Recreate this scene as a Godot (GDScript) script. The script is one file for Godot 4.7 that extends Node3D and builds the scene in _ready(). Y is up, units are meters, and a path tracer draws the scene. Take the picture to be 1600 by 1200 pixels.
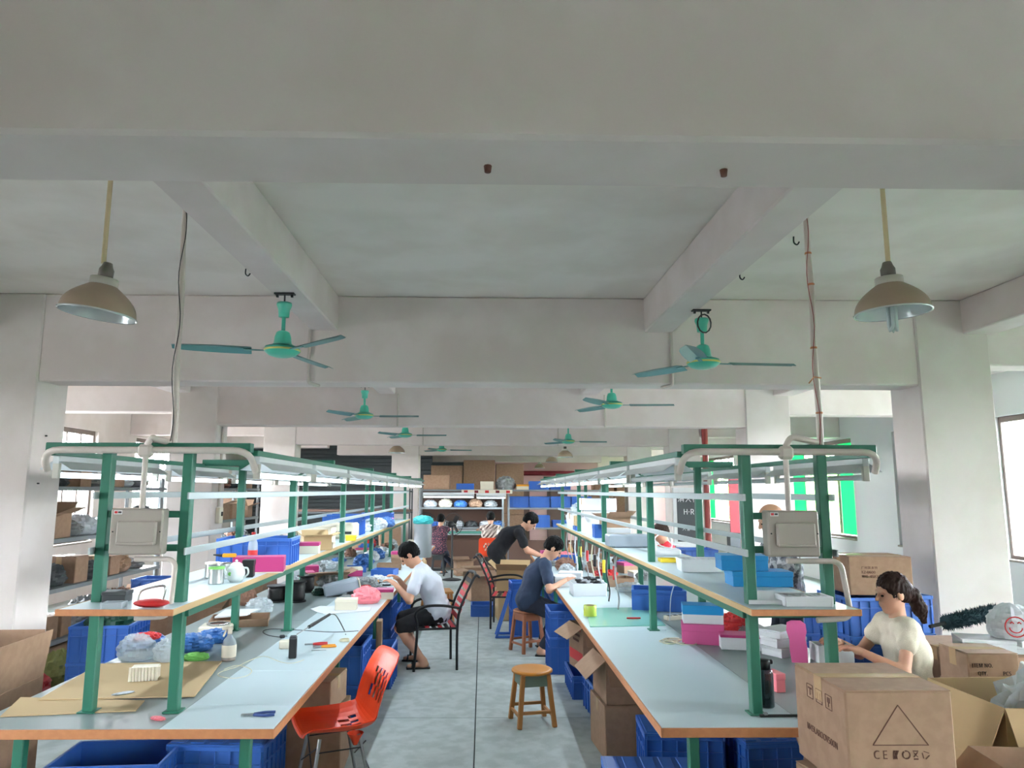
extends Node3D

class MB:
	var v := PackedVector3Array()
	var n := PackedVector3Array()
	var ix := PackedInt32Array()
	var xf := Transform3D()
	func tri(a: Vector3, b: Vector3, c: Vector3) -> void:
		var nn := (b - a).cross(c - a)
		if nn.length_squared() < 1e-16: return
		nn = nn.normalized()
		var i := v.size()
		v.append(xf * a); v.append(xf * b); v.append(xf * c)
		nn = (xf.basis * nn).normalized()
		n.append(nn); n.append(nn); n.append(nn)
		ix.append(i); ix.append(i + 2); ix.append(i + 1)
	func quad(a: Vector3, b: Vector3, c: Vector3, d: Vector3) -> void:
		var nn := (c - a).cross(d - b)
		if nn.length_squared() < 1e-16: return
		nn = (xf.basis * nn).normalized()
		var i := v.size()
		v.append(xf * a); v.append(xf * b); v.append(xf * c); v.append(xf * d)
		for k in 4: n.append(nn)
		ix.append_array(PackedInt32Array([i, i + 2, i + 1, i, i + 3, i + 2]))
	# chamfered box
	func box(c: Vector3, s: Vector3, bev := 0.0, bs := Basis()) -> MB:
		var h := s * 0.5
		if bev <= 0.0:
			var p := []
			for k in 8: p.append(c + bs * Vector3(h.x if k & 1 else -h.x, h.y if k & 2 else -h.y, h.z if k & 4 else -h.z))
			quad(p[0], p[2], p[3], p[1]); quad(p[4], p[5], p[7], p[6])
			quad(p[0], p[4], p[6], p[2]); quad(p[1], p[3], p[7], p[5])
			quad(p[0], p[1], p[5], p[4]); quad(p[2], p[6], p[7], p[3])
			return self
		var e := minf(bev, minf(h.x, minf(h.y, h.z)) * 0.9)
		var q := []   # q[corner][axis]
		for k in 8:
			var sg := Vector3(1 if k & 1 else -1, 1 if k & 2 else -1, 1 if k & 4 else -1)
			var row := []
			for ax in 3:
				var o := h - Vector3(e, e, e)
				o[ax] = h[ax]
				row.append(c + bs * (o * sg))
			q.append(row)
		quad(q[0][2], q[2][2], q[3][2], q[1][2]); quad(q[4][2], q[5][2], q[7][2], q[6][2])
		quad(q[0][0], q[4][0], q[6][0], q[2][0]); quad(q[1][0], q[3][0], q[7][0], q[5][0])
		quad(q[0][1], q[1][1], q[5][1], q[4][1]); quad(q[2][1], q[6][1], q[7][1], q[3][1])
		for ax in 3:
			var a1 := (ax + 1) % 3
			var a2 := (ax + 2) % 3
			for s1 in 2:
				for s2 in 2:
					var k0 := (s1 << a1) | (s2 << a2)
					var k1 := k0 | (1 << ax)
					if s1 == s2: quad(q[k0][a1], q[k1][a1], q[k1][a2], q[k0][a2])
					else: quad(q[k0][a2], q[k1][a2], q[k1][a1], q[k0][a1])
		for k in 8:
			var par := ((k & 1) + ((k >> 1) & 1) + ((k >> 2) & 1)) % 2
			if par == 1: tri(q[k][0], q[k][1], q[k][2])
			else: tri(q[k][0], q[k][2], q[k][1])
		return self
	func ring_strip(rings: Array, nrm: Array) -> void:
		var cnt: int = rings[0].size()
		var i0 := v.size()
		for r in rings.size():
			for k in cnt:
				v.append(xf * rings[r][k]); n.append((xf.basis * nrm[r][k]).normalized())
		for r in rings.size() - 1:
			for k in cnt:
				var a := i0 + r * cnt + k
				var b := i0 + r * cnt + (k + 1) % cnt
				var c := a + cnt
				var d := b + cnt
				ix.append_array(PackedInt32Array([a, d, b, a, c, d]))
	func tube(pts: Array, r: float, sides := 8, r2 := -1.0, caps := true) -> MB:
		var rings := []
		var nrm := []
		var up := Vector3.UP
		var last := Vector3.ZERO
		for i in pts.size():
			var t: Vector3
			if i == 0: t = pts[1] - pts[0]
			elif i == pts.size() - 1: t = pts[i] - pts[i - 1]
			else: t = (pts[i + 1] - pts[i]).normalized() + (pts[i] - pts[i - 1]).normalized()
			t = t.normalized() if t.length() > 1e-9 else Vector3.UP
			if i == 0:
				up = Vector3.UP if absf(t.y) < 0.9 else Vector3.RIGHT
			var sd := up.cross(t).normalized()
			up = t.cross(sd).normalized()
			var rr := r if r2 < 0.0 else lerpf(r, r2, float(i) / (pts.size() - 1))
			var ring := []
			var nn := []
			for k in sides:
				var a := TAU * k / sides
				var o := sd * cos(a) + up * sin(a)
				nn.append(o); ring.append(pts[i] + o * rr)
			rings.append(ring); nrm.append(nn)
		ring_strip(rings, nrm)
		if caps:
			for e in [0, pts.size() - 1]:
				var rg = rings[e]
				for k in range(1, sides - 1):
					if e == 0: tri(rg[0], rg[k + 1], rg[k])
					else: tri(rg[0], rg[k], rg[k + 1])
		return self
	func bar(a: Vector3, b: Vector3, w: float, h: float, bev := 0.0) -> MB:   # straight bar, w sideways, h along up
		var d := b - a
		var z := d.normalized()
		var u := Vector3.UP if absf(z.y) < 0.95 else Vector3.RIGHT
		var x := u.cross(z).normalized()
		var y := z.cross(x)
		return box((a + b) * 0.5, Vector3(w, h, d.length()), bev, Basis(x, y, z))
	func lathe(prof: Array, sides := 16, at := Vector3.ZERO) -> MB:   # prof: [r, y] from bottom outer face to top
		var rings := []
		var nrm := []
		for i in prof.size():
			var a0: Array = prof[maxi(i - 1, 0)]
			var a1: Array = prof[mini(i + 1, prof.size() - 1)]
			var t := Vector2(a1[0] - a0[0], a1[1] - a0[1])
			var nn := Vector2(t.y, -t.x).normalized()
			var ring := []
			var nr := []
			for k in sides:
				var an := -TAU * k / sides
				ring.append(at + Vector3(cos(an) * prof[i][0], prof[i][1], sin(an) * prof[i][0]))
				nr.append(Vector3(cos(an) * nn.x, nn.y, sin(an) * nn.x))
			rings.append(ring); nrm.append(nr)
		ring_strip(rings, nrm)
		return self
	func prism(poly: PackedVector2Array, dep: float) -> MB:   # in xy, centred along z
		if Geometry2D.is_polygon_clockwise(poly): poly.reverse()
		var t := Geometry2D.triangulate_polygon(poly)
		var hz := dep * 0.5
		for i in range(0, t.size(), 3):
			var a := poly[t[i]]
			var b := poly[t[i + 1]]
			var c := poly[t[i + 2]]
			if (b - a).cross(c - a) < 0.0:
				var s := b
				b = c; c = s
			tri(Vector3(a.x, a.y, hz), Vector3(b.x, b.y, hz), Vector3(c.x, c.y, hz))
			tri(Vector3(a.x, a.y, -hz), Vector3(c.x, c.y, -hz), Vector3(b.x, b.y, -hz))
		for i in poly.size():
			var a := poly[i]
			var b := poly[(i + 1) % poly.size()]
			quad(Vector3(a.x, a.y, -hz), Vector3(b.x, b.y, -hz), Vector3(b.x, b.y, hz), Vector3(a.x, a.y, hz))
		return self
	func ball(c: Vector3, r: Vector3, su := 12, sv := 8) -> MB:
		var rings := []
		var nrm := []
		for j in sv + 1:
			var th := PI * j / sv - PI / 2
			var ring := []
			var nr := []
			for k in su:
				var a := -TAU * k / su
				var d := Vector3(cos(th) * cos(a), sin(th), cos(th) * sin(a))
				ring.append(c + d * r)
				nr.append((d / r).normalized())
			rings.append(ring); nrm.append(nr)
		ring_strip(rings, nrm)
		return self
	# crumpled lump resting on y = 0
	func lump(sz: Vector3, sd: int, rough := 0.28, freq := 2.2, su := 34, sv := 20) -> MB:
		var nz := FastNoiseLite.new()
		nz.seed = sd; nz.frequency = 1.0; nz.fractal_type = FastNoiseLite.FRACTAL_RIDGED; nz.fractal_octaves = 3
		var pts := []
		for j in sv + 1:
			var th := PI * j / sv - PI / 2
			var ring := []
			for k in su:
				var a := -TAU * k / su
				var d := Vector3(cos(th) * cos(a), sin(th), cos(th) * sin(a))
				var g := (1.0 / (1.0 + rough * 0.8)) * (1.0 + rough * (nz.get_noise_3dv(d * freq) + 0.3 * nz.get_noise_3dv(d * freq * 3.1)))
				if d.y < -0.2: g = lerpf(g, 1.0, 0.7)
				var p := d * g
				p.y = maxf(p.y * 1.15, -0.72) + 0.72
				p.y /= 1.72
				ring.append(Vector3(p.x * sz.x * 0.5, p.y * sz.y, p.z * sz.z * 0.5))
			pts.append(ring)
		for j in sv:
			for k in su:
				var k2 := (k + 1) % su
				quad(pts[j][k], pts[j][k2], pts[j + 1][k2], pts[j + 1][k])
		return self
	func mesh() -> ArrayMesh:
		var ar := []
		ar.resize(Mesh.ARRAY_MAX)
		ar[Mesh.ARRAY_VERTEX] = v; ar[Mesh.ARRAY_NORMAL] = n; ar[Mesh.ARRAY_INDEX] = ix
		var m := ArrayMesh.new()
		m.add_surface_from_arrays(Mesh.PRIMITIVE_TRIANGLES, ar)
		return m

var M := {}
var used := {}
var rng := RandomNumberGenerator.new()

func col(r: float, g: float, b: float) -> Color: return Color(r / 255.0, g / 255.0, b / 255.0)

func mk(key: String, c: Color, rough := 0.6, metal := 0.0) -> StandardMaterial3D:
	var m := StandardMaterial3D.new()
	m.resource_name = key
	m.albedo_color = c; m.roughness = rough; m.metallic = metal
	M[key] = m
	return m

func noise_tex(c0: Color, c1: Color, freq: float, oct := 4, sd := 1, size := 512, lo := 0.3, hi := 0.7) -> NoiseTexture2D:
	var f := FastNoiseLite.new()
	f.seed = sd; f.frequency = freq; f.fractal_octaves = oct; f.noise_type = FastNoiseLite.TYPE_SIMPLEX_SMOOTH
	var g := Gradient.new()
	g.set_offset(0, lo); g.set_color(0, c0); g.set_offset(1, hi); g.set_color(1, c1)
	var t := NoiseTexture2D.new()
	t.width = size; t.height = size; t.seamless = true; t.noise = f; t.color_ramp = g
	return t

func tri_tex(m: StandardMaterial3D, t: Texture2D, sc: float, world := true) -> void:
	m.albedo_texture = t
	m.uv1_triplanar = true; m.uv1_world_triplanar = world
	m.uv1_scale = Vector3(sc, sc, sc)

func free_name(nm: String) -> String:
	if not used.has(nm):
		used[nm] = 0
		return nm
	used[nm] += 1
	return "%s_%03d" % [nm, used[nm]]

func tag(o: Node3D, label: String, cat: String, group := "") -> Node3D:
	o.set_meta("label", label); o.set_meta("category", cat)
	if group: o.set_meta("group", group)
	return o

func thing(nm: String, label: String, cat: String, at := Vector3.ZERO, turn := 0.0, group := "") -> Node3D:
	var o := Node3D.new()
	o.name = free_name(nm)
	add_child(o)
	o.position = at; o.rotation_degrees.y = turn
	return tag(o, label, cat, group)

func part(par: Node3D, nm: String, mesh: Mesh, m: Material, at := Vector3.ZERO) -> MeshInstance3D:
	var o := MeshInstance3D.new()
	o.name = nm
	o.mesh = mesh; o.material_override = m
	o.position = at
	par.add_child(o, true)
	return o

func one(nm: String, label: String, cat: String, mesh: Mesh, m: Material, at := Vector3.ZERO, turn := 0.0, group := "") -> MeshInstance3D:
	var o := MeshInstance3D.new()
	o.name = free_name(nm)
	o.mesh = mesh; o.material_override = m
	add_child(o)
	o.position = at; o.rotation_degrees.y = turn
	tag(o, label, cat, group)
	return o

func struct(nm: String, mesh: Mesh, m: Material, label := "") -> MeshInstance3D:
	var o := MeshInstance3D.new()
	o.name = free_name(nm)
	o.mesh = mesh; o.material_override = m
	add_child(o)
	o.set_meta("kind", "structure")
	if label: o.set_meta("label", label)
	return o

func curve(pts: Array, per := 6) -> Array:
	var out := []
	for i in pts.size() - 1:
		var p0: Vector3 = pts[maxi(i - 1, 0)]
		var p1: Vector3 = pts[i]
		var p2: Vector3 = pts[i + 1]
		var p3: Vector3 = pts[mini(i + 2, pts.size() - 1)]
		for k in per: out.append(p1.cubic_interpolate(p2, p0, p3, float(k) / per))
	out.append(pts[-1])
	return out

func text(par: Node3D, s: String, size: float, m: Material, at: Vector3, rot := Vector3.ZERO, nm := "lettering") -> MeshInstance3D:
	var t := TextMesh.new()
	var f := SystemFont.new()
	f.font_names = PackedStringArray(["Droid Sans", "Droid Sans Fallback"])
	t.font = f; t.text = s; t.font_size = 32; t.pixel_size = size / 32.0; t.depth = 0.0015
	var o := part(par, nm, t, m, at)
	o.rotation_degrees = rot
	return o

# brush strokes of the few Chinese characters that are printed in the place, on a 10 by 10 grid
const STROKES := {
	"消": [1, 9, 2.2, 7.8, 0.5, 6.2, 1.8, 5.2, 0.6, 1, 2.4, 4.2, 6.3, 10, 6.3, 7, 4, 9.4, 4.8, 7.8, 8.8, 9.4, 8, 7.8, 4, 7, 9, 7, 4, 7, 4, 0.5, 9, 7, 9, 0.5, 4, 5, 9, 5, 4, 3, 9, 3],
	"火": [5, 9.8, 5, 5.5, 5, 5.5, 1, 0.5, 5, 5.5, 9.2, 0.5, 2, 7.5, 2.8, 5.5, 8, 7.8, 6.8, 5.6],
	"栓": [2, 10, 2, 0, 0.3, 7, 3.8, 7, 2, 6.5, 0.5, 3.5, 2, 6.5, 3.6, 4.5, 6.8, 10, 4, 6.5, 6.8, 10, 9.8, 6.5, 5.2, 6, 8.4, 6, 5, 3.5, 8.6, 3.5, 4.4, 0.6, 9.4, 0.6, 6.8, 6, 6.8, 0.6],
	"警": [0.5, 9, 4.8, 9, 1.5, 10, 1.5, 8.2, 3.6, 10, 3.6, 8.2, 1, 7.8, 4.6, 7.8, 4.6, 7.8, 4.4, 5.8, 6, 10, 5.4, 8, 5.8, 8.8, 9.4, 8.8, 8.4, 8.8, 5.8, 5.8, 6.4, 8, 9.4, 5.8, 0.5, 5.2, 9.5, 5.2, 2.2, 4.2, 7.8, 4.2, 2.2, 3.2, 7.8, 3.2, 2.4, 2.2, 7.6, 2.2, 2.4, 2.2, 2.4, 0.2, 7.6, 2.2, 7.6, 0.2, 2.4, 0.2, 7.6, 0.2],
	"广": [5, 10, 5.4, 8.8, 1.6, 8.4, 9.4, 8.4, 1.6, 8.4, 1.6, 4, 1.6, 4, 0.4, 0.3],
	"州": [2, 9.6, 2, 4, 2, 4, 1, 0.3, 5, 9.2, 5, 0.8, 8.4, 9.8, 8.4, 0, 0.8, 6.6, 0.4, 5, 3.2, 6.6, 3.8, 5.2, 6.4, 6.6, 7, 5.2],
	"凯": [2.4, 10, 2.4, 7.6, 0.6, 9.4, 0.6, 7.6, 4.2, 9.4, 4.2, 7.6, 0.6, 7.6, 4.2, 7.6, 0.6, 6, 4.2, 6, 4.2, 6, 4.2, 4, 0.6, 4, 4.2, 4, 0.6, 4, 0.6, 1, 0.6, 1, 4.6, 1.8, 5.8, 9.4, 8.4, 9.4, 5.8, 9.4, 5.4, 0.6, 8.4, 9.4, 8.4, 1.2, 8.4, 1.2, 9.8, 1],
	"来": [1.4, 8.4, 8.6, 8.4, 0.6, 5.2, 9.4, 5.2, 5, 10, 5, 0, 2.6, 7.6, 3.4, 6, 7.4, 7.6, 6.6, 6, 5, 5.2, 0.8, 1, 5, 5.2, 9.4, 1],
	"特": [0.8, 9, 0.4, 6.6, 0.6, 7.6, 4, 7.6, 2.2, 10, 2.2, 0, 0.4, 4, 4, 4.8, 4.8, 8.4, 9.4, 8.4, 7, 10, 7, 6.6, 4.4, 6.6, 9.8, 6.6, 4.6, 4.6, 9.6, 4.6, 8.2, 6.6, 8.2, 0.4, 5.6, 3.4, 6.4, 2.2],
	"规": [0.4, 7.8, 4.2, 7.8, 2.4, 10, 2.4, 5, 0.4, 5, 4.4, 5, 2.4, 5, 0.4, 0.4, 2.4, 3.6, 4.2, 1.4, 5, 9.4, 9, 9.4, 5, 9.4, 5, 3.8, 9, 9.4, 9, 3.8, 7, 8, 6.8, 4, 6.8, 4, 4.8, 0.4, 7.4, 4, 7.4, 1, 7.4, 1, 9.8, 1],
	"格": [2, 10, 2, 0, 0.3, 7, 3.8, 7, 2, 6.5, 0.5, 3.5, 2, 6.5, 3.6, 4.5, 6.4, 10, 4.4, 7, 6, 8.8, 9, 8.8, 9, 8.8, 4.4, 4.6, 5.8, 7.4, 9.8, 4.8, 5.2, 4, 8.8, 4, 5.2, 4, 5.2, 0.4, 8.8, 4, 8.8, 0.4, 5.2, 0.6, 8.8, 0.6]}

func brush(par: Node3D, s: String, size: float, m: Material, at: Vector3) -> void:   # left aligned, facing +z
	var u := size / 10.0
	for i in s.length():
		var k: Array = STROKES[s[i]]
		var mb := MB.new()
		for j in range(0, k.size(), 4): mb.bar(Vector3(k[j] * u, k[j + 1] * u, 0), Vector3(k[j + 2] * u, k[j + 3] * u, 0), 0.0015, size * 0.085)
		part(par, "lettering", mb.mesh(), m, at + Vector3(i * size * 1.15, 0, 0))

func materials() -> void:
	var w := mk("wall", Color(0.875, 0.84, 0.82), 0.85)
	tri_tex(w, noise_tex(Color(0.965, 0.96, 0.95), Color(1, 1, 1), 0.006, 5, 3), 0.35)
	var bm := mk("beam", Color(0.90, 0.855, 0.84), 0.85)
	tri_tex(bm, noise_tex(Color(0.965, 0.96, 0.95), Color(1, 1, 1), 0.008, 5, 9), 0.3)
	var cm := mk("ceiling", Color(0.955, 0.925, 0.895), 0.85)
	tri_tex(cm, noise_tex(Color(0.965, 0.96, 0.95), Color(1, 1, 1), 0.006, 5, 4), 0.35)
	mk("wing_wall", Color(0.91, 0.915, 0.915), 0.85)
	mk("pink_wall", col(214, 178, 172), 0.8)
	mk("dark_wall", col(74, 80, 82), 0.7)
	var fl := mk("floor", Color(0.74, 0.775, 0.765), 0.55)
	tri_tex(fl, noise_tex(Color(0.91, 0.915, 0.91), Color(1, 1, 1), 0.012, 4, 5, 1024), 0.45)
	fl.detail_enabled = true
	fl.detail_albedo = noise_tex(Color(0.90, 0.90, 0.895), Color(1.0, 1.0, 1.0), 0.4, 2, 17, 1024)
	fl.detail_blend_mode = BaseMaterial3D.BLEND_MODE_MUL
	fl.detail_uv_layer = BaseMaterial3D.DETAIL_UV_1
	mk("joint", Color(0.23, 0.24, 0.235), 0.9)
	mk("green", col(38, 106, 84), 0.42)
	mk("top", Color(0.80, 0.86, 0.875), 0.32)
	mk("top_grey", Color(0.60, 0.65, 0.65), 0.3)
	var wd := mk("edge_wood", col(190, 128, 84), 0.5)
	tri_tex(wd, noise_tex(Color(0.965, 0.955, 0.945), Color(1, 1, 1), 0.02, 3, 21), 2.0)
	mk("alu", Color(0.68, 0.72, 0.72), 0.4, 0.3)
	mk("white_metal", Color(0.86, 0.88, 0.88), 0.4)
	mk("pvc", Color(0.80, 0.76, 0.72), 0.45)
	mk("old_pvc", col(196, 178, 140), 0.5)
	mk("box_grey", col(158, 150, 140), 0.5)
	mk("black", Color(0.035, 0.035, 0.038), 0.5)
	mk("dark", Color(0.12, 0.12, 0.125), 0.5)
	mk("fan_green", col(70, 178, 152), 0.3)
	mk("fan_blade", col(88, 140, 138), 0.35, 0.3)
	mk("gold", col(200, 190, 110), 0.3, 0.6)
	mk("shade_out", col(142, 124, 104), 0.55)
	mk("shade_in", Color(0.84, 0.86, 0.86), 0.25, 0.4)
	mk("socket_white", col(205, 202, 190), 0.45)
	mk("socket_dark", col(84, 78, 70), 0.5)
	var tb := mk("tube_on", Color(1, 1, 1), 0.4)
	tb.emission_enabled = true; tb.emission = Color(0.9, 0.96, 1.0); tb.emission_energy_multiplier = 4.0
	mk("tube_off", Color(0.86, 0.88, 0.88), 0.25)
	mk("bulb", Color(0.82, 0.86, 0.85), 0.25)
	mk("red_pipe", col(130, 42, 36), 0.45)
	mk("red", col(190, 32, 34), 0.5)
	mk("dark_red", col(112, 22, 32), 0.7)
	mk("white", Color(0.86, 0.86, 0.86), 0.5)
	mk("paper", Color(0.87, 0.88, 0.89), 0.7)
	mk("ink", Color(0.10, 0.08, 0.07), 0.8)
	mk("brown_ink", col(92, 58, 44), 0.8)
	mk("steel", Color(0.62, 0.63, 0.63), 0.3, 0.8)
	mk("rack", col(132, 138, 140), 0.45, 0.2)
	mk("window_frame", col(120, 108, 100), 0.45, 0.2)
	mk("sill", col(150, 140, 130), 0.7)
	var gp := mk("green_pane", Color(0.14, 0.58, 0.38), 0.5)
	gp.backlight_enabled = true; gp.backlight = Color(0.14, 0.62, 0.40)
	var gl := mk("glass", Color(0.85, 0.95, 0.92, 0.12), 0.03)
	gl.transparency = BaseMaterial3D.TRANSPARENCY_ALPHA
	var cb := mk("carton", col(160, 129, 104), 0.8)
	tri_tex(cb, noise_tex(Color(0.955, 0.95, 0.945), Color(1, 1, 1), 0.02, 4, 31), 1.3)
	mk("carton_tan", col(186, 158, 116), 0.8)
	mk("tape", col(196, 164, 124), 0.22)
	mk("blue", col(54, 104, 186), 0.4)

const BEAM_Z := [1.75, 6.05, 10.15, 14.45, 18.7, 22.9]
const XL := -7.0
const XR := 7.2
const ZN := 4.2      # wall behind the camera
const ZF := -27.0    # far wall
const CEIL := 3.5

func _ready() -> void:
	rng.seed = 7
	materials()
	view_and_light()
	shell()
	windows()
	outside()
	fans_and_lamps()
	bench(-1)
	bench(1)
	bench_lights()
	bench_fittings()
	contents()
	people()

func view_and_light() -> void:
	var cam := Camera3D.new()
	cam.name = "camera"
	cam.projection = Camera3D.PROJECTION_FRUSTUM
	cam.near = 0.05; cam.far = 200.0
	cam.size = 2.0 * 0.05 * 600.0 / 1130.0
	cam.frustum_offset = Vector2(0.05 * 25.0 / 1130.0, 0)
	cam.position = Vector3(0, 1.85, 0)
	cam.basis = Basis(Vector3.UP, -atan(20.0 / 1130.0)) * Basis(Vector3.RIGHT, atan(167.0 / 1130.0)) * Basis(Vector3.BACK, 0.003)
	add_child(cam)
	cam.current = true
	var we := WorldEnvironment.new()
	var e := Environment.new()
	e.background_mode = Environment.BG_SKY
	var sky := Sky.new()
	var sm := ProceduralSkyMaterial.new()
	sm.sky_top_color = Color(0.86, 0.90, 0.95); sm.sky_horizon_color = Color(0.97, 0.98, 1.0)
	sm.ground_horizon_color = Color(0.75, 0.76, 0.74); sm.ground_bottom_color = Color(0.45, 0.46, 0.43)
	sm.sky_energy_multiplier = 9.0; sm.ground_energy_multiplier = 2.0
	sm.sun_angle_max = 0.0
	sky.sky_material = sm
	e.sky = sky
	e.tonemap_mode = Environment.TONE_MAPPER_LINEAR
	e.tonemap_exposure = 0.74
	e.sdfgi_enabled = true; e.ssao_enabled = true; e.ssil_enabled = true
	we.environment = e
	add_child(we)

func shell() -> void:
	# floor: a bed with cast slabs on it, the joints between them open
	var bed := struct("floor", MB.new().box(Vector3((XL + XR) / 2, -0.11, (ZN + ZF) / 2), Vector3(XR - XL + 0.5, 0.2, ZN - ZF + 0.5)).mesh(), M.joint)
	var sx := 2.35
	var sz := 2.1
	var x := -0.05 - 3 * sx
	var slab_a := MB.new().box(Vector3.ZERO, Vector3(sx - 0.008, 0.01, sz - 0.008), 0.003).mesh()
	for i in 6:
		for j in 15:
			part(bed, "slab", slab_a, M.floor, Vector3(x + (i + 0.5) * sx, -0.005, 4.2 - (j + 0.5) * sz))
	part(bed, "slab_edging", MB.new().box(Vector3(0, -0.005, (ZN + ZF) / 2), Vector3(0.2, 0.01, ZN - ZF)).mesh(), M.floor, Vector3(XR - 0.1, 0, 0))
	struct("ceiling", MB.new().box(Vector3((XL + XR) / 2, CEIL + 0.1, (ZN + ZF) / 2), Vector3(XR - XL + 0.5, 0.2, ZN - ZF + 0.5)).mesh(), M.ceiling)
	# cross beams, deep in the main aisle and shallower in the side aisles
	for z in BEAM_Z:
		var b := MB.new()
		b.box(Vector3(0, (2.75 + CEIL) / 2, -z - 0.15), Vector3(7.5, CEIL - 2.75, 0.3), 0.012)
		struct("ceiling_beam", b.mesh(), M.beam, "deep white cross beam over the main aisle")
		for s in [-1, 1]:
			var wx: float = XR if s > 0 else -XL
			struct("ceiling_beam", MB.new().box(Vector3(s * (4.0 + wx) / 2, (2.93 + CEIL) / 2, -z - 0.15), Vector3(wx - 4.0, CEIL - 2.93, 0.29), 0.012).mesh(), M.beam, "shallow white cross beam over a side aisle")
			if z < 20 and not (s < 0 and z > 18): struct("column", MB.new().box(Vector3(s * 4.035, CEIL / 2, -z - 0.21), Vector3(0.63, CEIL, 0.46), 0.012).mesh(), M.wall, "square white concrete column")
	# long beams
	for bx in [[-1.36, 0.23], [1.5, 0.24], [-4.25, 0.28], [4.27, 0.28]]:
		struct("ceiling_beam", MB.new().box(Vector3(bx[0], (3.2 + CEIL) / 2, (ZN + ZF) / 2), Vector3(bx[1], CEIL - 3.2, ZN - ZF), 0.01).mesh(), M.beam, "white long beam running the length of the hall")
	# walls with window openings
	side_wall("wall_left", XL, -1, LWIN)
	side_wall("wall_right", XR, 1, RWIN)
	struct("wall_back", MB.new().box(Vector3((XL + XR) / 2, CEIL / 2, ZN + 0.1), Vector3(XR - XL + 0.4, CEIL, 0.2)).mesh(), M.wall)
	struct("wall_front", MB.new().box(Vector3(3.4, CEIL / 2, ZF - 0.1), Vector3(8.0, CEIL, 0.2)).mesh(), M.pink_wall, "pale pink far wall with a dark red pipe")
	struct("wall_front_left", MB.new().box(Vector3(-3.9, CEIL / 2, ZF - 0.1), Vector3(6.6, CEIL, 0.2)).mesh(), M.dark_wall, "dark far wall behind the stores")
	var roll := struct("trim_1", MB.new().box(Vector3(-4.2, 1.6, -21.6), Vector3(5.4, 3.2, 0.06)).mesh(), M.dark_wall, "dark grey partition of ribbed sheet behind the left bench")
	for i in 26: part(roll, "slat", MB.new().box(Vector3(-4.2, 0.1 + i * 0.12, -21.55), Vector3(5.4, 0.1, 0.05), 0.015).mesh(), M.dark_wall)
	struct("column", MB.new().box(Vector3(-1.99, CEIL / 2, -18.92), Vector3(0.7, CEIL, 0.5), 0.012).mesh(), M.wall, "square white column standing at the far left store")
	# bolts left in the near beam
	for p in [Vector3(0.009, 2.745, -1.914), Vector3(0.676, 2.745, -1.923)]:
		one("bolt_stub", "small rusty bolt stub under the near cross beam", "bolt", MB.new().lathe([[0.0, -0.014], [0.009, -0.014], [0.01, -0.006], [0.012, 0.008], [0.0, 0.008]], 8).mesh(), M.brown_ink, p, 0, "bolt stubs under the near beam")
	var fz: Vector3 = Vector3(1.553, 2.71, -1.97)
	var lf := thing("batten_light", "dusty batten light under the end of the near beam", "light", fz)
	part(lf, "channel", MB.new().box(Vector3(0.25, 0.0, 0.12), Vector3(0.05, 0.05, 1.2), 0.006, Basis(Vector3.UP, -0.5)).mesh(), M.old_pvc)
	part(lf, "tube", MB.new().tube([Vector3(0.5, -0.035, -0.38), Vector3(0.0, -0.035, 0.5)], 0.013).mesh(), M.tube_off)

const LWIN := [[-2.6, -0.8], [-11.4, -9.0], [-13.3, -12.0], [-17.0, -14.75]]
const RWIN := [[0.0, 3.0], [-4.1, -1.9], [-10.05, -6.8], [-12.62, -12.42], [-17.1, -14.05], [-23.5, -20.75], [-26.5, -25.5]]

func side_wall(nm: String, x: float, s: int, wins: Array) -> void:
	var mb := MB.new()
	var t := 0.22
	var cx := x + s * t / 2
	var cuts := wins.duplicate()
	cuts.sort_custom(func(a, b): return minf(a[0], a[1]) < minf(b[0], b[1]))
	var z := ZF - 0.2
	for w in cuts:
		var a := minf(w[0], w[1])
		var b := maxf(w[0], w[1])
		if a > z: mb.box(Vector3(cx, CEIL / 2, (z + a) / 2), Vector3(t, CEIL, a - z))
		mb.box(Vector3(cx, 0.475, (a + b) / 2), Vector3(t, 0.95, b - a))
		mb.box(Vector3(cx, (2.9 + CEIL) / 2, (a + b) / 2), Vector3(t, CEIL - 2.9, b - a))
		z = b
	mb.box(Vector3(cx, CEIL / 2, (z + ZN + 0.2) / 2), Vector3(t, CEIL, ZN + 0.2 - z))
	struct(nm, mb.mesh(), M.wing_wall if s > 0 else M.wall)

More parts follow.
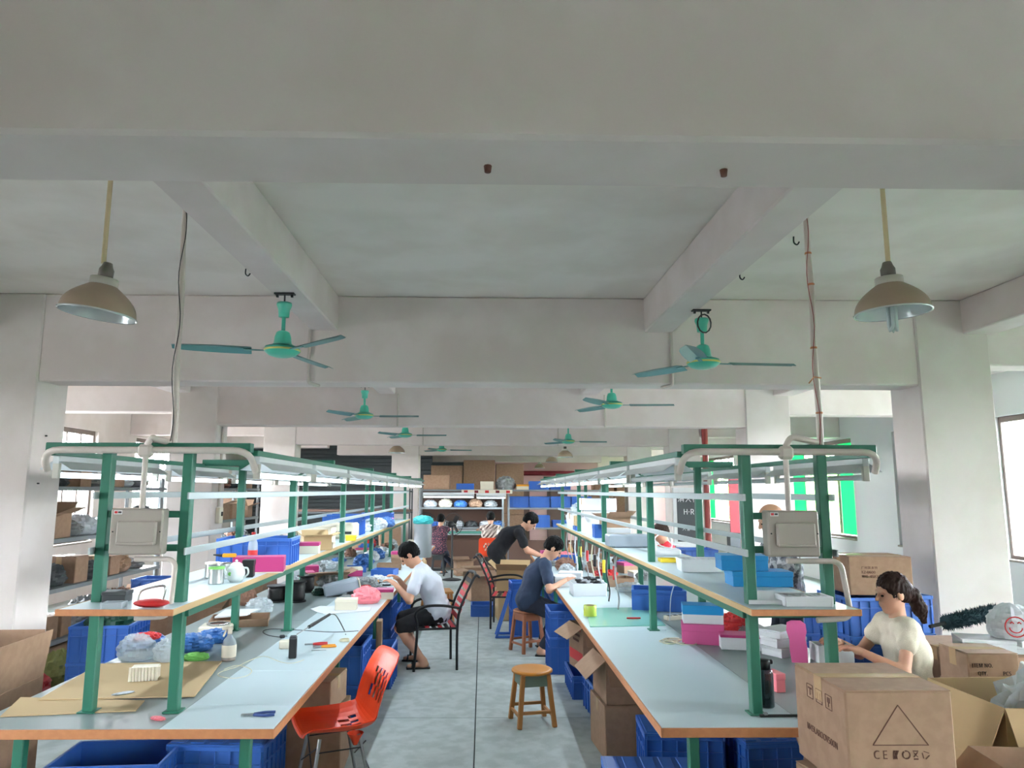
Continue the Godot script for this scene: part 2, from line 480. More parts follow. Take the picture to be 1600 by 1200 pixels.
func windows() -> void:
	var k := 1
	for side in [[XL, -1, LWIN], [XR, 1, RWIN]]:
		for w in side[2]:
			var a := minf(w[0], w[1])
			var b := maxf(w[0], w[1])
			var root := Node3D.new()
			root.name = "window_%d" % k
			k += 1
			add_child(root)
			root.set_meta("kind", "structure")
			root.position = Vector3(side[0] + side[1] * 0.1, 0.95, (a + b) / 2)
			var h := 1.95
			var L := b - a
			var f := MB.new()
			for e in [-1, 1]: f.box(Vector3(0, h / 2, e * (L / 2 - 0.025)), Vector3(0.07, h, 0.05), 0.006)
			f.box(Vector3(0, 0.025, 0), Vector3(0.07, 0.05, L - 0.1), 0.006)
			f.box(Vector3(0, h - 0.04, 0), Vector3(0.07, 0.08, L - 0.1), 0.006)
			part(root, "frame", f.mesh(), M.window_frame)
			part(root, "sill", MB.new().box(Vector3(-side[1] * 0.06, -0.015, 0), Vector3(0.16, 0.03, L), 0.004).mesh(), M.sill)
			if L < 0.5:
				part(root, "closed_panel", MB.new().box(Vector3(0.0, h / 2, 0), Vector3(0.03, h - 0.1, L - 0.08), 0.003).mesh(), M.sill)
				continue
			var n := 4 if L > 2.4 else 3
			for i in range(1, n): part(root, "mullion", MB.new().box(Vector3(0, h / 2, -L / 2 + L * i / n), Vector3(0.06, h - 0.13, 0.04), 0.005).mesh(), M.window_frame)
			for i in n:
				var green: bool = side[1] > 0 and (i == 1 if is_equal_approx(a, -10.05) else (i == 0 or (i == n - 1 and a > -20.0)))
				var pw := L / n - 0.05
				part(root, "green_pane" if green else "pane", MB.new().box(Vector3(side[1] * 0.012, h / 2, -L / 2 + L * (i + 0.5) / n), Vector3(0.006, h - 0.13, pw)).mesh(), M.green_pane if green else M.glass)
			if side[1] < 0:
				for i in int(L / 0.16): part(root, "bar", MB.new().tube([Vector3(-0.07, 0.0, -L / 2 + 0.1 + i * 0.16), Vector3(-0.07, h, -L / 2 + 0.1 + i * 0.16)], 0.008, 6).mesh(), M.window_frame)

func outside() -> void:
	var g := struct("ground_outside", MB.new().box(Vector3(0, -0.6, -12), Vector3(120, 0.3, 120)).mesh(), mk("outside_ground", Color(0.74, 0.725, 0.70), 0.95))
	g.set_meta("label", "ground outside the building")
	mk("leaf", col(112, 156, 66), 0.7)
	M.leaf.backlight_enabled = true; M.leaf.backlight = col(150, 190, 80)
	mk("leaf_dark", col(84, 132, 58), 0.7)
	M.leaf_dark.backlight_enabled = true; M.leaf_dark.backlight = col(110, 150, 60)
	mk("bark", col(96, 82, 66), 0.9)
	var spots := [[Vector3(11.4, -0.45, -15.4), 1.25, 0], [Vector3(14.6, -0.45, -19.6), 1.6, 1], [Vector3(11.0, -0.45, -22.6), 1.5, 0], [Vector3(13.6, -0.45, -28.6), 1.9, 1], [Vector3(11.6, -0.45, -34.6), 2.2, 0], [Vector3(16.2, -0.45, -34.0), 2.4, 1]]
	for i in spots.size():
		tree(spots[i][0], spots[i][1], spots[i][2], 40 + i)

func tree(at: Vector3, r: float, kind: int, sd: int) -> void:
	var rg := RandomNumberGenerator.new()
	rg.seed = sd
	var t := thing("tree", "leafy green tree growing outside the right hand windows", "tree", at, 0, "trees outside the windows")
	var tr := MB.new()
	tr.tube([Vector3.ZERO, Vector3(0.05, r * 0.6, 0), Vector3(0, r * 1.1, 0.05)], 0.11, 7, 0.05)
	for i in 4:
		var a := rg.randf() * TAU
		tr.tube([Vector3(0, r * 0.7, 0), Vector3(cos(a) * r * 0.35, r * 1.15, sin(a) * r * 0.35), Vector3(cos(a) * r * 0.6, r * 1.4, sin(a) * r * 0.6)], 0.05, 6, 0.02)
	part(t, "trunk", tr.mesh(), M.bark)
	var lf := MB.new()
	for i in 2600:
		var d := Vector3(rg.randfn(), rg.randfn(), rg.randfn()).normalized()
		var p := Vector3(0, r * 1.05, 0) + d * Vector3(r, r * 0.95, r) * (0.55 + 0.45 * rg.randf()) * (0.85 + 0.3 * sin(d.x * 5.0 + sd) * cos(d.z * 4.0))
		p.y = maxf(p.y, 0.15)
		var u := Vector3(rg.randfn(), rg.randfn(), rg.randfn()).normalized() * 0.09
		var w := u.cross(d).normalized() * 0.05
		lf.quad(p - u, p - w + u * 0.2, p + u, p + w + u * 0.2)
	part(t, "foliage", lf.mesh(), M.leaf_dark if kind else M.leaf).set_meta("kind", "stuff")

func fans_and_lamps() -> void:
	var f0: Node3D
	var fans := [[Vector3(-1.377, 2.79, -4.888), 75.0, "still"], [Vector3(1.632, 2.79, -5.261), 4.0, ""], [Vector3(-1.534, 2.8, -9.314), 2.0, ""], [Vector3(1.464, 2.82, -8.157), -3.0, ""], [Vector3(-1.322, 2.78, -12.292), 0.0, ""], [Vector3(1.533, 2.73, -12.983), 4.0, ""], [Vector3(-0.953, 2.78, -16.728), 10.0, ""]]
	var labs := ["green ceiling fan over the left bench between the two nearest cross beams", "green ceiling fan with a loop of black cable over the right bench", "green ceiling fan beyond the second cross beam, over the left bench", "green ceiling fan beyond the second cross beam, over the right bench", "green ceiling fan beyond the third cross beam, over the left bench", "green ceiling fan beyond the third cross beam, over the right bench", "green ceiling fan beyond the fourth cross beam in front of the stacked cartons"]
	for i in fans.size(): fan(fans[i][0], fans[i][1], labs[i], i == 1)
	var lamps := [[Vector3(-1.862, 2.764, -3.45), -7.0, "bell shaped lamp on a rod above the left bench, without a bulb", false], [Vector3(2.019, 2.801, -3.45), 2.0, "bell shaped lamp with a folded tube bulb above the right bench", true], [Vector3(-1.802, 2.705, -15.2), 0.0, "small bell lamp before the far white column", false], [Vector3(1.815, 2.666, -16), 0.0, "bell lamp hanging by the far wall, largest of three", false], [Vector3(1.896, 2.71, -20), 0.0, "bell lamp hanging by the far wall, middle of three", false], [Vector3(1.91, 2.687, -24.5), 0.0, "bell lamp hanging by the far wall, smallest of three", false]]
	for l in lamps: bell_lamp(l[0], l[1], l[2], l[3])

func fan(hub: Vector3, turn: float, label: String, loop: bool) -> void:
	var top := 3.2 - hub.y
	var t := thing("ceiling_fan", label, "ceiling fan", hub, 0, "green ceiling fans")
	part(t, "mounting_plate", MB.new().box(Vector3(0, top - 0.006, 0), Vector3(0.14, 0.012, 0.05), 0.003).box(Vector3(-0.05, top - 0.02, 0), Vector3(0.015, 0.02, 0.015)).box(Vector3(0.05, top - 0.02, 0), Vector3(0.015, 0.02, 0.015)).mesh(), M.dark)
	part(t, "hook", MB.new().tube([Vector3(0, top - 0.01, 0), Vector3(0, top - 0.08, 0)], 0.006, 6).mesh(), M.dark)
	part(t, "canopy", MB.new().lathe([[0.0, top - 0.17], [0.036, top - 0.17], [0.04, top - 0.12], [0.053, top - 0.085], [0.05, top - 0.07], [0.0, top - 0.065]], 14).mesh(), M.fan_green)
	part(t, "rod", MB.new().tube([Vector3(0, top - 0.15, 0), Vector3(0, 0.1, 0)], 0.014, 8).mesh(), M.fan_green)
	part(t, "motor_cover", MB.new().lathe([[0.0, 0.028], [0.115, 0.028], [0.075, 0.04], [0.06, 0.055], [0.055, 0.1], [0.045, 0.13], [0.03, 0.14], [0.0, 0.14]], 20).mesh(), M.fan_green)
	var hb := part(t, "motor", MB.new().lathe([[0.0, -0.042], [0.05, -0.04], [0.09, -0.028], [0.118, -0.004], [0.122, 0.012], [0.112, 0.026], [0.0, 0.03]], 24).mesh(), M.fan_green)
	part(hb, "band", MB.new().lathe([[0.1195, -0.002], [0.1235, 0.002], [0.1235, 0.01], [0.1195, 0.013]], 24).mesh(), M.gold)
	var bl := MB.new()
	bl.box(Vector3(0.17, 0.0, 0), Vector3(0.16, 0.006, 0.03), 0.002)
	var rows := []
	for i in 9:
		var u := i / 8.0
		var x := 0.2 + u * 0.5
		var w := 0.062 + 0.012 * sin(u * PI) - 0.012 * u
		var tw := 0.20 - 0.06 * u
		if i == 8: w *= 0.75
		rows.append([Vector3(x, w * sin(tw) - 0.004, -w * cos(tw)), Vector3(x, 0.012, 0), Vector3(x, -w * sin(tw) - 0.004, w * cos(tw))])
	for i in 8:
		for j in 2:
			bl.quad(rows[i][j], rows[i][j + 1], rows[i + 1][j + 1], rows[i + 1][j])
			var dn := Vector3(0, -0.003, 0)
			bl.quad(rows[i][j] + dn, rows[i + 1][j] + dn, rows[i + 1][j + 1] + dn, rows[i][j + 1] + dn)
	var bm := bl.mesh()
	for k in 3:
		var b := part(t, "blade", bm, M.fan_blade)
		b.rotation_degrees.y = turn + k * 120.0
	if loop:
		var pts := []
		for i in 15:
			var a := i / 14.0 * TAU * 1.1
			pts.append(Vector3(cos(a) * 0.05, top - 0.12 + sin(a) * 0.07, 0.06))
		part(t, "cable_loop", MB.new().tube(pts, 0.006, 6).mesh(), M.black)

func bell_lamp(at: Vector3, tilt: float, label: String, bulb: bool) -> void:
	var t := thing("bell_lamp", label, "lamp", at, 0)
	var top := CEIL - at.y
	part(t, "rod", MB.new().tube([Vector3(0, top, 0), Vector3(0, 0.18, 0)], 0.012, 8).mesh(), M.old_pvc)
	var hd := Node3D.new()
	var q := Basis(Vector3.BACK, deg_to_rad(tilt))
	part(t, "socket", MB.new().lathe([[0.0, 0.10], [0.034, 0.10], [0.034, 0.15], [0.026, 0.165], [0.02, 0.185], [0.0, 0.185]], 12).mesh(), M.socket_dark).basis = q
	hd.free()
	part(t, "collar", MB.new().lathe([[0.0, 0.065], [0.062, 0.065], [0.066, 0.07], [0.064, 0.105], [0.0, 0.11]], 18).mesh(), M.socket_white).basis = q
	var prof := []
	for i in 9:
		var u := i / 8.0
		prof.append([lerpf(0.172, 0.062, pow(u, 1.0)) + 0.03 * sin(u * PI), -0.075 + u * 0.145])
	part(t, "shade", MB.new().lathe(prof, 28).mesh(), M.shade_out).basis = q
	var inner := []
	for i in 9: inner.append([prof[8 - i][0] - 0.004, prof[8 - i][1] - 0.002])
	part(t, "shade_lining", MB.new().lathe(inner, 28).lathe([[0.168, -0.077], [0.176, -0.079], [0.176, -0.071], [0.171, -0.068]], 28).mesh(), M.shade_in).basis = q
	if bulb:
		var b := MB.new()
		for k in 3:
			var a := TAU * k / 3.0
			b.tube([Vector3(cos(a) * 0.018, 0.0, sin(a) * 0.018), Vector3(cos(a) * 0.018, -0.10, sin(a) * 0.018), Vector3(cos(a + 1.0) * 0.018, -0.12, sin(a + 1.0) * 0.018), Vector3(cos(a + 1.4) * 0.018, -0.10, sin(a + 1.4) * 0.018), Vector3(cos(a + 1.4) * 0.018, 0.0, sin(a + 1.4) * 0.018)], 0.0085, 8)
		part(t, "bulb", b.mesh(), M.bulb, Vector3(0, -0.045, 0))

# one long two-sided bench with its post frame; s = -1 left, 1 right
const BL := {-1: {"e": -0.97, "o": -2.42, "pi": -1.545, "po": -1.965, "mi": -1.5, "z0": 3.59, "ri": -1.22, "ro": -2.29, "zs": [3.86, 6.0, 8.15, 10.3, 12.45, 14.6]},
	1: {"e": 0.85, "o": 2.33, "pi": 1.375, "po": 1.775, "mi": 1.55, "z0": 3.59, "ri": 1.05, "ro": 2.07, "zs": [3.8, 6.0, 8.3, 10.45, 12.6]}}

func bench(s: int) -> void:
	var d: Dictionary = BL[s]
	var z1: float = d.zs[-1] + 0.4
	var cx: float = (d.e + d.o) / 2
	var t := thing("workbench", "long white workbench with green posts, where the " + ("man in white sits" if s < 0 else "woman in the cream blouse sits"), "workbench", Vector3(cx, 0, -(d.z0 + z1) / 2))
	var o := -t.position
	# tops: sheets over a core board; the middle strip is grey
	var cuts := [d.z0, 3.97, 4.69, 6.48, 8.6, 10.8, 13.0, z1] if s < 0 else [d.z0, 6.02, 8.4, 10.6, z1]
	for i in cuts.size() - 1:
		var L: float = cuts[i + 1] - cuts[i] - 0.003
		var zc: float = -(cuts[i] + cuts[i + 1]) / 2
		part(t, "top_sheet", MB.new().box(o + Vector3((d.e + d.mi) / 2, 0.744, zc), Vector3(absf(d.e - d.mi) - 0.002, 0.012, L), 0.002).mesh(), M.top)
	for i in 4:
		var L: float = (z1 - d.z0) / 4
		part(t, "middle_sheet", MB.new().box(o + Vector3((d.mi + d.o) / 2 + s * 0.0, 0.743, -(d.z0 + L * (i + 0.5))), Vector3(absf(d.mi - d.o) - 0.002, 0.012, L - 0.003), 0.002).mesh(), M.top_grey)
	part(t, "core_board", MB.new().box(o + Vector3(cx, 0.726, -(d.z0 + z1) / 2), Vector3(absf(d.e - d.o), 0.024, z1 - d.z0), 0.001).mesh(), M.edge_wood)
	part(t, "edge_trim", MB.new().box(o + Vector3(d.e - s * 0.004, 0.7275, -(d.z0 + z1) / 2), Vector3(0.008, 0.043, z1 - d.z0 + 0.016), 0.002).mesh(), M.edge_wood)
	part(t, "edge_trim", MB.new().box(o + Vector3(cx, 0.7275, -d.z0 + 0.004), Vector3(absf(d.e - d.o), 0.043, 0.008), 0.002).mesh(), M.edge_wood)
	var lg := MB.new().box(Vector3(0, 0.355, 0), Vector3(0.05, 0.71, 0.05), 0.004).mesh()
	var ps := MB.new().box(Vector3(0, 1.4, 0), Vector3(0.052, 1.3, 0.052), 0.004).mesh()
	var pl := MB.new().box(Vector3(0, 0.754, 0), Vector3(0.085, 0.008, 0.085), 0.002).mesh()
	for i in d.zs.size():
		var z: float = -d.zs[i] + (0.08 if i == 0 else 0.0)
		for x in [d.e + s * 0.18, d.o - s * 0.18]: part(t, "leg", lg, M.green, o + Vector3(x, 0, z))
		part(t, "cross_member", MB.new().box(o + Vector3(cx, 0.69, z), Vector3(absf(d.e - d.o) - 0.2, 0.04, 0.04), 0.003).mesh(), M.green)
		part(t, "cross_member", MB.new().box(o + Vector3(cx, 0.2, z), Vector3(absf(d.e - d.o) - 0.36, 0.04, 0.04), 0.003).mesh(), M.green)
		z = -d.zs[i]
		for x in [d.pi, d.po]:
			var p := part(t, "post", ps, M.green, o + Vector3(x, 0, z))
			part(p, "foot_plate", pl, M.green)
		part(t, "top_bar", MB.new().box(o + Vector3((d.ri + d.ro) / 2, 2.07, z), Vector3(absf(d.ri - d.ro), 0.05, 0.05), 0.003).mesh(), M.green)
		part(t, "shelf_bracket", MB.new().box(o + Vector3((d.pi + d.po) / 2, 1.235, z), Vector3(absf(d.pi - d.po), 0.04, 0.03), 0.003).mesh(), M.green)
	# shelf
	var sz0: float = d.z0 + 0.02
	var sw := absf(d.pi - d.po) + 0.14
	var scx: float = (d.pi + d.po) / 2
	for i in 4:
		var L: float = (z1 - sz0) / 4
		part(t, "shelf_board", MB.new().box(o + Vector3(scx, 1.269, -(sz0 + L * (i + 0.5))), Vector3(sw - 0.016, 0.03, L - 0.003), 0.002).mesh(), M.top)
	for e in [-1, 1]:
		part(t, "shelf_edge", MB.new().box(o + Vector3(scx + e * (sw / 2 - 0.004), 1.269, -(sz0 + z1) / 2), Vector3(0.008, 0.031, z1 - sz0), 0.002).mesh(), M.carton_tan)
		part(t, "shelf_rail", MB.new().box(o + Vector3(scx + e * (sw / 2 - 0.04), 1.232, -(d.zs[0] + z1) / 2), Vector3(0.03, 0.044, z1 - d.zs[0]), 0.003).mesh(), M.green)
	part(t, "shelf_edge", MB.new().box(o + Vector3(scx, 1.269, -sz0 + 0.004), Vector3(sw, 0.031, 0.008), 0.002).mesh(), M.edge_wood)
	# pale strips on the posts, inner and outer side
	for x in [d.pi - s * 0.031, d.po + s * 0.031]:
		for y in [1.82, 1.54]:
			part(t, "strip_rail", MB.new().box(o + Vector3(x, y, -(d.zs[0] - 0.04 + z1) / 2), Vector3(0.01, 0.036, z1 - d.zs[0] + 0.1), 0.002).mesh(), M.alu)
	for x in [d.ri, d.ro]:
		part(t, "light_rail", MB.new().box(o + Vector3(x, 2.045, -(d.zs[0] + z1) / 2), Vector3(0.045, 0.03, z1 - d.zs[0] - 0.06), 0.003).mesh(), M.green)

func tube_light(at: Vector3, on: bool, label: String, group: String, len := 1.22, turn := 0.0, lit := 1.0) -> void:
	var t := thing("tube_light", label, "light", at, turn, group)
	var L := len
	part(t, "channel", MB.new().box(Vector3(0, 0.05, 0), Vector3(0.036, 0.05, L), 0.003).mesh(), M.white_metal)
	var rf := MB.new()
	for s in [-1, 1]:
		rf.quad(Vector3(s * 0.016, 0.04, -s * L / 2), Vector3(s * 0.085, -0.004, -s * L / 2), Vector3(s * 0.085, -0.004, s * L / 2), Vector3(s * 0.016, 0.04, s * L / 2))
		rf.quad(Vector3(s * 0.016, 0.0385, -s * L / 2), Vector3(s * 0.016, 0.0385, s * L / 2), Vector3(s * 0.085, -0.0055, s * L / 2), Vector3(s * 0.085, -0.0055, -s * L / 2))
	part(t, "reflector", rf.mesh(), M.white_metal)
	for s in [-1, 1]: part(t, "end_cap", MB.new().box(Vector3(0, -0.012, s * (L / 2 - 0.015)), Vector3(0.036, 0.085, 0.026), 0.004).mesh(), M.socket_white)
	part(t, "tube", MB.new().tube([Vector3(0, -0.034, -L / 2 + 0.03), Vector3(0, -0.034, L / 2 - 0.03)], 0.016, 10).mesh(), M.tube_on if on else M.tube_off)
	if on:
		var a := AreaLight3D.new()
		a.area_size = Vector2(0.03, L - 0.08)
		a.light_color = Color(0.9, 0.96, 1.0)
		a.light_energy = 1.2 * lit
		a.area_range = 40.0
		a.shadow_enabled = true
		a.position = Vector3(0, -0.055, 0)
		a.rotation_degrees = Vector3(-90, 0, 0)
		t.add_child(a)

const NTH := ["first", "second", "third", "fourth", "fifth", "sixth", "seventh", "eighth", "ninth", "tenth"]

func bench_lights() -> void:
	for i in 8: tube_light(Vector3(-1.22, 1.962, -4.55 - i * 1.33), true, NTH[i] + " lit tube from the front posts on the left bench's aisle rail", "tubes, aisle rail of the left bench")
	for i in 6: tube_light(Vector3(-2.29, 1.962, -4.55 - i * 1.4), i != 5, NTH[i] + (" lit" if i != 5 else " and unlit") + " tube from the front posts on the left bench's outer rail", "tubes, outer rail of the left bench")
	for i in 7: tube_light(Vector3(1.05, 1.962, -4.5 - i * 1.32), i > 0, NTH[i] + (" lit" if i > 0 else " and unlit") + " tube from the front posts on the right bench's aisle rail", "tubes, aisle rail of the right bench")
	for i in 6: tube_light(Vector3(2.07, 1.962, -4.5 - i * 1.36), i > 3, NTH[i] + (" and lit" if i > 3 else " unlit") + " tube from the front posts on the right bench's outer rail", "tubes, outer rail of the right bench")

func pipe(label: String, pts: Array, r: float, m: Material, group := "", nm := "conduit", fit := []) -> void:
	var p0: Vector3 = pts[0]
	var q := []
	for p in pts: q.append(p - p0)
	if fit.is_empty():
		one(nm, label, "pipe" if nm != "cable" else "cable", MB.new().tube(q, r, 10).mesh(), m, p0, 0, group)
	else:
		var t := thing(nm, label, "pipe", p0, 0, group)
		part(t, "pipe_run", MB.new().tube(q, r, 10).mesh(), m)
		for f in fit: part(t, "fitting", MB.new().box(f - p0, Vector3(0.075, 0.07, 0.05), 0.015).mesh(), m)

func bend(pts: Array, r := 0.05) -> Array:   # rounds the inner corners of a polyline
	var out := [pts[0]]
	for i in range(1, pts.size() - 1):
		var a: Vector3 = pts[i] + (pts[i - 1] - pts[i]).limit_length(r)
		var b: Vector3 = pts[i] + (pts[i + 1] - pts[i]).limit_length(r)
		for k in 6:
			var u := k / 5.0
			out.append(a.lerp(pts[i], u).lerp(pts[i].lerp(b, u), u))
	out.append(pts[-1])
	return out

func bench_fittings() -> void:
	for s in [-1, 1]:
		var d: Dictionary = BL[s]
		var w := "left" if s < 0 else "right"
		var z: float = -d.zs[0] + 0.05
		var mx: float = (d.pi + d.po) / 2
		var y := 2.055
		# pipe along the top bar, bending down to the lights at both ends
		pipe("cream conduit across the top of the " + w + " bench frame", bend([Vector3(d.ro, 1.95, z - 0.06), Vector3(d.ro, y, z), Vector3(d.ri, y, z), Vector3(d.ri, 1.95, z - 0.12)], 0.09), 0.018, M.pvc, "", "conduit", [Vector3(mx, y - 0.005, z + 0.004)])
		pipe("cream conduit dropping to the breaker box of the " + w + " bench", [Vector3(mx, y - 0.03, z), Vector3(mx, 1.752, z)], 0.014, M.pvc)
		var ex: float = d.pi if s < 0 else d.po
		pipe("cream conduit from the breaker box down the front post of the " + w + " bench", bend([Vector3(mx - 0.02, 1.50, z - 0.01), Vector3(ex + s * -0.0 + (-0.02 if s < 0 else 0.055), 1.50, z - 0.005), Vector3(ex + (-0.02 if s < 0 else 0.075), 1.225, z + 0.03), Vector3(mx + (0.02 if s < 0 else 0.1), 1.215, z + 0.03)], 0.05), 0.014, M.pvc)
		# bars and the breaker box
		var t := thing("breaker_box", "grey breaker box between the front posts of the " + w + " bench", "breaker box", Vector3(mx, 1.52, -d.zs[0]))
		for yy in [0.205, 0.035]: part(t, "mounting_bar", MB.new().box(Vector3(0, yy, 0.012), Vector3(absf(d.pi - d.po) - 0.05, 0.035, 0.02), 0.003).mesh(), M.green)
		part(t, "housing", MB.new().box(Vector3(0, 0.12, 0.06), Vector3(0.265, 0.23, 0.075), 0.008).mesh(), M.box_grey)
		part(t, "cover_flap", MB.new().box(Vector3(0.008, 0.115, 0.103), Vector3(0.2, 0.12, 0.024), 0.008).mesh(), M.box_grey)
		part(t, "flap_lip", MB.new().box(Vector3(0.008, 0.062, 0.118), Vector3(0.19, 0.014, 0.01), 0.003).mesh(), M.box_grey)
		var st := part(t, "sticker", MB.new().box(Vector3(-0.095, 0.217, 0.0985), Vector3(0.042, 0.02, 0.001)).mesh(), M.white)
		part(st, "sticker_mark", MB.new().box(Vector3(-0.105, 0.217, 0.0995), Vector3(0.015, 0.012, 0.001)).mesh(), M.red)
		part(st, "sticker_mark", MB.new().box(Vector3(-0.086, 0.217, 0.0995), Vector3(0.016, 0.009, 0.001)).mesh(), M.dark)
		for sx in [-0.115, 0.122]: part(t, "screw", MB.new().lathe([[0.0, 0.0], [0.004, 0.0], [0.004, 0.002], [0.0, 0.003]], 8).mesh(), M.dark, Vector3(sx, 0.12, 0.098)).rotation_degrees.x = 90
	# poles that hold the frames up to the ceiling, with a wire along each
	for p in [[Vector3(-1.636, 2.079, -3.86), -0.01, "pale pole from the left bench frame up to the ceiling", M.pvc, "thin dark wire along the pale pole of the left bench"], [Vector3(1.785, 2.089, -3.8), 0.0, "bamboo pole from the right bench frame up to the ceiling", M.pvc, "thin red wire along the bamboo pole of the right bench"]]:
		var b: Vector3 = p[0]
		var h := CEIL - b.y
		var t := thing("pole", p[2], "pole", b)
		var pts := []
		for i in 9: pts.append(Vector3(p[1] * i * 0.3 + 0.004 * sin(i * 1.7), h * i / 8.0, 0.0))
		part(t, "shaft", MB.new().tube(pts, 0.017, 10, 0.014).mesh(), p[3])
		if b.x > 0:
			for i in [1, 3, 5, 6]: part(t, "node_ring", MB.new().lathe([[0.0165, -0.006], [0.019, 0.0], [0.0165, 0.006]], 10).mesh(), M.edge_wood, pts[i])
			part(t, "wire_tie", MB.new().tube([pts[2] + Vector3(-0.05, -0.02, 0.02), pts[2] + Vector3(-0.02, 0.015, 0.02), pts[2] + Vector3(0.02, 0.01, 0.015)], 0.004, 6).mesh(), M.edge_wood)
		var wp := []
		for i in 25: wp.append(b + Vector3(-0.014 + 0.012 * sin(i * 0.7) - 0.002 * i * (1 if b.x < 0 else 0) * 0.0, h * i / 24.0, 0.019))
		pipe(p[4], wp, 0.0025 if b.x < 0 else 0.002, M.black if b.x < 0 else M.red_pipe, "", "cable")
		var hx: Vector3 = b + Vector3(-0.01, 0.018, 0.0)
		var jn: float = -1.755 if b.x < 0 else 1.575
		pipe("cream flexible conduit looping to the pole on the " + ("left" if b.x < 0 else "right") + " frame", curve([hx, Vector3(lerpf(hx.x, jn, 0.5), hx.y + 0.012, hx.z + 0.05), Vector3(jn + 0.03, hx.y + 0.02, hx.z + 0.06), Vector3(jn, 2.075, hx.z + 0.05)]), 0.016, M.pvc)
	for q in [Vector3(2.022, 3.49, -4.5), Vector3(1.948, 3.49, -5.291), Vector3(-1.794, 3.49, -5.298)]:
		one("ceiling_hook", "small dark hook in the ceiling beside a long beam", "hook", MB.new().tube(curve([Vector3(0, 0.01, 0), Vector3(0, -0.03, 0), Vector3(0.02, -0.045, 0), Vector3(0.035, -0.025, 0)], 3), 0.005, 6).mesh(), M.dark, q, 0, "hooks in the ceiling")
	# thin cable ducts down the cross beams
	for q in [[Vector3(-1.474, 3.171, -6.03), Vector3(-1.439, 2.695, -6.03)], [Vector3(1.606, 3.193, -6.03), Vector3(1.547, 2.711, -6.03)]]:
		var a: Vector3 = q[0]
		pipe("cream cable duct down the second cross beam over the " + ("left" if a.x < 0 else "right") + " bench", bend([Vector3(a.x, 3.2, -6.035), Vector3(a.x, 2.74, -6.035), Vector3(a.x + 0.07 * (1 if a.x < 0 else -1), 2.735, -6.15)], 0.03), 0.012, M.pvc)
	for q in [[-1.2, -10.139], [1.72, -10.139], [-1.2, -14.439], [1.5, -14.439]]:
		pipe("cream cable duct down a far cross beam", [Vector3(q[0], 3.2, q[1]), Vector3(q[0], 2.74, q[1])], 0.014, M.pvc, "ducts down the far cross beams")

# ---------- builders of the things ----------
var cache := {}

func crate_mesh(w: float, d: float, h: float) -> Array:
	var key := "crate%.2f_%.2f_%.2f" % [w, d, h]
	if cache.has(key): return cache[key]
	var m := MB.new()
	var t := 0.008
	m.box(Vector3(0, t / 2, 0), Vector3(w - 0.03, t, d - 0.03))
	for s in [-1, 1]:
		m.box(Vector3(s * (w / 2 - 0.015), h / 2, 0), Vector3(t, h, d - 0.03))
		m.box(Vector3(0, h / 2, s * (d / 2 - 0.015)), Vector3(w - 0.03, h, t))
		var nx := int(w / 0.085)
		for i in nx + 1: m.box(Vector3(-w / 2 + 0.018 + (w - 0.036) * i / nx, h / 2 - 0.008, s * (d / 2 - 0.007)), Vector3(0.008, h - 0.02, 0.012))
		var nz := int(d / 0.085)
		for i in nz + 1: m.box(Vector3(s * (w / 2 - 0.007), h / 2 - 0.008, -d / 2 + 0.018 + (d - 0.036) * i / nz), Vector3(0.012, h - 0.02, 0.008))
		m.box(Vector3(0, h * 0.72, s * (d / 2 - 0.006)), Vector3(w - 0.03, 0.008, 0.012))
		m.box(Vector3(s * (w / 2 - 0.006), h * 0.72, 0), Vector3(0.012, 0.008, d - 0.03))
	var r := MB.new()
	for s in [-1, 1]:
		r.box(Vector3(s * (w / 2 - 0.008), h - 0.012, 0), Vector3(0.016, 0.026, d), 0.003)
		r.box(Vector3(0, h - 0.012, s * (d / 2 - 0.008)), Vector3(w - 0.032, 0.026, 0.016), 0.003)
	cache[key] = [m.mesh(), r.mesh()]
	return cache[key]

func crate(at: Vector3, w: float, d: float, h: float, turn: float, label: String, group := "", m: Material = null, fill := "") -> Node3D:
	if m == null: m = M.blue
	var k := crate_mesh(w, d, h)
	var t := thing("plastic_crate", label, "crate", at, turn, group)
	part(t, "tub", k[0], m)
	part(t, "rim", k[1], m)
	if fill == "lid":
		var l := MB.new().box(Vector3(0, h + 0.006, 0), Vector3(w, 0.012, d), 0.004)
		for i in 5: l.box(Vector3(-w * 0.4 + w * 0.2 * i, h + 0.014, 0), Vector3(w * 0.14, 0.008, d * 0.9), 0.003)
		part(t, "lid", l.mesh(), m)
	return t

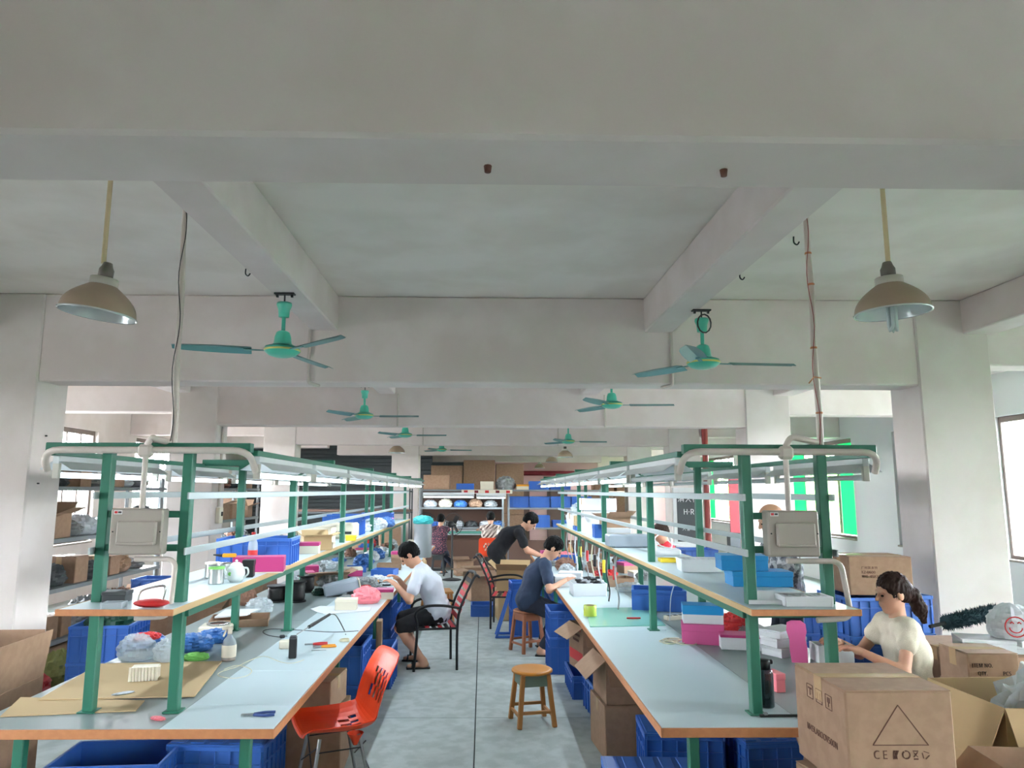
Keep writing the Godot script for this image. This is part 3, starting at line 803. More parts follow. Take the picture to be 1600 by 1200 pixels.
func carton(at: Vector3, w: float, d: float, h: float, turn: float, label: String, open := -1.0, m: Material = null, group := "") -> Node3D:
	if m == null: m = M.carton
	var t := thing("carton", label, "box", at, turn, group)
	if open < 0.0:
		part(t, "body", MB.new().box(Vector3(0, h / 2, 0), Vector3(w, h, d), 0.006).mesh(), m)
		var fl := MB.new()
		fl.box(Vector3(0, h + 0.0012, d / 4 + 0.0006), Vector3(w - 0.004, 0.003, d / 2 - 0.004))
		part(t, "flap", fl.mesh(), m)
		part(t, "flap", MB.new().box(Vector3(0, h + 0.0012, -d / 4 - 0.0006), Vector3(w - 0.004, 0.003, d / 2 - 0.004)).mesh(), m)
		var tp := MB.new().box(Vector3(0, h + 0.0035, 0), Vector3(w + 0.001, 0.001, 0.06))
		for s in [-1, 1]: tp.box(Vector3(s * (w / 2 + 0.0008), h - 0.04, 0), Vector3(0.001, 0.085, 0.06))
		part(t, "tape", tp.mesh(), M.tape)
		return t
	var b := MB.new()
	var k := 0.005
	b.box(Vector3(0, k / 2, 0), Vector3(w, k, d))
	for s in [-1, 1]:
		b.box(Vector3(s * (w / 2 - k / 2), h / 2, 0), Vector3(k, h, d))
		b.box(Vector3(0, h / 2, s * (d / 2 - k / 2)), Vector3(w - 2 * k, h, k))
	part(t, "body", b.mesh(), m)
	for s in [-1, 1]:
		var fl := d * 0.46
		var a: float = deg_to_rad(open + 12.0 * sin(at.x * 7.0 + s * 2.0 + at.z))
		var p := part(t, "flap", MB.new().box(Vector3(0, fl / 2, 0), Vector3(w - 0.006, fl, 0.004)).mesh(), m, Vector3(0, h, s * (d / 2 - 0.003)))
		p.rotation.x = s * a
		var p2 := part(t, "flap", MB.new().box(Vector3(0, fl / 2, 0), Vector3(0.004, fl, d - 0.006)).mesh(), m, Vector3(s * (w / 2 - 0.003), h, 0))
		p2.rotation.z = -s * deg_to_rad(open * 0.9 + 10.0 * cos(at.x * 5.0 + s))
	return t

func gift_box(at: Vector3, w: float, d: float, h: float, turn: float, label: String, bm: Material, lm: Material, lid_h := 0.35, group := "") -> Node3D:
	var t := thing("lidded_box", label, "box", at, turn, group)
	part(t, "box_base", MB.new().box(Vector3(0, h / 2 - 0.004, 0), Vector3(w - 0.006, h - 0.008, d - 0.006), 0.002).mesh(), bm)
	part(t, "lid", MB.new().box(Vector3(0, h - h * lid_h / 2, 0), Vector3(w, h * lid_h, d), 0.003).mesh(), lm)
	return t

func tray(at: Vector3, w: float, d: float, h: float, turn: float, label: String, m: Material, group := "", cells := 0) -> Node3D:
	var t := thing("tray", label, "tray", at, turn, group)
	var b := MB.new()
	b.box(Vector3(0, 0.003, 0), Vector3(w - 0.02, 0.006, d - 0.02))
	for s in [-1, 1]:
		b.box(Vector3(s * (w / 2 - 0.006), h / 2, 0), Vector3(0.008, h, d), 0.002, Basis(Vector3.BACK, -s * 0.1))
		b.box(Vector3(0, h / 2, s * (d / 2 - 0.006)), Vector3(w, h, 0.008), 0.002, Basis(Vector3.RIGHT, s * 0.1))
	part(t, "tray_body", b.mesh(), m)
	if cells > 0:
		var c := MB.new()
		for i in range(1, cells): c.box(Vector3(-w / 2 + w * i / cells, h * 0.45, 0), Vector3(0.006, h * 0.85, d - 0.02))
		part(t, "dividers", c.mesh(), m)
	return t

func bag(at: Vector3, sz: Vector3, sd: int, m: Material, label: String, group := "", turn := 0.0, rough := 0.3, nm := "plastic_bag", cat := "bag") -> Node3D:
	return one(nm, label, cat, MB.new().lump(sz, sd, rough).mesh(), m, at, turn, group)

func cable(pts: Array, r: float, m: Material, label: String, group := "") -> void:
	var p0: Vector3 = pts[0]
	var q := []
	for p in pts: q.append(p - p0)
	one("cable", label, "cable", MB.new().tube(curve(q, 6), r, 6).mesh(), m, p0, 0, group)

func coil(at: Vector3, r: float, turns: int, wire: float, m: Material, label: String, group := "", sd := 1) -> void:
	var rg := RandomNumberGenerator.new()
	rg.seed = sd
	var pts := []
	for i in turns * 12 + 1:
		var a := TAU * i / 12.0
		var rr := r * (1.0 + 0.12 * sin(i * 0.37 + sd) + rg.randf_range(-0.04, 0.04))
		pts.append(Vector3(cos(a) * rr, wire + wire * 1.5 * (i / 12.0) * 0.6 + rg.randf() * wire, sin(a) * rr * 0.75))
	one("cable_coil", label, "cable", MB.new().tube(pts, wire, 5).mesh(), m, at, rg.randf() * 180.0, group)

func sheet(corners: Array, y: float, th: float, m: Material, nm: String, label: String, cat: String, group := "") -> void:
	var c := Vector3.ZERO
	for p in corners: c += p / corners.size()
	var poly := PackedVector2Array()
	for p in corners: poly.append(Vector2(p.x - c.x, -(p.z - c.z)))
	var mb := MB.new()
	mb.xf = Transform3D(Basis(Vector3.RIGHT, -PI / 2), Vector3(0, th / 2, 0))
	mb.prism(poly, th)
	one(nm, label, cat, mb.mesh(), m, Vector3(c.x, y, c.z), 0, group)

func stool(at: Vector3, turn: float, label: String, h: float, r: float, seat: Material, leg: Material, apron: Material) -> void:
	var t := thing("stool", label, "stool", at, turn)
	part(t, "seat", MB.new().lathe([[0.0, h - 0.03], [r - 0.02, h - 0.03], [r, h - 0.022], [r, h - 0.008], [r - 0.012, h], [r * 0.8, h - 0.004], [0.0, h - 0.006]], 28).mesh(), seat)
	var ap := MB.new()
	for k in 4:
		var a := k * PI / 2
		ap.box(Vector3(cos(a), 0, sin(a)) * (r * 0.66) + Vector3(0, h - 0.075, 0), Vector3(0.02, 0.085, r * 1.3), 0.003, Basis(Vector3.UP, -a))
	part(t, "apron", ap.mesh(), apron)
	for sx in [-1, 1]:
		for sz in [-1, 1]:
			part(t, "leg", MB.new().bar(Vector3(sx * r * 0.62, h - 0.03, sz * r * 0.62), Vector3(sx * r * 0.86, 0.0, sz * r * 0.86), 0.036, 0.036, 0.004).mesh(), leg)
	for k in 4:
		var y := h * (0.27 if k % 2 == 0 else 0.2)
		var q := r * lerpf(0.86, 0.62, y / h)
		var a := Vector3(-q, y, q).rotated(Vector3.UP, k * PI / 2)
		var b := Vector3(q, y, q).rotated(Vector3.UP, k * PI / 2)
		part(t, "stretcher", MB.new().bar(a, b, 0.02, 0.024, 0.003).mesh(), leg)

func shell_mesh(holes: bool) -> ArrayMesh:
	# profile of a moulded seat: front lip, seat, curve, back
	var pr := curve([Vector3(0, 0.425, 0.23), Vector3(0, 0.445, 0.2), Vector3(0, 0.43, 0.05), Vector3(0, 0.425, -0.1), Vector3(0, 0.455, -0.19), Vector3(0, 0.56, -0.24), Vector3(0, 0.70, -0.285), Vector3(0, 0.82, -0.335), Vector3(0, 0.845, -0.36)], 4)
	var nu := pr.size()
	var nv := 15
	var g := []
	for i in nu:
		var u := float(i) / (nu - 1)
		var hw := 0.225 + 0.012 * sin(u * PI) - (0.05 * smoothstep(0.82, 1.0, u)) - 0.03 * (1.0 - smoothstep(0.0, 0.12, u))
		var row := []
		for j in nv:
			var s := -1.0 + 2.0 * j / (nv - 1)
			var p: Vector3 = pr[i]
			var cup := pow(absf(s), 2.6) * 0.075 * (0.35 + 0.65 * sin(clampf(u * 1.15, 0.0, 1.0) * PI))
			var back := smoothstep(0.4, 0.75, u)
			row.append(Vector3(s * hw, p.y + cup * (1.0 - back), p.z + cup * back))
		g.append(row)
	var m := MB.new()
	var off := []
	for i in nu:
		var row := []
		for j in nv:
			var du: Vector3 = g[mini(i + 1, nu - 1)][j] - g[maxi(i - 1, 0)][j]
			var dv: Vector3 = g[i][mini(j + 1, nv - 1)] - g[i][maxi(j - 1, 0)]
			row.append(g[i][j] - dv.cross(du).normalized() * -0.006)
		off.append(row)
	for i in nu - 1:
		for j in nv - 1:
			var slot := holes and ((i >= 10 and i <= 13) or (i >= 20 and i <= 24)) and j >= 3 and j <= 10 and (j + i / 2) % 2 == 1
			if slot: continue
			m.quad(g[i][j], g[i][j + 1], g[i + 1][j + 1], g[i + 1][j])
			m.quad(off[i][j], off[i + 1][j], off[i + 1][j + 1], off[i][j + 1])
	for i in nu - 1:
		m.quad(g[i][0], g[i + 1][0], off[i + 1][0], off[i][0])
		m.quad(g[i][nv - 1], off[i][nv - 1], off[i + 1][nv - 1], g[i + 1][nv - 1])
	for j in nv - 1:
		m.quad(g[0][j], off[0][j], off[0][j + 1], g[0][j + 1])
		m.quad(g[nu - 1][j], g[nu - 1][j + 1], off[nu - 1][j + 1], off[nu - 1][j])
	return m.mesh()

func shell_chair(at: Vector3, turn: float, label: String) -> void:
	var t := thing("shell_chair", label, "chair", at, turn)
	part(t, "seat_shell", shell_mesh(true), M.orange)
	for sx in [-1, 1]:
		part(t, "leg", MB.new().tube([Vector3(sx * 0.15, 0.42, 0.13), Vector3(sx * 0.21, 0.0, 0.2)], 0.011, 8).mesh(), M.steel)
		part(t, "leg", MB.new().tube([Vector3(sx * 0.15, 0.42, -0.1), Vector3(sx * 0.21, 0.0, -0.2)], 0.011, 8).mesh(), M.steel)
		part(t, "mounting_boss", MB.new().lathe([[0.014, 0.365], [0.03, 0.40], [0.05, 0.43]], 10, Vector3(sx * 0.15, 0, -0.08)).mesh(), M.orange)
	var w := MB.new()
	for s in [-1, 1]:
		w.tube([Vector3(-0.16, 0.38, s * 0.14), Vector3(0.2, 0.2, s * 0.17)], 0.004, 6)
		w.tube([Vector3(0.16, 0.38, s * 0.14), Vector3(-0.2, 0.2, s * 0.17)], 0.004, 6)
		w.tube([Vector3(s * 0.165, 0.35, -0.12), Vector3(s * 0.165, 0.35, 0.15)], 0.004, 6)
	part(t, "wire_brace", w.mesh(), M.dark)

func strap_chair(at: Vector3, turn: float, label: String) -> void:   # faces +z
	var t := thing("strap_chair", label, "chair", at, turn)
	for s in [-1, 1]:
		var x: float = s * 0.25
		part(t, "side_frame", MB.new().tube(curve([Vector3(x, 0.0, -0.2), Vector3(x, 0.42, -0.2), Vector3(x, 0.62, -0.23), Vector3(x * 0.96, 0.86, -0.34), Vector3(x * 0.9, 0.95, -0.4), Vector3(x * 0.86, 0.93, -0.44)], 5), 0.014, 8).mesh(), M.black)
		part(t, "armrest", MB.new().tube(curve([Vector3(x, 0.62, -0.23), Vector3(x * 1.08, 0.655, -0.05), Vector3(x * 1.08, 0.65, 0.15), Vector3(x * 1.05, 0.58, 0.24), Vector3(x, 0.42, 0.22), Vector3(x, 0.0, 0.25)], 5), 0.014, 8).mesh(), M.black)
		part(t, "seat_rail", MB.new().tube([Vector3(x, 0.42, -0.2), Vector3(x, 0.42, 0.22)], 0.012, 8).mesh(), M.black)
	part(t, "seat_rail", MB.new().tube([Vector3(-0.25, 0.42, 0.22), Vector3(0.25, 0.42, 0.22)], 0.012, 8).tube([Vector3(-0.25, 0.42, -0.2), Vector3(0.25, 0.42, -0.2)], 0.012, 8).mesh(), M.black)
	for i in 6: part(t, "seat_strap", MB.new().box(Vector3(0, 0.43, -0.16 + i * 0.068), Vector3(0.5, 0.006, 0.045), 0.002).mesh(), M.strap_red if i % 2 == 0 else M.black)
	for i in 6:
		var u := i / 5.0
		var p := Vector3(0, 0.52, -0.21).lerp(Vector3(0, 0.88, -0.36), u)
		part(t, "back_strap", MB.new().box(p, Vector3(0.49 - 0.04 * u, 0.05, 0.006), 0.002, Basis(Vector3.RIGHT, -0.38)).mesh(), M.strap_red if i < 5 else M.black)
	part(t, "top_rail", MB.new().tube(curve([Vector3(-0.22, 0.95, -0.4), Vector3(0, 0.965, -0.42), Vector3(0.22, 0.95, -0.4)], 4), 0.016, 8).mesh(), M.black)

func bottle(at: Vector3, h: float, r: float, label: String, body: Material, liquid: Material, cap: Material, fill := 0.35, wrap: Material = null) -> void:
	var t := thing("bottle", label, "bottle", at)
	part(t, "bottle_body", MB.new().lathe([[0.0, 0.0], [r * 0.9, 0.0], [r, h * 0.04], [r, h * 0.55], [r * 0.9, h * 0.68], [r * 0.36, h * 0.86], [r * 0.34, h * 0.93], [0.0, h * 0.93]], 18).mesh(), body)
	if liquid: part(t, "liquid", MB.new().lathe([[0.0, 0.004], [r * 0.86, 0.004], [r * 0.95, h * 0.05], [r * 0.95, h * fill], [0.0, h * fill]], 18).mesh(), liquid)
	if wrap: part(t, "label_band", MB.new().lathe([[r * 1.005, h * 0.22], [r * 1.01, h * 0.23], [r * 1.01, h * 0.46], [r * 1.005, h * 0.47]], 18).mesh(), wrap)
	part(t, "cap", MB.new().lathe([[0.0, h * 0.92], [r * 0.42, h * 0.92], [r * 0.42, h * 0.995], [0.0, h]], 14).mesh(), cap)

func rack(at: Vector3, w: float, d: float, hs: Array, top: float, label: String, m: Material, turn := 0.0) -> Node3D:
	var t := thing("shelf_rack", label, "rack", at, turn)
	for sx in [-1, 1]:
		for sz in [-1, 1]:
			part(t, "upright", MB.new().box(Vector3(sx * (w / 2 - 0.02), top / 2, sz * (d / 2 - 0.02)), Vector3(0.035, top, 0.035), 0.003).mesh(), m)
	for h in hs:
		var s := MB.new().box(Vector3(0, h - 0.004, 0), Vector3(w - 0.01, 0.008, d - 0.01))
		for e in [-1, 1]: s.box(Vector3(0, h - 0.02, e * (d / 2 + 0.002)), Vector3(w, 0.04, 0.006), 0.001)
		part(t, "shelf", s.mesh(), m)
	return t

func pedestal_fan(at: Vector3, turn: float, label: String) -> void:
	var t := thing("pedestal_fan", label, "fan", at, turn)
	part(t, "base", MB.new().lathe([[0.0, 0.0], [0.2, 0.0], [0.2, 0.015], [0.15, 0.03], [0.03, 0.05], [0.0, 0.05]], 24).mesh(), M.dark)
	part(t, "pole", MB.new().tube([Vector3(0, 0.04, 0), Vector3(0, 1.1, 0)], 0.02, 8).mesh(), M.black)
	part(t, "motor", MB.new().ball(Vector3(0, 1.15, -0.06), Vector3(0.07, 0.07, 0.1)).mesh(), M.black)
	part(t, "hub", MB.new().ball(Vector3(0, 1.15, 0.1), Vector3(0.05, 0.05, 0.02)).mesh(), M.socket_white)
	var gd := MB.new()
	for k in 28:
		var a := TAU * k / 28
		var e := Vector3(cos(a) * 0.23, 1.15 + sin(a) * 0.23, 0.05)
		gd.tube([Vector3(cos(a) * 0.04, 1.15 + sin(a) * 0.04, 0.11), e, Vector3(cos(a) * 0.05, 1.15 + sin(a) * 0.05, -0.02)], 0.002, 4, -1.0, false)
	var rim := []
	for k in 25: rim.append(Vector3(cos(TAU * k / 24) * 0.23, 1.15 + sin(TAU * k / 24) * 0.23, 0.05))
	gd.tube(rim, 0.006, 6)
	part(t, "guard", gd.mesh(), M.black)
	for k in 3:
		var b := part(t, "blade", MB.new().box(Vector3(0.11, 0, 0), Vector3(0.17, 0.09, 0.004), 0.002, Basis(Vector3.RIGHT, 0.4)).mesh(), M.dark, Vector3(0, 1.15, 0.05))
		b.rotation.z = TAU * k / 3


func more_materials() -> void:
	mk("orange", col(228, 68, 28), 0.38)
	mk("strap_red", col(176, 34, 44), 0.6)
	mk("stool_seat", col(196, 128, 44), 0.28)
	mk("stool_leg", col(178, 122, 66), 0.5)
	mk("stool_paint", col(118, 138, 124), 0.6)
	mk("stool_red", col(158, 96, 62), 0.5)
	mk("magenta", col(176, 52, 112), 0.5)
	mk("pink", col(214, 92, 150), 0.55)
	mk("pink_bag", col(240, 130, 140), 0.4)
	mk("box_blue", col(26, 134, 196), 0.45)
	mk("yellow", col(232, 202, 50), 0.5)
	mk("orange_handle", col(228, 150, 30), 0.45)
	mk("handle_blue", col(48, 70, 128), 0.45)
	mk("glass_green", Color(0.52, 0.80, 0.72), 0.05)
	M.glass_green.clearcoat_enabled = true
	mk("tape_green", col(198, 214, 84), 0.25)
	mk("cream", col(222, 214, 194), 0.5)
	mk("device_grey", col(150, 160, 170), 0.45)
	mk("teal", col(62, 190, 190), 0.5)
	mk("lime", col(120, 190, 90), 0.6)
	mk("wire_grey", col(150, 152, 150), 0.5)
	mk("wire_beige", col(214, 208, 180), 0.5)
	mk("red_liquid", col(190, 44, 22), 0.2)
	mk("amber", col(206, 140, 60), 0.3)
	mk("tan_paper", col(190, 164, 124), 0.85)
	mk("duster", col(26, 58, 66), 0.8)
	mk("foam_white", Color(0.88, 0.89, 0.9), 0.7)
	mk("bottle_dark", Color(0.10, 0.16, 0.18, 0.75), 0.08)
	M.bottle_dark.transparency = BaseMaterial3D.TRANSPARENCY_ALPHA
	var cp := mk("clear_plastic", Color(0.82, 0.86, 0.88, 0.4), 0.3)
	cp.transparency = BaseMaterial3D.TRANSPARENCY_ALPHA
	mk("bag_white", Color(0.80, 0.82, 0.84), 0.35)
	mk("bag_grey", Color(0.52, 0.53, 0.53), 0.45)
	mk("bag_blue", col(60, 110, 176), 0.3)
	mk("bag_green", col(20, 66, 52), 0.4)
	mk("bag_brown", col(120, 84, 66), 0.6)
	mk("bag_red", col(198, 40, 42), 0.4)
	mk("cloth_olive", col(120, 120, 66), 0.8)
	mk("crockery", Color(0.86, 0.89, 0.88), 0.2)
	mk("tin", Color(0.74, 0.75, 0.74), 0.25, 0.7)
	mk("wood_board", col(128, 100, 74), 0.7)
	mk("brown_panel", col(86, 62, 50), 0.7)
	mk("slate", col(58, 62, 64), 0.6)

func contents() -> void:
	more_materials()
	left_bench_top()
	left_shelf()
	right_bench_top()
	right_shelf()
	under_left()
	under_right()
	aisle()
	right_front()
	left_store()
	far_rack()
	far_wall_things()
	bench_clutter()
	wall_things()

func pliers(at: Vector3, turn: float, hm: Material, label: String) -> void:
	var t := thing("pliers", label, "pliers", at, turn)
	for s in [-1, 1]:
		part(t, "handle", MB.new().tube(curve([Vector3(0.01, 0.008, s * 0.006), Vector3(0.06, 0.008, s * 0.026), Vector3(0.11, 0.008, s * 0.022)], 4), 0.007, 6).mesh(), hm)
		part(t, "jaw", MB.new().bar(Vector3(0.012, 0.008, -s * 0.004), Vector3(-0.05, 0.008, s * 0.003), 0.009, 0.01, 0.002).mesh(), M.steel)

func left_bench_top() -> void:
	sheet([Vector3(-2.347, 0.75, -3.769), Vector3(-1.733, 0.75, -3.858), Vector3(-1.77, 0.75, -4.036), Vector3(-2.455, 0.75, -4.1)], 0.751, 0.005, M.tan_paper, "cardboard_sheet", "small flat cardboard sheet under the larger one on the left bench", "cardboard")
	sheet([Vector3(-2.321, 0.75, -4.028), Vector3(-1.532, 0.75, -4.094), Vector3(-1.669, 0.75, -4.892), Vector3(-2.418, 0.75, -4.827)], 0.757, 0.006, M.tan_paper, "cardboard_sheet", "large flat cardboard sheet lying around the left bench's front posts", "cardboard")
	# fluted cardboard holder
	var at: Vector3 = Vector3(-1.952, 0.764, -4.423)
	var t := thing("cardboard_holder", "little fluted cardboard holder on the large cardboard sheet", "holder", at, 12)
	var h := MB.new()
	for i in 9: h.tube([Vector3(-0.07 + i * 0.0175, 0.0, 0.03), Vector3(-0.07 + i * 0.0175, 0.075, 0.03)], 0.0095, 6)
	h.box(Vector3(0, 0.037, -0.02), Vector3(0.15, 0.074, 0.08), 0.006)
	part(t, "holder_body", h.mesh(), M.cream)
	bag(Vector3(-2.243, 0.764, -4.939), Vector3(0.26, 0.15, 0.18), 3, M.clear_plastic, "crumpled clear plastic bag behind the fluted cardboard holder")
	bag(Vector3(-2.021, 0.764, -4.902), Vector3(0.2, 0.13, 0.18), 13, M.clear_plastic, "second crumpled clear bag between the left bench's front posts")
	bag(Vector3(-2.38, 0.75, -5.355), Vector3(0.3, 0.1, 0.26), 4, M.bag_blue, "blue bubble bag with a red edge behind the clear bags")
	bag(Vector3(-2.011, 0.75, -5.271), Vector3(0.3, 0.11, 0.24), 5, M.bag_blue, "blue bubble bag beside the spray bottle")
	bag(Vector3(-1.958, 0.75, -5.55), Vector3(0.26, 0.09, 0.2), 6, M.bag_blue, "blue bubble bag touching the spray bottle's far side")
	bag(Vector3(-2.273, 0.845, -5.135), Vector3(0.2, 0.05, 0.1), 7, M.bag_red, "red film on top of the blue bubble bag", "", 30)
	bag(Vector3(-1.865, 0.75, -4.964), Vector3(0.17, 0.05, 0.07), 8, M.lime, "bright green scrubbing cloth by the left bench's front post", "", 15, 0.2, "cleaning_cloth", "cloth")
	# spray bottle
	at = Vector3(-1.653, 0.75, -4.963)
	t = thing("spray_bottle", "clear spray bottle with amber liquid and a torn label on the left bench", "spray bottle", at, 20)
	part(t, "bottle_body", MB.new().lathe([[0.0, 0.0], [0.042, 0.0], [0.045, 0.01], [0.045, 0.1], [0.036, 0.13], [0.016, 0.155], [0.015, 0.17], [0.0, 0.17]], 18).mesh(), M.clear_plastic)
	part(t, "liquid", MB.new().lathe([[0.0, 0.003], [0.04, 0.003], [0.042, 0.05], [0.0, 0.05]], 16).mesh(), M.amber)
	part(t, "paper_label", MB.new().lathe([[0.0456, 0.025], [0.046, 0.026], [0.046, 0.1], [0.0456, 0.101]], 18).mesh(), M.cream)
	part(t, "trigger_head", MB.new().box(Vector3(0.0, 0.19, 0), Vector3(0.03, 0.05, 0.03), 0.006).box(Vector3(-0.025, 0.205, 0), Vector3(0.05, 0.022, 0.022), 0.004).box(Vector3(-0.03, 0.175, 0), Vector3(0.012, 0.05, 0.014), 0.003, Basis(Vector3.BACK, -0.4)).mesh(), M.cream)
	# beige hot plate like box with a round opening
	at = Vector3(-2.076, 0.75, -5.914)
	t = thing("hot_plate", "flat beige electric plate with a round opening on the left bench", "appliance", at, 8)
	part(t, "housing", MB.new().box(Vector3(0, 0.03, 0), Vector3(0.24, 0.06, 0.2), 0.012).mesh(), M.cream)
	part(t, "ring", MB.new().lathe([[0.06, 0.06], [0.085, 0.062], [0.085, 0.07], [0.06, 0.07]], 22, Vector3(0.01, 0, 0)).mesh(), M.tin)
	part(t, "element", MB.new().lathe([[0.0, 0.061], [0.055, 0.061], [0.055, 0.064], [0.0, 0.065]], 20, Vector3(0.01, 0, 0)).mesh(), M.brown_ink)
	tray(Vector3(-2.009, 0.75, -6.271), 0.46, 0.34, 0.06, 14, "shallow open carton of papers under the left shelf", M.carton)
	sheet([Vector3(-2.214, 0.79, -6.246), Vector3(-1.99, 0.79, -6.369), Vector3(-1.956, 0.79, -6.665), Vector3(-2.259, 0.79, -6.631)], 0.80, 0.012, M.paper, "paper_stack", "stack of white papers in the shallow carton", "paper")
	cable([Vector3(-1.166, 0.75, -4.979), Vector3(-1.206, 0.75, -4.89), Vector3(-1.293, 0.75, -4.908), Vector3(-1.444, 0.75, -5.073), Vector3(-1.506, 0.75, -4.999), Vector3(-1.541, 0.75, -4.789), Vector3(-1.594, 0.75, -4.659), Vector3(-1.573, 0.75, -4.566), Vector3(-1.465, 0.75, -4.506), Vector3(-1.402, 0.75, -4.581), Vector3(-1.432, 0.75, -4.723), Vector3(-1.552, 0.75, -4.823), Vector3(-1.597, 0.75, -4.723)], 0.003, M.wire_beige, "thin beige wire curling on the left bench before the cardboard")
	# soldering stand and iron
	at = Vector3(-1.26, 0.75, -5.053)
	t = thing("iron_stand", "upright black soldering iron stand on the left bench", "stand", at, 12)
	part(t, "block", MB.new().box(Vector3(0, 0.065, 0), Vector3(0.05, 0.13, 0.085), 0.005).mesh(), M.dark)
	part(t, "plate", MB.new().box(Vector3(0.0, 0.132, 0), Vector3(0.04, 0.006, 0.075), 0.002).mesh(), M.black)
	var a: Vector3 = Vector3(-1.234, 0.9, -5.04)
	var b: Vector3 = Vector3(-1.143, 0.93, -5.639)
	t = thing("soldering_iron", "black soldering iron leaning up on its stand", "soldering iron", a)
	var dv := b - a
	part(t, "tip", MB.new().tube([Vector3.ZERO, dv * 0.35], 0.004, 7).mesh(), M.steel)
	part(t, "collar", MB.new().tube([dv * 0.34, dv * 0.42], 0.012, 8).mesh(), M.black)
	part(t, "grip", MB.new().tube([dv * 0.42, dv], 0.013, 8, 0.01).mesh(), M.black)
	cable([b, Vector3(-1.166, 0.86, -6.008), Vector3(-1.09, 0.753, -5.974), Vector3(-1.049, 0.75, -5.81)], 0.004, M.black, "black cord trailing from the soldering iron")
	cable([Vector3(-1.513, 0.75, -5.713), Vector3(-1.631, 0.75, -5.786), Vector3(-1.72, 0.75, -5.939), Vector3(-1.68, 0.75, -6.045), Vector3(-1.438, 0.75, -5.991), Vector3(-1.168, 0.75, -5.912), Vector3(-0.977, 0.75, -5.964)], 0.0045, M.dark, "dark cord with a plug across the left bench")
	t = thing("mains_plug", "black mains plug lying on the left bench", "plug", Vector3(-1.502, 0.75, -5.689), 20)
	part(t, "plug_body", MB.new().box(Vector3(0, 0.012, 0), Vector3(0.04, 0.022, 0.03), 0.006).mesh(), M.black)
	for s in [-1, 1]: part(t, "pin", MB.new().box(Vector3(0.028, 0.012, s * 0.007), Vector3(0.018, 0.006, 0.002)).mesh(), M.steel)
	t = thing("solder_block", "small white block beside the iron stand on the left bench", "block", Vector3(-1.386, 0.75, -5.33), 10)
	part(t, "block", MB.new().box(Vector3(0, 0.028, 0), Vector3(0.075, 0.056, 0.06), 0.006).mesh(), M.cream)
	pliers(Vector3(-1.131, 0.75, -3.78), 10, M.handle_blue, "open pliers with dark blue handles at the left bench's front edge")
	pliers(Vector3(-1.222, 0.75, -5.437), 12, M.bag_red, "long nosed pliers with red handles beside the iron stand")
	pliers(Vector3(-1.144, 0.75, -5.351), 18, M.orange_handle, "cutters with orange handles beside the iron stand")
	one("screwdriver_blade", "thin steel blade lying by the orange handled cutters", "tool", MB.new().bar(Vector3(-0.05, 0.004, 0), Vector3(0.05, 0.004, -0.01), 0.008, 0.004, 0.001).mesh(), M.steel, Vector3(-1.13, 0.75, -5.247))
	coil(Vector3(-1.01, 0.75, -5.547), 0.035, 4, 0.004, M.wire_beige, "little coil of cream wire near the left bench's aisle edge")
	one("pink_tag", "pinkish torn tag by the foot of the left bench's front post", "tag", MB.new().lump(Vector3(0.1, 0.012, 0.05), 12, 0.4).mesh(), M.pink_bag, Vector3(-1.567, 0.75, -3.733), -30)
	one("pink_tag", "torn tape scrap on the large cardboard sheet", "tag", MB.new().lump(Vector3(0.12, 0.008, 0.05), 14, 0.4).mesh(), M.bag_white, Vector3(-1.932, 0.763, -4.133), 40)
	for e in [[Vector3(-1.264, 0.75, -6.989), 0.2, 0.14, 0.105, "cream two-piece box standing on the left bench by the pink bag", M.cream, M.cream], [Vector3(-1.025, 0.75, -7.719), 0.22, 0.16, 0.1, "magenta box with a cream end near the man in white", M.cream, M.magenta]]:
		gift_box(e[0], e[1], e[2], e[3], 4, e[4], e[5], e[6], 0.3)
	bag(Vector3(-1.148, 0.75, -7.417), Vector3(0.3, 0.15, 0.24), 21, M.pink_bag, "pink plastic bag beside the cream box on the left bench", "", 0, 0.22)
	at = Vector3(-1.503, 0.75, -7.948)
	t = thing("grey_console", "grey instrument case tilted on the left bench behind the cream box", "instrument", at, 14)
	part(t, "case", MB.new().box(Vector3(0, 0.085, 0), Vector3(0.36, 0.11, 0.26), 0.015, Basis(Vector3.BACK, 0.22)).mesh(), M.device_grey)
	part(t, "front_panel", MB.new().box(Vector3(0.19, 0.12, 0), Vector3(0.014, 0.1, 0.24), 0.003, Basis(Vector3.BACK, 0.22)).mesh(), M.cream)
	part(t, "prop", MB.new().box(Vector3(0.1, 0.02, 0), Vector3(0.06, 0.04, 0.2), 0.003).mesh(), M.dark)
	sheet([Vector3(-1.596, 0.75, -6.989), Vector3(-1.549, 0.75, -7.177), Vector3(-1.049, 0.75, -7.101), Vector3(-1.033, 0.75, -6.917), Vector3(-1.399, 0.75, -6.709)], 0.752, 0.006, M.paper, "newspaper", "folded newspaper in front of the cream box on the left bench", "paper")
	for i in 3:
		var q: Vector3 = [Vector3(-2.053, 0.75, -7.499), Vector3(-1.862, 0.75, -7.499), Vector3(-1.927, 0.75, -8.192)][i]
		t = thing("cable_reel", ["black cable reel under the left shelf by the second post", "dark ribbed cable reel before the second inner post", "dark cable reel behind the other two under the left shelf"][i], "reel", q, 20 + i * 30)
		var hh: float = [0.16, 0.2, 0.18][i]
		part(t, "winding", MB.new().lathe([[0.06, 0.012], [0.082, 0.014], [0.09, hh * 0.3], [0.084, hh * 0.5], [0.09, hh * 0.7], [0.082, hh - 0.014], [0.06, hh - 0.012]], 18).mesh(), M.black)
		part(t, "flange", MB.new().lathe([[0.0, 0.0], [0.1, 0.0], [0.1, 0.012], [0.0, 0.013]], 20).mesh(), M.dark)
		part(t, "flange", MB.new().lathe([[0.0, hh - 0.012], [0.1, hh - 0.012], [0.1, hh], [0.0, hh]], 20).mesh(), M.dark)
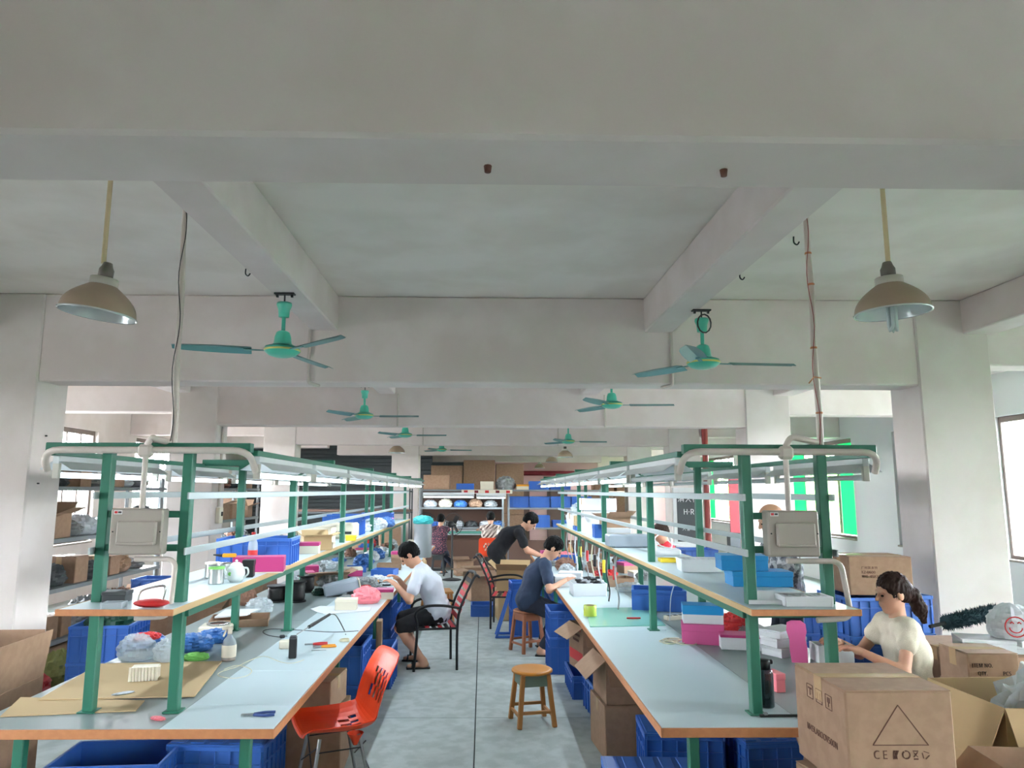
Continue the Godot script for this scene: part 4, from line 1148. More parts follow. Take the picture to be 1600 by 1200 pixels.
	bag(Vector3(-1.733, 0.75, -7.947), Vector3(0.16, 0.07, 0.14), 23, M.bag_green, "green plastic bag by the tilted grey instrument")
	bag(Vector3(-2.015, 0.75, -6.811), Vector3(0.26, 0.13, 0.24), 24, M.clear_plastic, "clear bag of parts under the left shelf beside the shallow carton")
	bag(Vector3(-2.285, 0.75, -7.293), Vector3(0.2, 0.16, 0.18), 25, M.bag_brown, "brown bundle under the left shelf between shelf supports")
	carton(Vector3(-1.841, 0.75, -8.909), 0.4, 0.3, 0.11, 25, "open shallow carton under the left shelf behind the grey instrument", 80.0)

func tin_can(at: Vector3, label: String, lid: Material) -> void:
	var t := thing("tin_can", label, "can", at)
	part(t, "can_body", MB.new().lathe([[0.0, 0.0], [0.044, 0.0], [0.046, 0.004], [0.045, 0.008], [0.045, 0.088], [0.046, 0.092], [0.0, 0.092]], 22).mesh(), M.tin)
	part(t, "can_lid", MB.new().lathe([[0.046, 0.088], [0.048, 0.09], [0.048, 0.1], [0.0, 0.102]], 22).mesh(), lid)

func left_shelf() -> void:
	var t := tray(Vector3(-1.781, 1.284, -3.652), 0.1, 0.08, 0.03, 6, "small clear dish at the front end of the left shelf", M.clear_plastic)
	gift_box(Vector3(-1.867, 1.284, -3.857), 0.12, 0.1, 0.055, 4, "grey green little case behind the clear dish on the left shelf", M.slate, M.slate)
	t = thing("tape_dispenser", "red based tape dispenser with a metal bow at the left shelf's front end", "dispenser", Vector3(-1.62, 1.284, -3.692), 6)
	part(t, "base", MB.new().ball(Vector3(0, 0.018, 0), Vector3(0.085, 0.02, 0.045), 18, 8).mesh(), M.red)
	part(t, "bow", MB.new().tube(curve([Vector3(-0.065, 0.02, 0), Vector3(-0.05, 0.075, 0), Vector3(0.03, 0.098, 0), Vector3(0.06, 0.09, 0), Vector3(0.05, 0.025, 0)], 5), 0.006, 6).mesh(), M.tin)
	tin_can(Vector3(-1.625, 1.285, -4.572), "tin with a green rim on the left shelf beside the teapot", M.lime)
	tin_can(Vector3(-1.671, 1.285, -4.832), "plain tin behind the green rimmed one on the left shelf", M.tin)
	tin_can(Vector3(-1.757, 1.285, -4.866), "pale tin behind the green rimmed one, away from the teapot", M.cream)
	t = thing("teapot", "white china teapot with a green mark on the left shelf", "teapot", Vector3(-1.537, 1.285, -4.667), -10)
	part(t, "pot", MB.new().lathe([[0.0, 0.0], [0.035, 0.0], [0.05, 0.02], [0.056, 0.05], [0.05, 0.085], [0.036, 0.1], [0.0, 0.102]], 24).mesh(), M.crockery)
	var ld := part(t, "lid", MB.new().lathe([[0.038, 0.1], [0.036, 0.108], [0.02, 0.118], [0.0, 0.12]], 20).mesh(), M.crockery)
	part(ld, "knob", MB.new().ball(Vector3(0, 0.126, 0), Vector3(0.009, 0.009, 0.009), 10, 6).mesh(), M.crockery)
	part(t, "handle", MB.new().tube(curve([Vector3(0.046, 0.085, 0), Vector3(0.075, 0.083, 0), Vector3(0.08, 0.05, 0), Vector3(0.052, 0.025, 0)], 5), 0.006, 7).mesh(), M.crockery)
	part(t, "spout", MB.new().tube(curve([Vector3(-0.045, 0.04, 0), Vector3(-0.075, 0.06, 0), Vector3(-0.082, 0.09, 0)], 4), 0.013, 8, 0.007).mesh(), M.crockery)
	part(t, "painted_mark", MB.new().ball(Vector3(-0.012, 0.052, 0.0525), Vector3(0.014, 0.012, 0.003), 10, 5).mesh(), M.lime)
	gift_box(Vector3(-1.544, 1.285, -4.938), 0.075, 0.1, 0.11, 10, "small black case leaning behind the teapot", M.black, M.black)
	gift_box(Vector3(-1.554, 1.285, -5.204), 0.34, 0.16, 0.11, 10, "magenta box with a cream end in front of the blue crate on the left shelf", M.cream, M.magenta, 0.92)
	bottle(Vector3(-1.733, 1.285, -5.637) + Vector3(0, 0.001, 0.02), 0.25, 0.036, "drink bottle with red drink standing by the magenta box", M.clear_plastic, M.red_liquid, M.red, 0.42, M.red)
	t = thing("glue_gun", "orange and black glue gun lying on the magenta box", "tool", Vector3(-1.696, 1.395, -5.043), 6)
	part(t, "barrel", MB.new().bar(Vector3(-0.06, 0.018, 0), Vector3(0.03, 0.018, 0), 0.026, 0.026, 0.006).mesh(), M.orange_handle)
	part(t, "nozzle", MB.new().tube([Vector3(-0.06, 0.018, 0), Vector3(-0.12, 0.022, 0)], 0.011, 8, 0.004).mesh(), M.dark)
	crate(Vector3(-1.755, 1.284, -5.85), 0.56, 0.38, 0.2, 4, "blue crate on the left shelf beside the drink bottle", "", M.blue)
	carton(Vector3(-1.6, 1.284, -7.15), 0.26, 0.2, 0.13, 20, "small open carton on the left shelf by the cream boxes", 70.0, M.carton_tan)
	gift_box(Vector3(-1.72, 1.284, -7.7), 0.34, 0.26, 0.2, 0, "tall cream box on the left shelf behind the small open carton", M.cream, M.cream)
	gift_box(Vector3(-1.58, 1.284, -6.75), 0.2, 0.14, 0.1, 6, "white and red small box on the left shelf", M.cream, M.magenta, 0.3)
	gift_box(Vector3(-1.62, 1.284, -7.35), 0.3, 0.12, 0.06, 3, "low cream box on the left shelf's edge", M.cream, M.cream)
	bag(Vector3(-1.8, 1.284, -6.6), Vector3(0.32, 0.16, 0.26), 31, M.bag_grey, "grey bundle on the left shelf beyond the blue crate")
	t = thing("label_printer", "beige desktop printer on the left shelf", "printer", Vector3(-1.72, 1.284, -8.9), 0)
	part(t, "housing", MB.new().box(Vector3(0, 0.09, 0), Vector3(0.42, 0.18, 0.3), 0.02).mesh(), M.cream)
	part(t, "slot", MB.new().box(Vector3(0, 0.07, 0.152), Vector3(0.34, 0.03, 0.006), 0.002).mesh(), M.dark)
	gift_box(Vector3(-1.5, 1.284, -8.45), 0.12, 0.1, 0.06, 6, "small yellow box on the left shelf before the printer", M.yellow, M.yellow)
	crate(Vector3(-1.8, 1.284, -9.6), 0.5, 0.36, 0.26, 0, "blue crate on the left shelf behind the printer", "", M.blue)
	crate(Vector3(-1.76, 1.284, -12.4), 0.5, 0.36, 0.2, 0, "blue crate with a pink box at the far end of the left shelf", "", M.blue)
	gift_box(Vector3(-1.6, 1.284, -11.9), 0.3, 0.2, 0.13, 0, "pink and white box before the far blue crate on the left shelf", M.cream, M.pink, 0.8)
	for i in 4: bag(Vector3(-1.7 + 0.06 * i, 1.284, -10.3 - i * 0.42), Vector3(0.34, 0.15, 0.3), 60 + i, [M.bag_white, M.clear_plastic, M.bag_white, M.bag_blue][i], ["white", "clear", "creased white", "blue"][i] + " plastic bundle on the left shelf beyond the printer", "plastic bundles on the left shelf", i * 40.0)

func right_bench_top() -> void:
	sheet([Vector3(0.883, 0.75, -6.123), Vector3(1.517, 0.75, -6.179), Vector3(1.578, 0.75, -7.104), Vector3(0.98, 0.75, -7.065)], 0.751, 0.006, M.glass_green, "glass_sheet", "sheet of greenish glass lying on the right bench", "glass")
	var t := thing("tape_roll", "roll of yellow green tape standing on the glass sheet", "tape", Vector3(0.958, 0.758, -6.626))
	part(t, "tape_winding", MB.new().lathe([[0.04, 0.0], [0.058, 0.0], [0.058, 0.09], [0.04, 0.09]], 24).mesh(), M.tape_green)
	part(t, "core", MB.new().lathe([[0.04, 0.09], [0.037, 0.09], [0.037, 0.0], [0.04, 0.0]], 24).mesh(), M.carton)
	one("marker", "red marker lying on the glass sheet", "marker", MB.new().tube([Vector3(-0.06, 0.007, 0), Vector3(0.06, 0.007, 0)], 0.007, 8).mesh(), M.red, Vector3(1.312, 0.757, -6.47), 2)
	var at: Vector3 = Vector3(1.119, 0.75, -7.909)
	tray(at + Vector3(0.02, 0, -0.1), 0.36, 0.26, 0.13, 2, "white box tray filled with black and white coiled leads", M.foam_white)
	for i in 22:
		var rg := RandomNumberGenerator.new()
		rg.seed = i + 5
		coil(at + Vector3(-0.11 + 0.0125 * i + rg.randf_range(-0.02, 0.02), 0.105 + 0.018 * (i % 4), -0.1 + rg.randf_range(-0.08, 0.08)), 0.035, 3, 0.0045, M.black if i % 3 else M.bag_white, "coiled lead in the white box tray on the right bench", "coiled leads in the white box", i)
	gift_box(Vector3(0.953, 0.75, -8.748), 0.26, 0.24, 0.12, 8, "plain white box behind the tray of coiled leads", M.foam_white, M.foam_white)
	crate(Vector3(1.626, 0.75, -6.847) + Vector3(0.05, 0, -0.22), 0.5, 0.36, 0.19, -12, "open blue crate on the right bench by the second post", "", M.blue)
	# boxes in the middle of the bench
	gift_box(Vector3(1.608, 0.75, -5.427) + Vector3(0.02, 0, -0.1), 0.3, 0.2, 0.14, -14, "pink box under the blue lidded box on the right bench", M.pink, M.pink)
	gift_box(Vector3(1.608, 0.75, -5.427) + Vector3(0.03, 0.141, -0.12), 0.29, 0.19, 0.13, -12, "white box with a bright blue lid on the pink box", M.foam_white, M.box_blue, 0.5)
	gift_box(Vector3(1.817, 0.75, -5.256) + Vector3(0.02, 0, -0.08), 0.28, 0.18, 0.1, -12, "white box with a magenta top beside the pink box", M.foam_white, M.magenta, 0.18)
	gift_box(Vector3(2.069, 0.75, -5.134), 0.26, 0.17, 0.06, 30, "white flat box at the bottom of the pile before the woman", M.foam_white, M.foam_white)
	gift_box(Vector3(2.069, 0.75, -5.134) + Vector3(0.0, 0.061, 0.0), 0.26, 0.17, 0.06, 20, "white flat box in the middle of the pile before the woman", M.foam_white, M.foam_white)
	gift_box(Vector3(2.069, 0.75, -5.134) + Vector3(-0.01, 0.122, -0.01), 0.27, 0.18, 0.05, 33, "white flat box on top of the pile before the woman", M.foam_white, M.foam_white)
	# pink cut-out leaning on the pile
	at = Vector3(2.07, 0.75, -4.982)
	var poly := PackedVector2Array()
	for p in [[-0.05, 0.0], [0.05, 0.0], [0.055, 0.1], [0.048, 0.15], [0.062, 0.19], [0.06, 0.24], [0.03, 0.262], [-0.03, 0.262], [-0.058, 0.25], [-0.066, 0.2], [-0.052, 0.14], [-0.056, 0.08]]: poly.append(Vector2(p[0], p[1]))
	var pc := MB.new()
	pc.xf = Transform3D(Basis(Vector3.RIGHT, -0.2), Vector3.ZERO)
	one("pink_plate", "upright pink cut-out plate leaning on the white boxes", "plate", pc.prism(poly, 0.006).mesh(), M.pink, at + Vector3(0, 0, 0.1), -8)
	t = thing("white_container", "white open paper box right in front of the woman", "box", Vector3(2.301, 0.75, -4.926), -4)
	var wb := MB.new()
	for s in [-1, 1]:
		wb.box(Vector3(s * 0.11, 0.055, 0), Vector3(0.004, 0.11, 0.16))
		wb.box(Vector3(0, 0.055, s * 0.08), Vector3(0.22, 0.11, 0.004))
	wb.box(Vector3(0, 0.003, 0), Vector3(0.22, 0.005, 0.16))
	part(t, "box_body", wb.mesh(), M.paper)
	part(t, "paper_filling", MB.new().lump(Vector3(0.2, 0.1, 0.15), 5, 0.2).mesh(), M.paper)
	for i in 5: coil(Vector3(1.414, 0.75, -5.539) + Vector3(0.03 * (i - 2), 0, 0.05 * sin(i * 2.0)), 0.05 + 0.012 * i, 2, 0.003, M.wire_beige, "tangle of thin pale wire on the right bench", "tangled wire on the right bench", 60 + i)
	cable([Vector3(1.275, 1.23, -4.934), Vector3(1.514, 1, -5.971), Vector3(1.61, 0.75, -6.417), Vector3(1.469, 0.75, -5.985)], 0.004, M.bag_white, "white cord hanging from the right shelf to the bench")
	t = thing("power_strip", "white socket block with torn paper by the second post of the right bench", "socket", Vector3(1.677, 0.75, -6.48), 20)
	part(t, "block", MB.new().box(Vector3(0, 0.018, 0), Vector3(0.2, 0.036, 0.07), 0.006).mesh(), M.cream)
	for i in 3: part(t, "socket_face", MB.new().box(Vector3(-0.06 + 0.06 * i, 0.037, 0), Vector3(0.036, 0.003, 0.036), 0.001).mesh(), M.dark)
	bag(Vector3(2.035, 0.75, -5.984), Vector3(0.26, 0.14, 0.22), 41, M.bag_red, "red plastic bag behind the magenta topped box")
	bag(Vector3(2.08, 0.75, -5.853) + Vector3(0, 0, -0.1), Vector3(0.2, 0.07, 0.18), 42, M.clear_plastic, "clear crumpled bag beside the red bag on the right bench")
	# dark water bottle
	at = Vector3(1.469, 0.75, -3.92)
	t = thing("water_bottle", "dark smoky water bottle with a black cap at the right bench's front post", "bottle", at)
	part(t, "bottle_body", MB.new().lathe([[0.0, 0.0], [0.042, 0.0], [0.046, 0.006], [0.046, 0.165], [0.04, 0.185], [0.03, 0.19], [0.0, 0.19]], 20).mesh(), M.bottle_dark)
	part(t, "water", MB.new().lathe([[0.0, 0.004], [0.041, 0.004], [0.042, 0.12], [0.0, 0.12]], 18).mesh(), M.bottle_dark)
	part(t, "cap", MB.new().lathe([[0.0, 0.188], [0.033, 0.188], [0.034, 0.225], [0.03, 0.235], [0.0, 0.236]], 18).box(Vector3(0.034, 0.222, 0), Vector3(0.03, 0.022, 0.02), 0.005).mesh(), M.black)
	t = thing("black_clip_bar", "thin black bar lying from the front post of the right bench", "bar", Vector3(1.49, 0.75, -3.739), 0)
	part(t, "bar", MB.new().bar(Vector3(-0.12, 0.008, 0), Vector3(0.12, 0.008, 0), 0.012, 0.012, 0.002).mesh(), M.black)
	part(t, "clip", MB.new().box(Vector3(-0.09, 0.018, 0), Vector3(0.02, 0.012, 0.02), 0.003).mesh(), M.steel)
	gift_box(Vector3(1.649, 0.75, -4.235), 0.06, 0.12, 0.1, 10, "small pale pink box behind the water bottle", M.pink_bag, M.pink_bag)
	crate(Vector3(1.247, 0.75, -11.414), 0.42, 0.3, 0.14, 0, "blue crate of pink parts on the right bench beyond the man in navy", "", M.blue)
	bag(Vector3(1.247, 0.75, -11.414) + Vector3(0, 0.03, 0), Vector3(0.36, 0.14, 0.24), 91, M.pink_bag, "heap of pinkish parts in the far blue crate", "", 0, 0.5, "parts_heap", "parts")
	tray(Vector3(1.557, 0.75, -8.751), 0.4, 0.26, 0.1, 10, "open carton tray on the right bench under the shelf", M.carton)
	bag(Vector3(1.636, 0.75, -8.206), Vector3(0.34, 0.1, 0.22), 43, M.clear_plastic, "flat clear bag in front of the carton tray on the right bench")
	t = thing("drink_bottle", "squat amber drink bottle beside the blue crate of pink parts", "bottle", Vector3(1.516, 0.75, -12.757))
	part(t, "bottle_body", MB.new().lathe([[0.0, 0.0], [0.05, 0.0], [0.05, 0.1], [0.03, 0.15], [0.02, 0.2], [0.0, 0.2]], 14).mesh(), M.amber)
	part(t, "cap", MB.new().lathe([[0.0, 0.2], [0.022, 0.2], [0.022, 0.22], [0.0, 0.22]], 12).mesh(), M.cream)

func right_shelf() -> void:
	gift_box(Vector3(1.671, 1.285, -4.53) + Vector3(0.02, 0, 0.0), 0.36, 0.2, 0.09, -4, "bright blue shoe box under another on the right shelf", M.box_blue, M.box_blue)
	gift_box(Vector3(1.671, 1.285, -4.53) + Vector3(-0.07, 0.091, -0.03), 0.28, 0.2, 0.09, -7, "bright blue shoe box on top, against the front post of the right shelf", M.box_blue, M.box_blue)
	tray(Vector3(1.567, 1.285, -5.316), 0.3, 0.2, 0.09, -3, "white ribbed foam tray in the middle of the right shelf", M.foam_white, "", 9)
	tray(Vector3(1.505, 1.285, -5.978), 0.14, 0.12, 0.03, 0, "small yellow tray beside the white ribbed foam tray", M.yellow)
	var t := thing("white_device", "white flat device with looping white leads on the right shelf", "device", Vector3(1.633, 1.285, -6.44) + Vector3(0, 0, -0.16), 0)
	part(t, "device_body", MB.new().box(Vector3(0, 0.03, 0), Vector3(0.26, 0.06, 0.16), 0.015).mesh(), M.foam_white)
	part(t, "lead", MB.new().tube(curve([Vector3(-0.08, 0.05, 0.05), Vector3(-0.1, 0.16, 0.08), Vector3(0.02, 0.2, 0.05), Vector3(0.04, 0.08, 0.1), Vector3(-0.06, 0.09, 0.12), Vector3(-0.12, 0.15, 0.08)], 6), 0.006, 6).mesh(), M.foam_white)
	t = thing("grey_instrument", "flat grey instrument on the right shelf before the white cartons", "instrument", Vector3(1.494, 1.285, -7.441) + Vector3(0, 0, -0.15), 0)
	part(t, "case", MB.new().box(Vector3(0, 0.065, 0), Vector3(0.42, 0.12, 0.26), 0.01).mesh(), M.device_grey)
	for sx in [-1, 1]: part(t, "foot", MB.new().box(Vector3(sx * 0.16, 0.003, 0.08), Vector3(0.03, 0.007, 0.03)).mesh(), M.black)
	gift_box(Vector3(1.56, 1.284, -8.55), 0.3, 0.22, 0.14, 0, "white box with red print behind the grey instrument", M.cream, M.foam_white)
	gift_box(Vector3(1.42, 1.284, -9.1), 0.1, 0.2, 0.16, 0, "narrow blue box behind the white box on the right shelf", M.blue, M.blue)
	carton(Vector3(1.62, 1.284, -9.0), 0.3, 0.26, 0.24, 12, "open brown carton on the right shelf", 60.0, M.carton)
	sheet([Vector3(1.351, 1.286, -3.764), Vector3(1.611, 1.286, -3.723), Vector3(1.784, 1.286, -4.059), Vector3(1.493, 1.286, -4.133)], 1.286, 0.02, M.paper, "paper_stack", "stack of white sheets on the right shelf behind the front tray", "paper")
	tray(Vector3(1.63, 1.284, -3.76), 0.24, 0.15, 0.05, -2, "white ribbed tray at the front end of the right shelf", M.foam_white, "", 7)
	# big pale cartons riding on the upper strips further down
	carton(Vector3(1.58, 1.284, -10.0), 0.42, 0.42, 0.3, 0, "lower white carton in the stack on the right shelf", -1.0, M.foam_white)
	carton(Vector3(1.57, 1.592, -10.0), 0.44, 0.4, 0.16, 2, "upper white carton in the stack on the right shelf", -1.0, M.foam_white)
	tray(Vector3(1.55, 1.284, -10.75), 0.42, 0.34, 0.06, 0, "blue rimmed tray on the far part of the right shelf", M.blue)
	carton(Vector3(1.55, 1.35, -10.75), 0.4, 0.3, 0.14, 0, "long brown carton resting in the blue tray", -1.0, M.carton_tan)
	carton(Vector3(1.57, 1.284, -11.5), 0.42, 0.36, 0.22, 6, "white carton at the far end of the right shelf", -1.0, M.foam_white)
	bag(Vector3(1.57, 1.51, -11.5), Vector3(0.4, 0.16, 0.3), 72, M.clear_plastic, "clear plastic sheet crumpled on the far white carton")
	bag(Vector3(1.57, 1.284, -12.3), Vector3(0.36, 0.26, 0.3), 74, M.bag_white, "white bundle at the very end of the right shelf")

func under_left() -> void:
	crate(Vector3(-2.08, 0, -4.45), 0.62, 0.44, 0.36, 4, "open blue crate under the front of the left bench", "", M.blue)
	crate(Vector3(-1.55, 0, -4.75), 0.58, 0.44, 0.36, -3, "blue lidded crate under the left bench beside the slotted one", "", M.blue, "lid")
	carton(Vector3(-1.12, 0, -5.2), 0.4, 0.5, 0.4, 3, "brown carton under the left bench behind the orange chair", -1.0, M.carton)
	carton(Vector3(-1.15, 0.405, -5.2), 0.36, 0.4, 0.2, -5, "brown carton on top of another under the left bench", -1.0, M.carton)
	crate(Vector3(-1.17, 0, -6.36), 0.42, 0.5, 0.3, 0, "blue crate at the bottom of the pile behind the orange chair", "", M.blue)
	crate(Vector3(-1.17, 0.302, -6.36), 0.42, 0.5, 0.3, 0, "blue crate on top of the pile behind the orange chair", "", M.blue)
	one("plank", "upright wooden plank leaning at the left bench's aisle edge", "plank", MB.new().box(Vector3(0, 0.35, 0), Vector3(0.05, 0.7, 0.14), 0.004).mesh(), M.wood_board, Vector3(-0.92, 0, -6.76), 4)
	crate(Vector3(-1.03, 0, -7.4), 0.36, 0.5, 0.36, 0, "blue crate under the left bench beside the wooden plank", "", M.blue)
	crate(Vector3(-1.2, 0, -8.56), 0.4, 0.56, 0.34, 0, "lower blue crate under the left bench before the man in white", "", M.blue)
	crate(Vector3(-1.2, 0.342, -8.56), 0.4, 0.56, 0.32, 0, "upper blue crate under the left bench before the man in white", "", M.blue)
	for i in 4: crate(Vector3(-1.3, 0, [-9.25, -9.92, -10.72, -11.4][i]), 0.44, 0.6, 0.34, 0, NTH[i] + " blue crate under the left bench beyond the man in white", "crates under the far left bench", M.blue)
	for i in 3: carton(Vector3(-1.95, 0, [-5.5, -6.55, -7.4][i]), 0.5, 0.6, 0.42, i * 2, NTH[i] + " brown carton in the dark under the left bench, from its front", -1.0, M.carton, "cartons under the left bench")

func under_right() -> void:
	var t := carton(Vector3(1.04, 0, -5.55), 0.4, 0.44, 0.36, 5, "lower tall carton standing under the right bench at the aisle", -1.0)
	t = carton(Vector3(1.06, 0.366, -5.55), 0.4, 0.42, 0.30, 4, "upper carton with torn flaps under the right bench at the aisle", 150.0)
	carton(Vector3(1.5, 0, -6.32), 0.46, 0.5, 0.5, 0, "brown carton behind the second leg of the right bench", -1.0, M.carton)
	t = carton(Vector3(1.06, 0.21, -7.1), 0.36, 0.4, 0.4, 12, "red printed carton hanging open under the right bench", 140.0, M.carton)
	part(t, "red_band", MB.new().box(Vector3(-0.1815, 0.12, 0), Vector3(0.002, 0.09, 0.36)).mesh(), M.red)
	for k in 3: part(t, "printed_line", MB.new().box(Vector3(-0.1812, 0.36 - k * 0.05, 0.0), Vector3(0.0015, 0.022, 0.26 - 0.05 * k)).mesh(), M.red if k == 0 else M.brown_ink)
	crate(Vector3(1.06, 0, -7.1), 0.5, 0.6, 0.2, 0, "low blue crate under the red printed carton", "", M.blue)
	crate(Vector3(1.05, 0, -6.4), 0.3, 0.5, 0.26, 4, "low blue crate between the torn carton and the red printed one", "", M.blue)
	crate(Vector3(0.86, 0, -7.95), 0.34, 0.5, 0.36, 0, "lower blue crate of the stack beside the navy man's stool", "", M.blue)
	crate(Vector3(0.86, 0.362, -7.95), 0.34, 0.5, 0.26, 0, "upper blue crate of the stack beside the navy man's stool", "", M.blue)
	crate(Vector3(1.28, 0, -4.95), 0.5, 0.4, 0.34, -4, "blue lidded crate under the front of the right bench, at the aisle side", "", M.blue, "lid")
	crate(Vector3(1.82, 0, -4.95), 0.5, 0.6, 0.33, 6, "blue lidded crate deeper under the right bench", "", M.blue, "lid")
	crate(Vector3(0.95, 0, -4.3), 0.52, 0.4, 0.3, -3, "blue lidded crate standing out before the right bench's front leg", "", M.blue, "lid")
	t = gift_box(Vector3(1.42, 0, -4.1), 0.34, 0.24, 0.26, -12, "white printed box on the floor under the right bench's front edge", M.foam_white, M.paper, 0.1)
	carton(Vector3(1.95, 0, -4.05), 0.34, 0.3, 0.42, 10, "open carton with a clear bag under the right bench", 30.0, M.carton)
	bag(Vector3(1.95, 0.2, -4.05), Vector3(0.3, 0.32, 0.26), 81, M.clear_plastic, "clear plastic bag stuffed in the open carton under the right bench")
	for i in 4: crate(Vector3(1.2, 0, [-9.0, -9.7, -10.82, -11.5][i]), 0.44, 0.6, 0.34, 0, NTH[i] + " blue crate under the right bench beyond the man in navy", "crates under the far right bench", M.blue)

func aisle() -> void:
	shell_chair(Vector3(-0.88, 0, -4.66), -66, "orange moulded plastic chair on thin steel legs by the left bench")
	stool(Vector3(0.41, 0, -6.17), 12, "round wooden stool with a glossy seat standing alone in the aisle", 0.42, 0.168, M.stool_seat, M.stool_leg, M.stool_paint)
	stool(Vector3(0.53, 0, -8.82), 30, "reddish wooden stool under the man in navy", 0.47, 0.165, M.stool_red, M.stool_red, M.stool_red)
	strap_chair(Vector3(-0.5, 0, -8.12), -80, "black tube armchair with red straps under the man in white")
	strap_chair(Vector3(0.34, 0, -10.4), 84, "black tube armchair with red straps, empty, by the right bench")
	shell_chair(Vector3(0.16, 0, -16.25), 178, "orange moulded plastic chair of the woman in stripes")
	crate(Vector3(0.56, 0, -9.75), 0.4, 0.34, 0.34, 2, "lower blue crate behind the navy man's stool", "", M.blue)
	crate(Vector3(0.56, 0.342, -9.75), 0.4, 0.34, 0.34, 4, "upper blue crate of leads behind the navy man's stool", "", M.blue)
	crate(Vector3(0.0, 0, -11.3), 0.34, 0.38, 0.17, 0, "low blue crate on the floor by the empty red strap chair", "", M.blue)
	var t := thing("folding_trestle", "blue painted folding trestle on the floor by the blue crates", "trestle", Vector3(0.34, 0, -9.55))
	for z in [0.0, -0.25]:
		part(t, "leg", MB.new().bar(Vector3(-0.16, 0.0, z), Vector3(0.02, 0.56, z), 0.03, 0.03, 0.003).mesh(), M.blue)
		part(t, "foot_bar", MB.new().bar(Vector3(-0.16, 0.015, z), Vector3(0.14, 0.015, z), 0.03, 0.03, 0.003).mesh(), M.blue)
	part(t, "cross_bar", MB.new().bar(Vector3(0.02, 0.56, 0.0), Vector3(0.02, 0.56, -0.25), 0.03, 0.03, 0.003).mesh(), M.blue)
	carton(Vector3(0.0, 0, -12.95), 0.55, 0.5, 0.5, 18, "open brown carton on the aisle floor before the empty chair", 95.0, M.carton)
	carton(Vector3(0.46, 0, -11.0), 0.5, 0.4, 0.42, 6, "carton with raised flaps at the bottom of the pile by the leaning man", -1.0, M.carton_tan)
	carton(Vector3(0.46, 0.425, -11.0), 0.46, 0.38, 0.28, -8, "open carton on top of the pile by the leaning man", 50.0, M.carton_tan)
	carton(Vector3(-0.42, 0, -16.5), 0.38, 0.34, 0.32, 14, "open brown carton by the pedestal fan", 75.0, M.carton)
	carton(Vector3(-0.08, 0, -14.6), 0.5, 0.4, 0.26, -16, "low open carton in the aisle beyond the other cartons", 100.0, M.carton)
	pedestal_fan(Vector3(-0.64, 0, -15.6), 150, "black pedestal fan standing in the aisle")
	pedestal_fan(Vector3(-1.22, 0, -15.85), 170, "black pedestal fan beside the woman in the flowered blouse")
	# wooden seat behind the man in white
	t = thing("wooden_chair", "plain wooden chair with a board back behind the man in white", "chair", Vector3(-0.62, 0, -10.6), 100)
	part(t, "seat", MB.new().box(Vector3(0, 0.44, 0), Vector3(0.4, 0.03, 0.38), 0.006).mesh(), M.stool_leg)
	part(t, "backrest", MB.new().box(Vector3(0, 0.72, -0.19), Vector3(0.4, 0.34, 0.02), 0.005, Basis(Vector3.RIGHT, -0.1)).mesh(), M.carton_tan)
	for sx in [-1, 1]:
		part(t, "leg", MB.new().bar(Vector3(sx * 0.17, 0.43, 0.16), Vector3(sx * 0.19, 0.0, 0.19), 0.035, 0.035, 0.004).mesh(), M.stool_leg)
		part(t, "leg", MB.new().bar(Vector3(sx * 0.17, 0.6, -0.17), Vector3(sx * 0.19, 0.0, -0.24), 0.035, 0.035, 0.004).mesh(), M.stool_leg)
	# transparent drum with a teal cover beside the left bench
	t = thing("film_drum", "tall clear plastic drum with a teal cover beside the left bench's far end", "drum", Vector3(-1.0, 0.751, -12.4))
	part(t, "drum_body", MB.new().lathe([[0.0, 0.0], [0.15, 0.0], [0.15, 0.55], [0.0, 0.55]], 18).mesh(), M.clear_plastic)
	part(t, "drum_core", MB.new().lathe([[0.0, 0.003], [0.13, 0.003], [0.13, 0.54], [0.0, 0.54]], 14).mesh(), M.bag_grey)
	part(t, "cover", MB.new().lump(Vector3(0.36, 0.14, 0.36), 17, 0.2).mesh(), M.teal, Vector3(0, 0.54, 0))

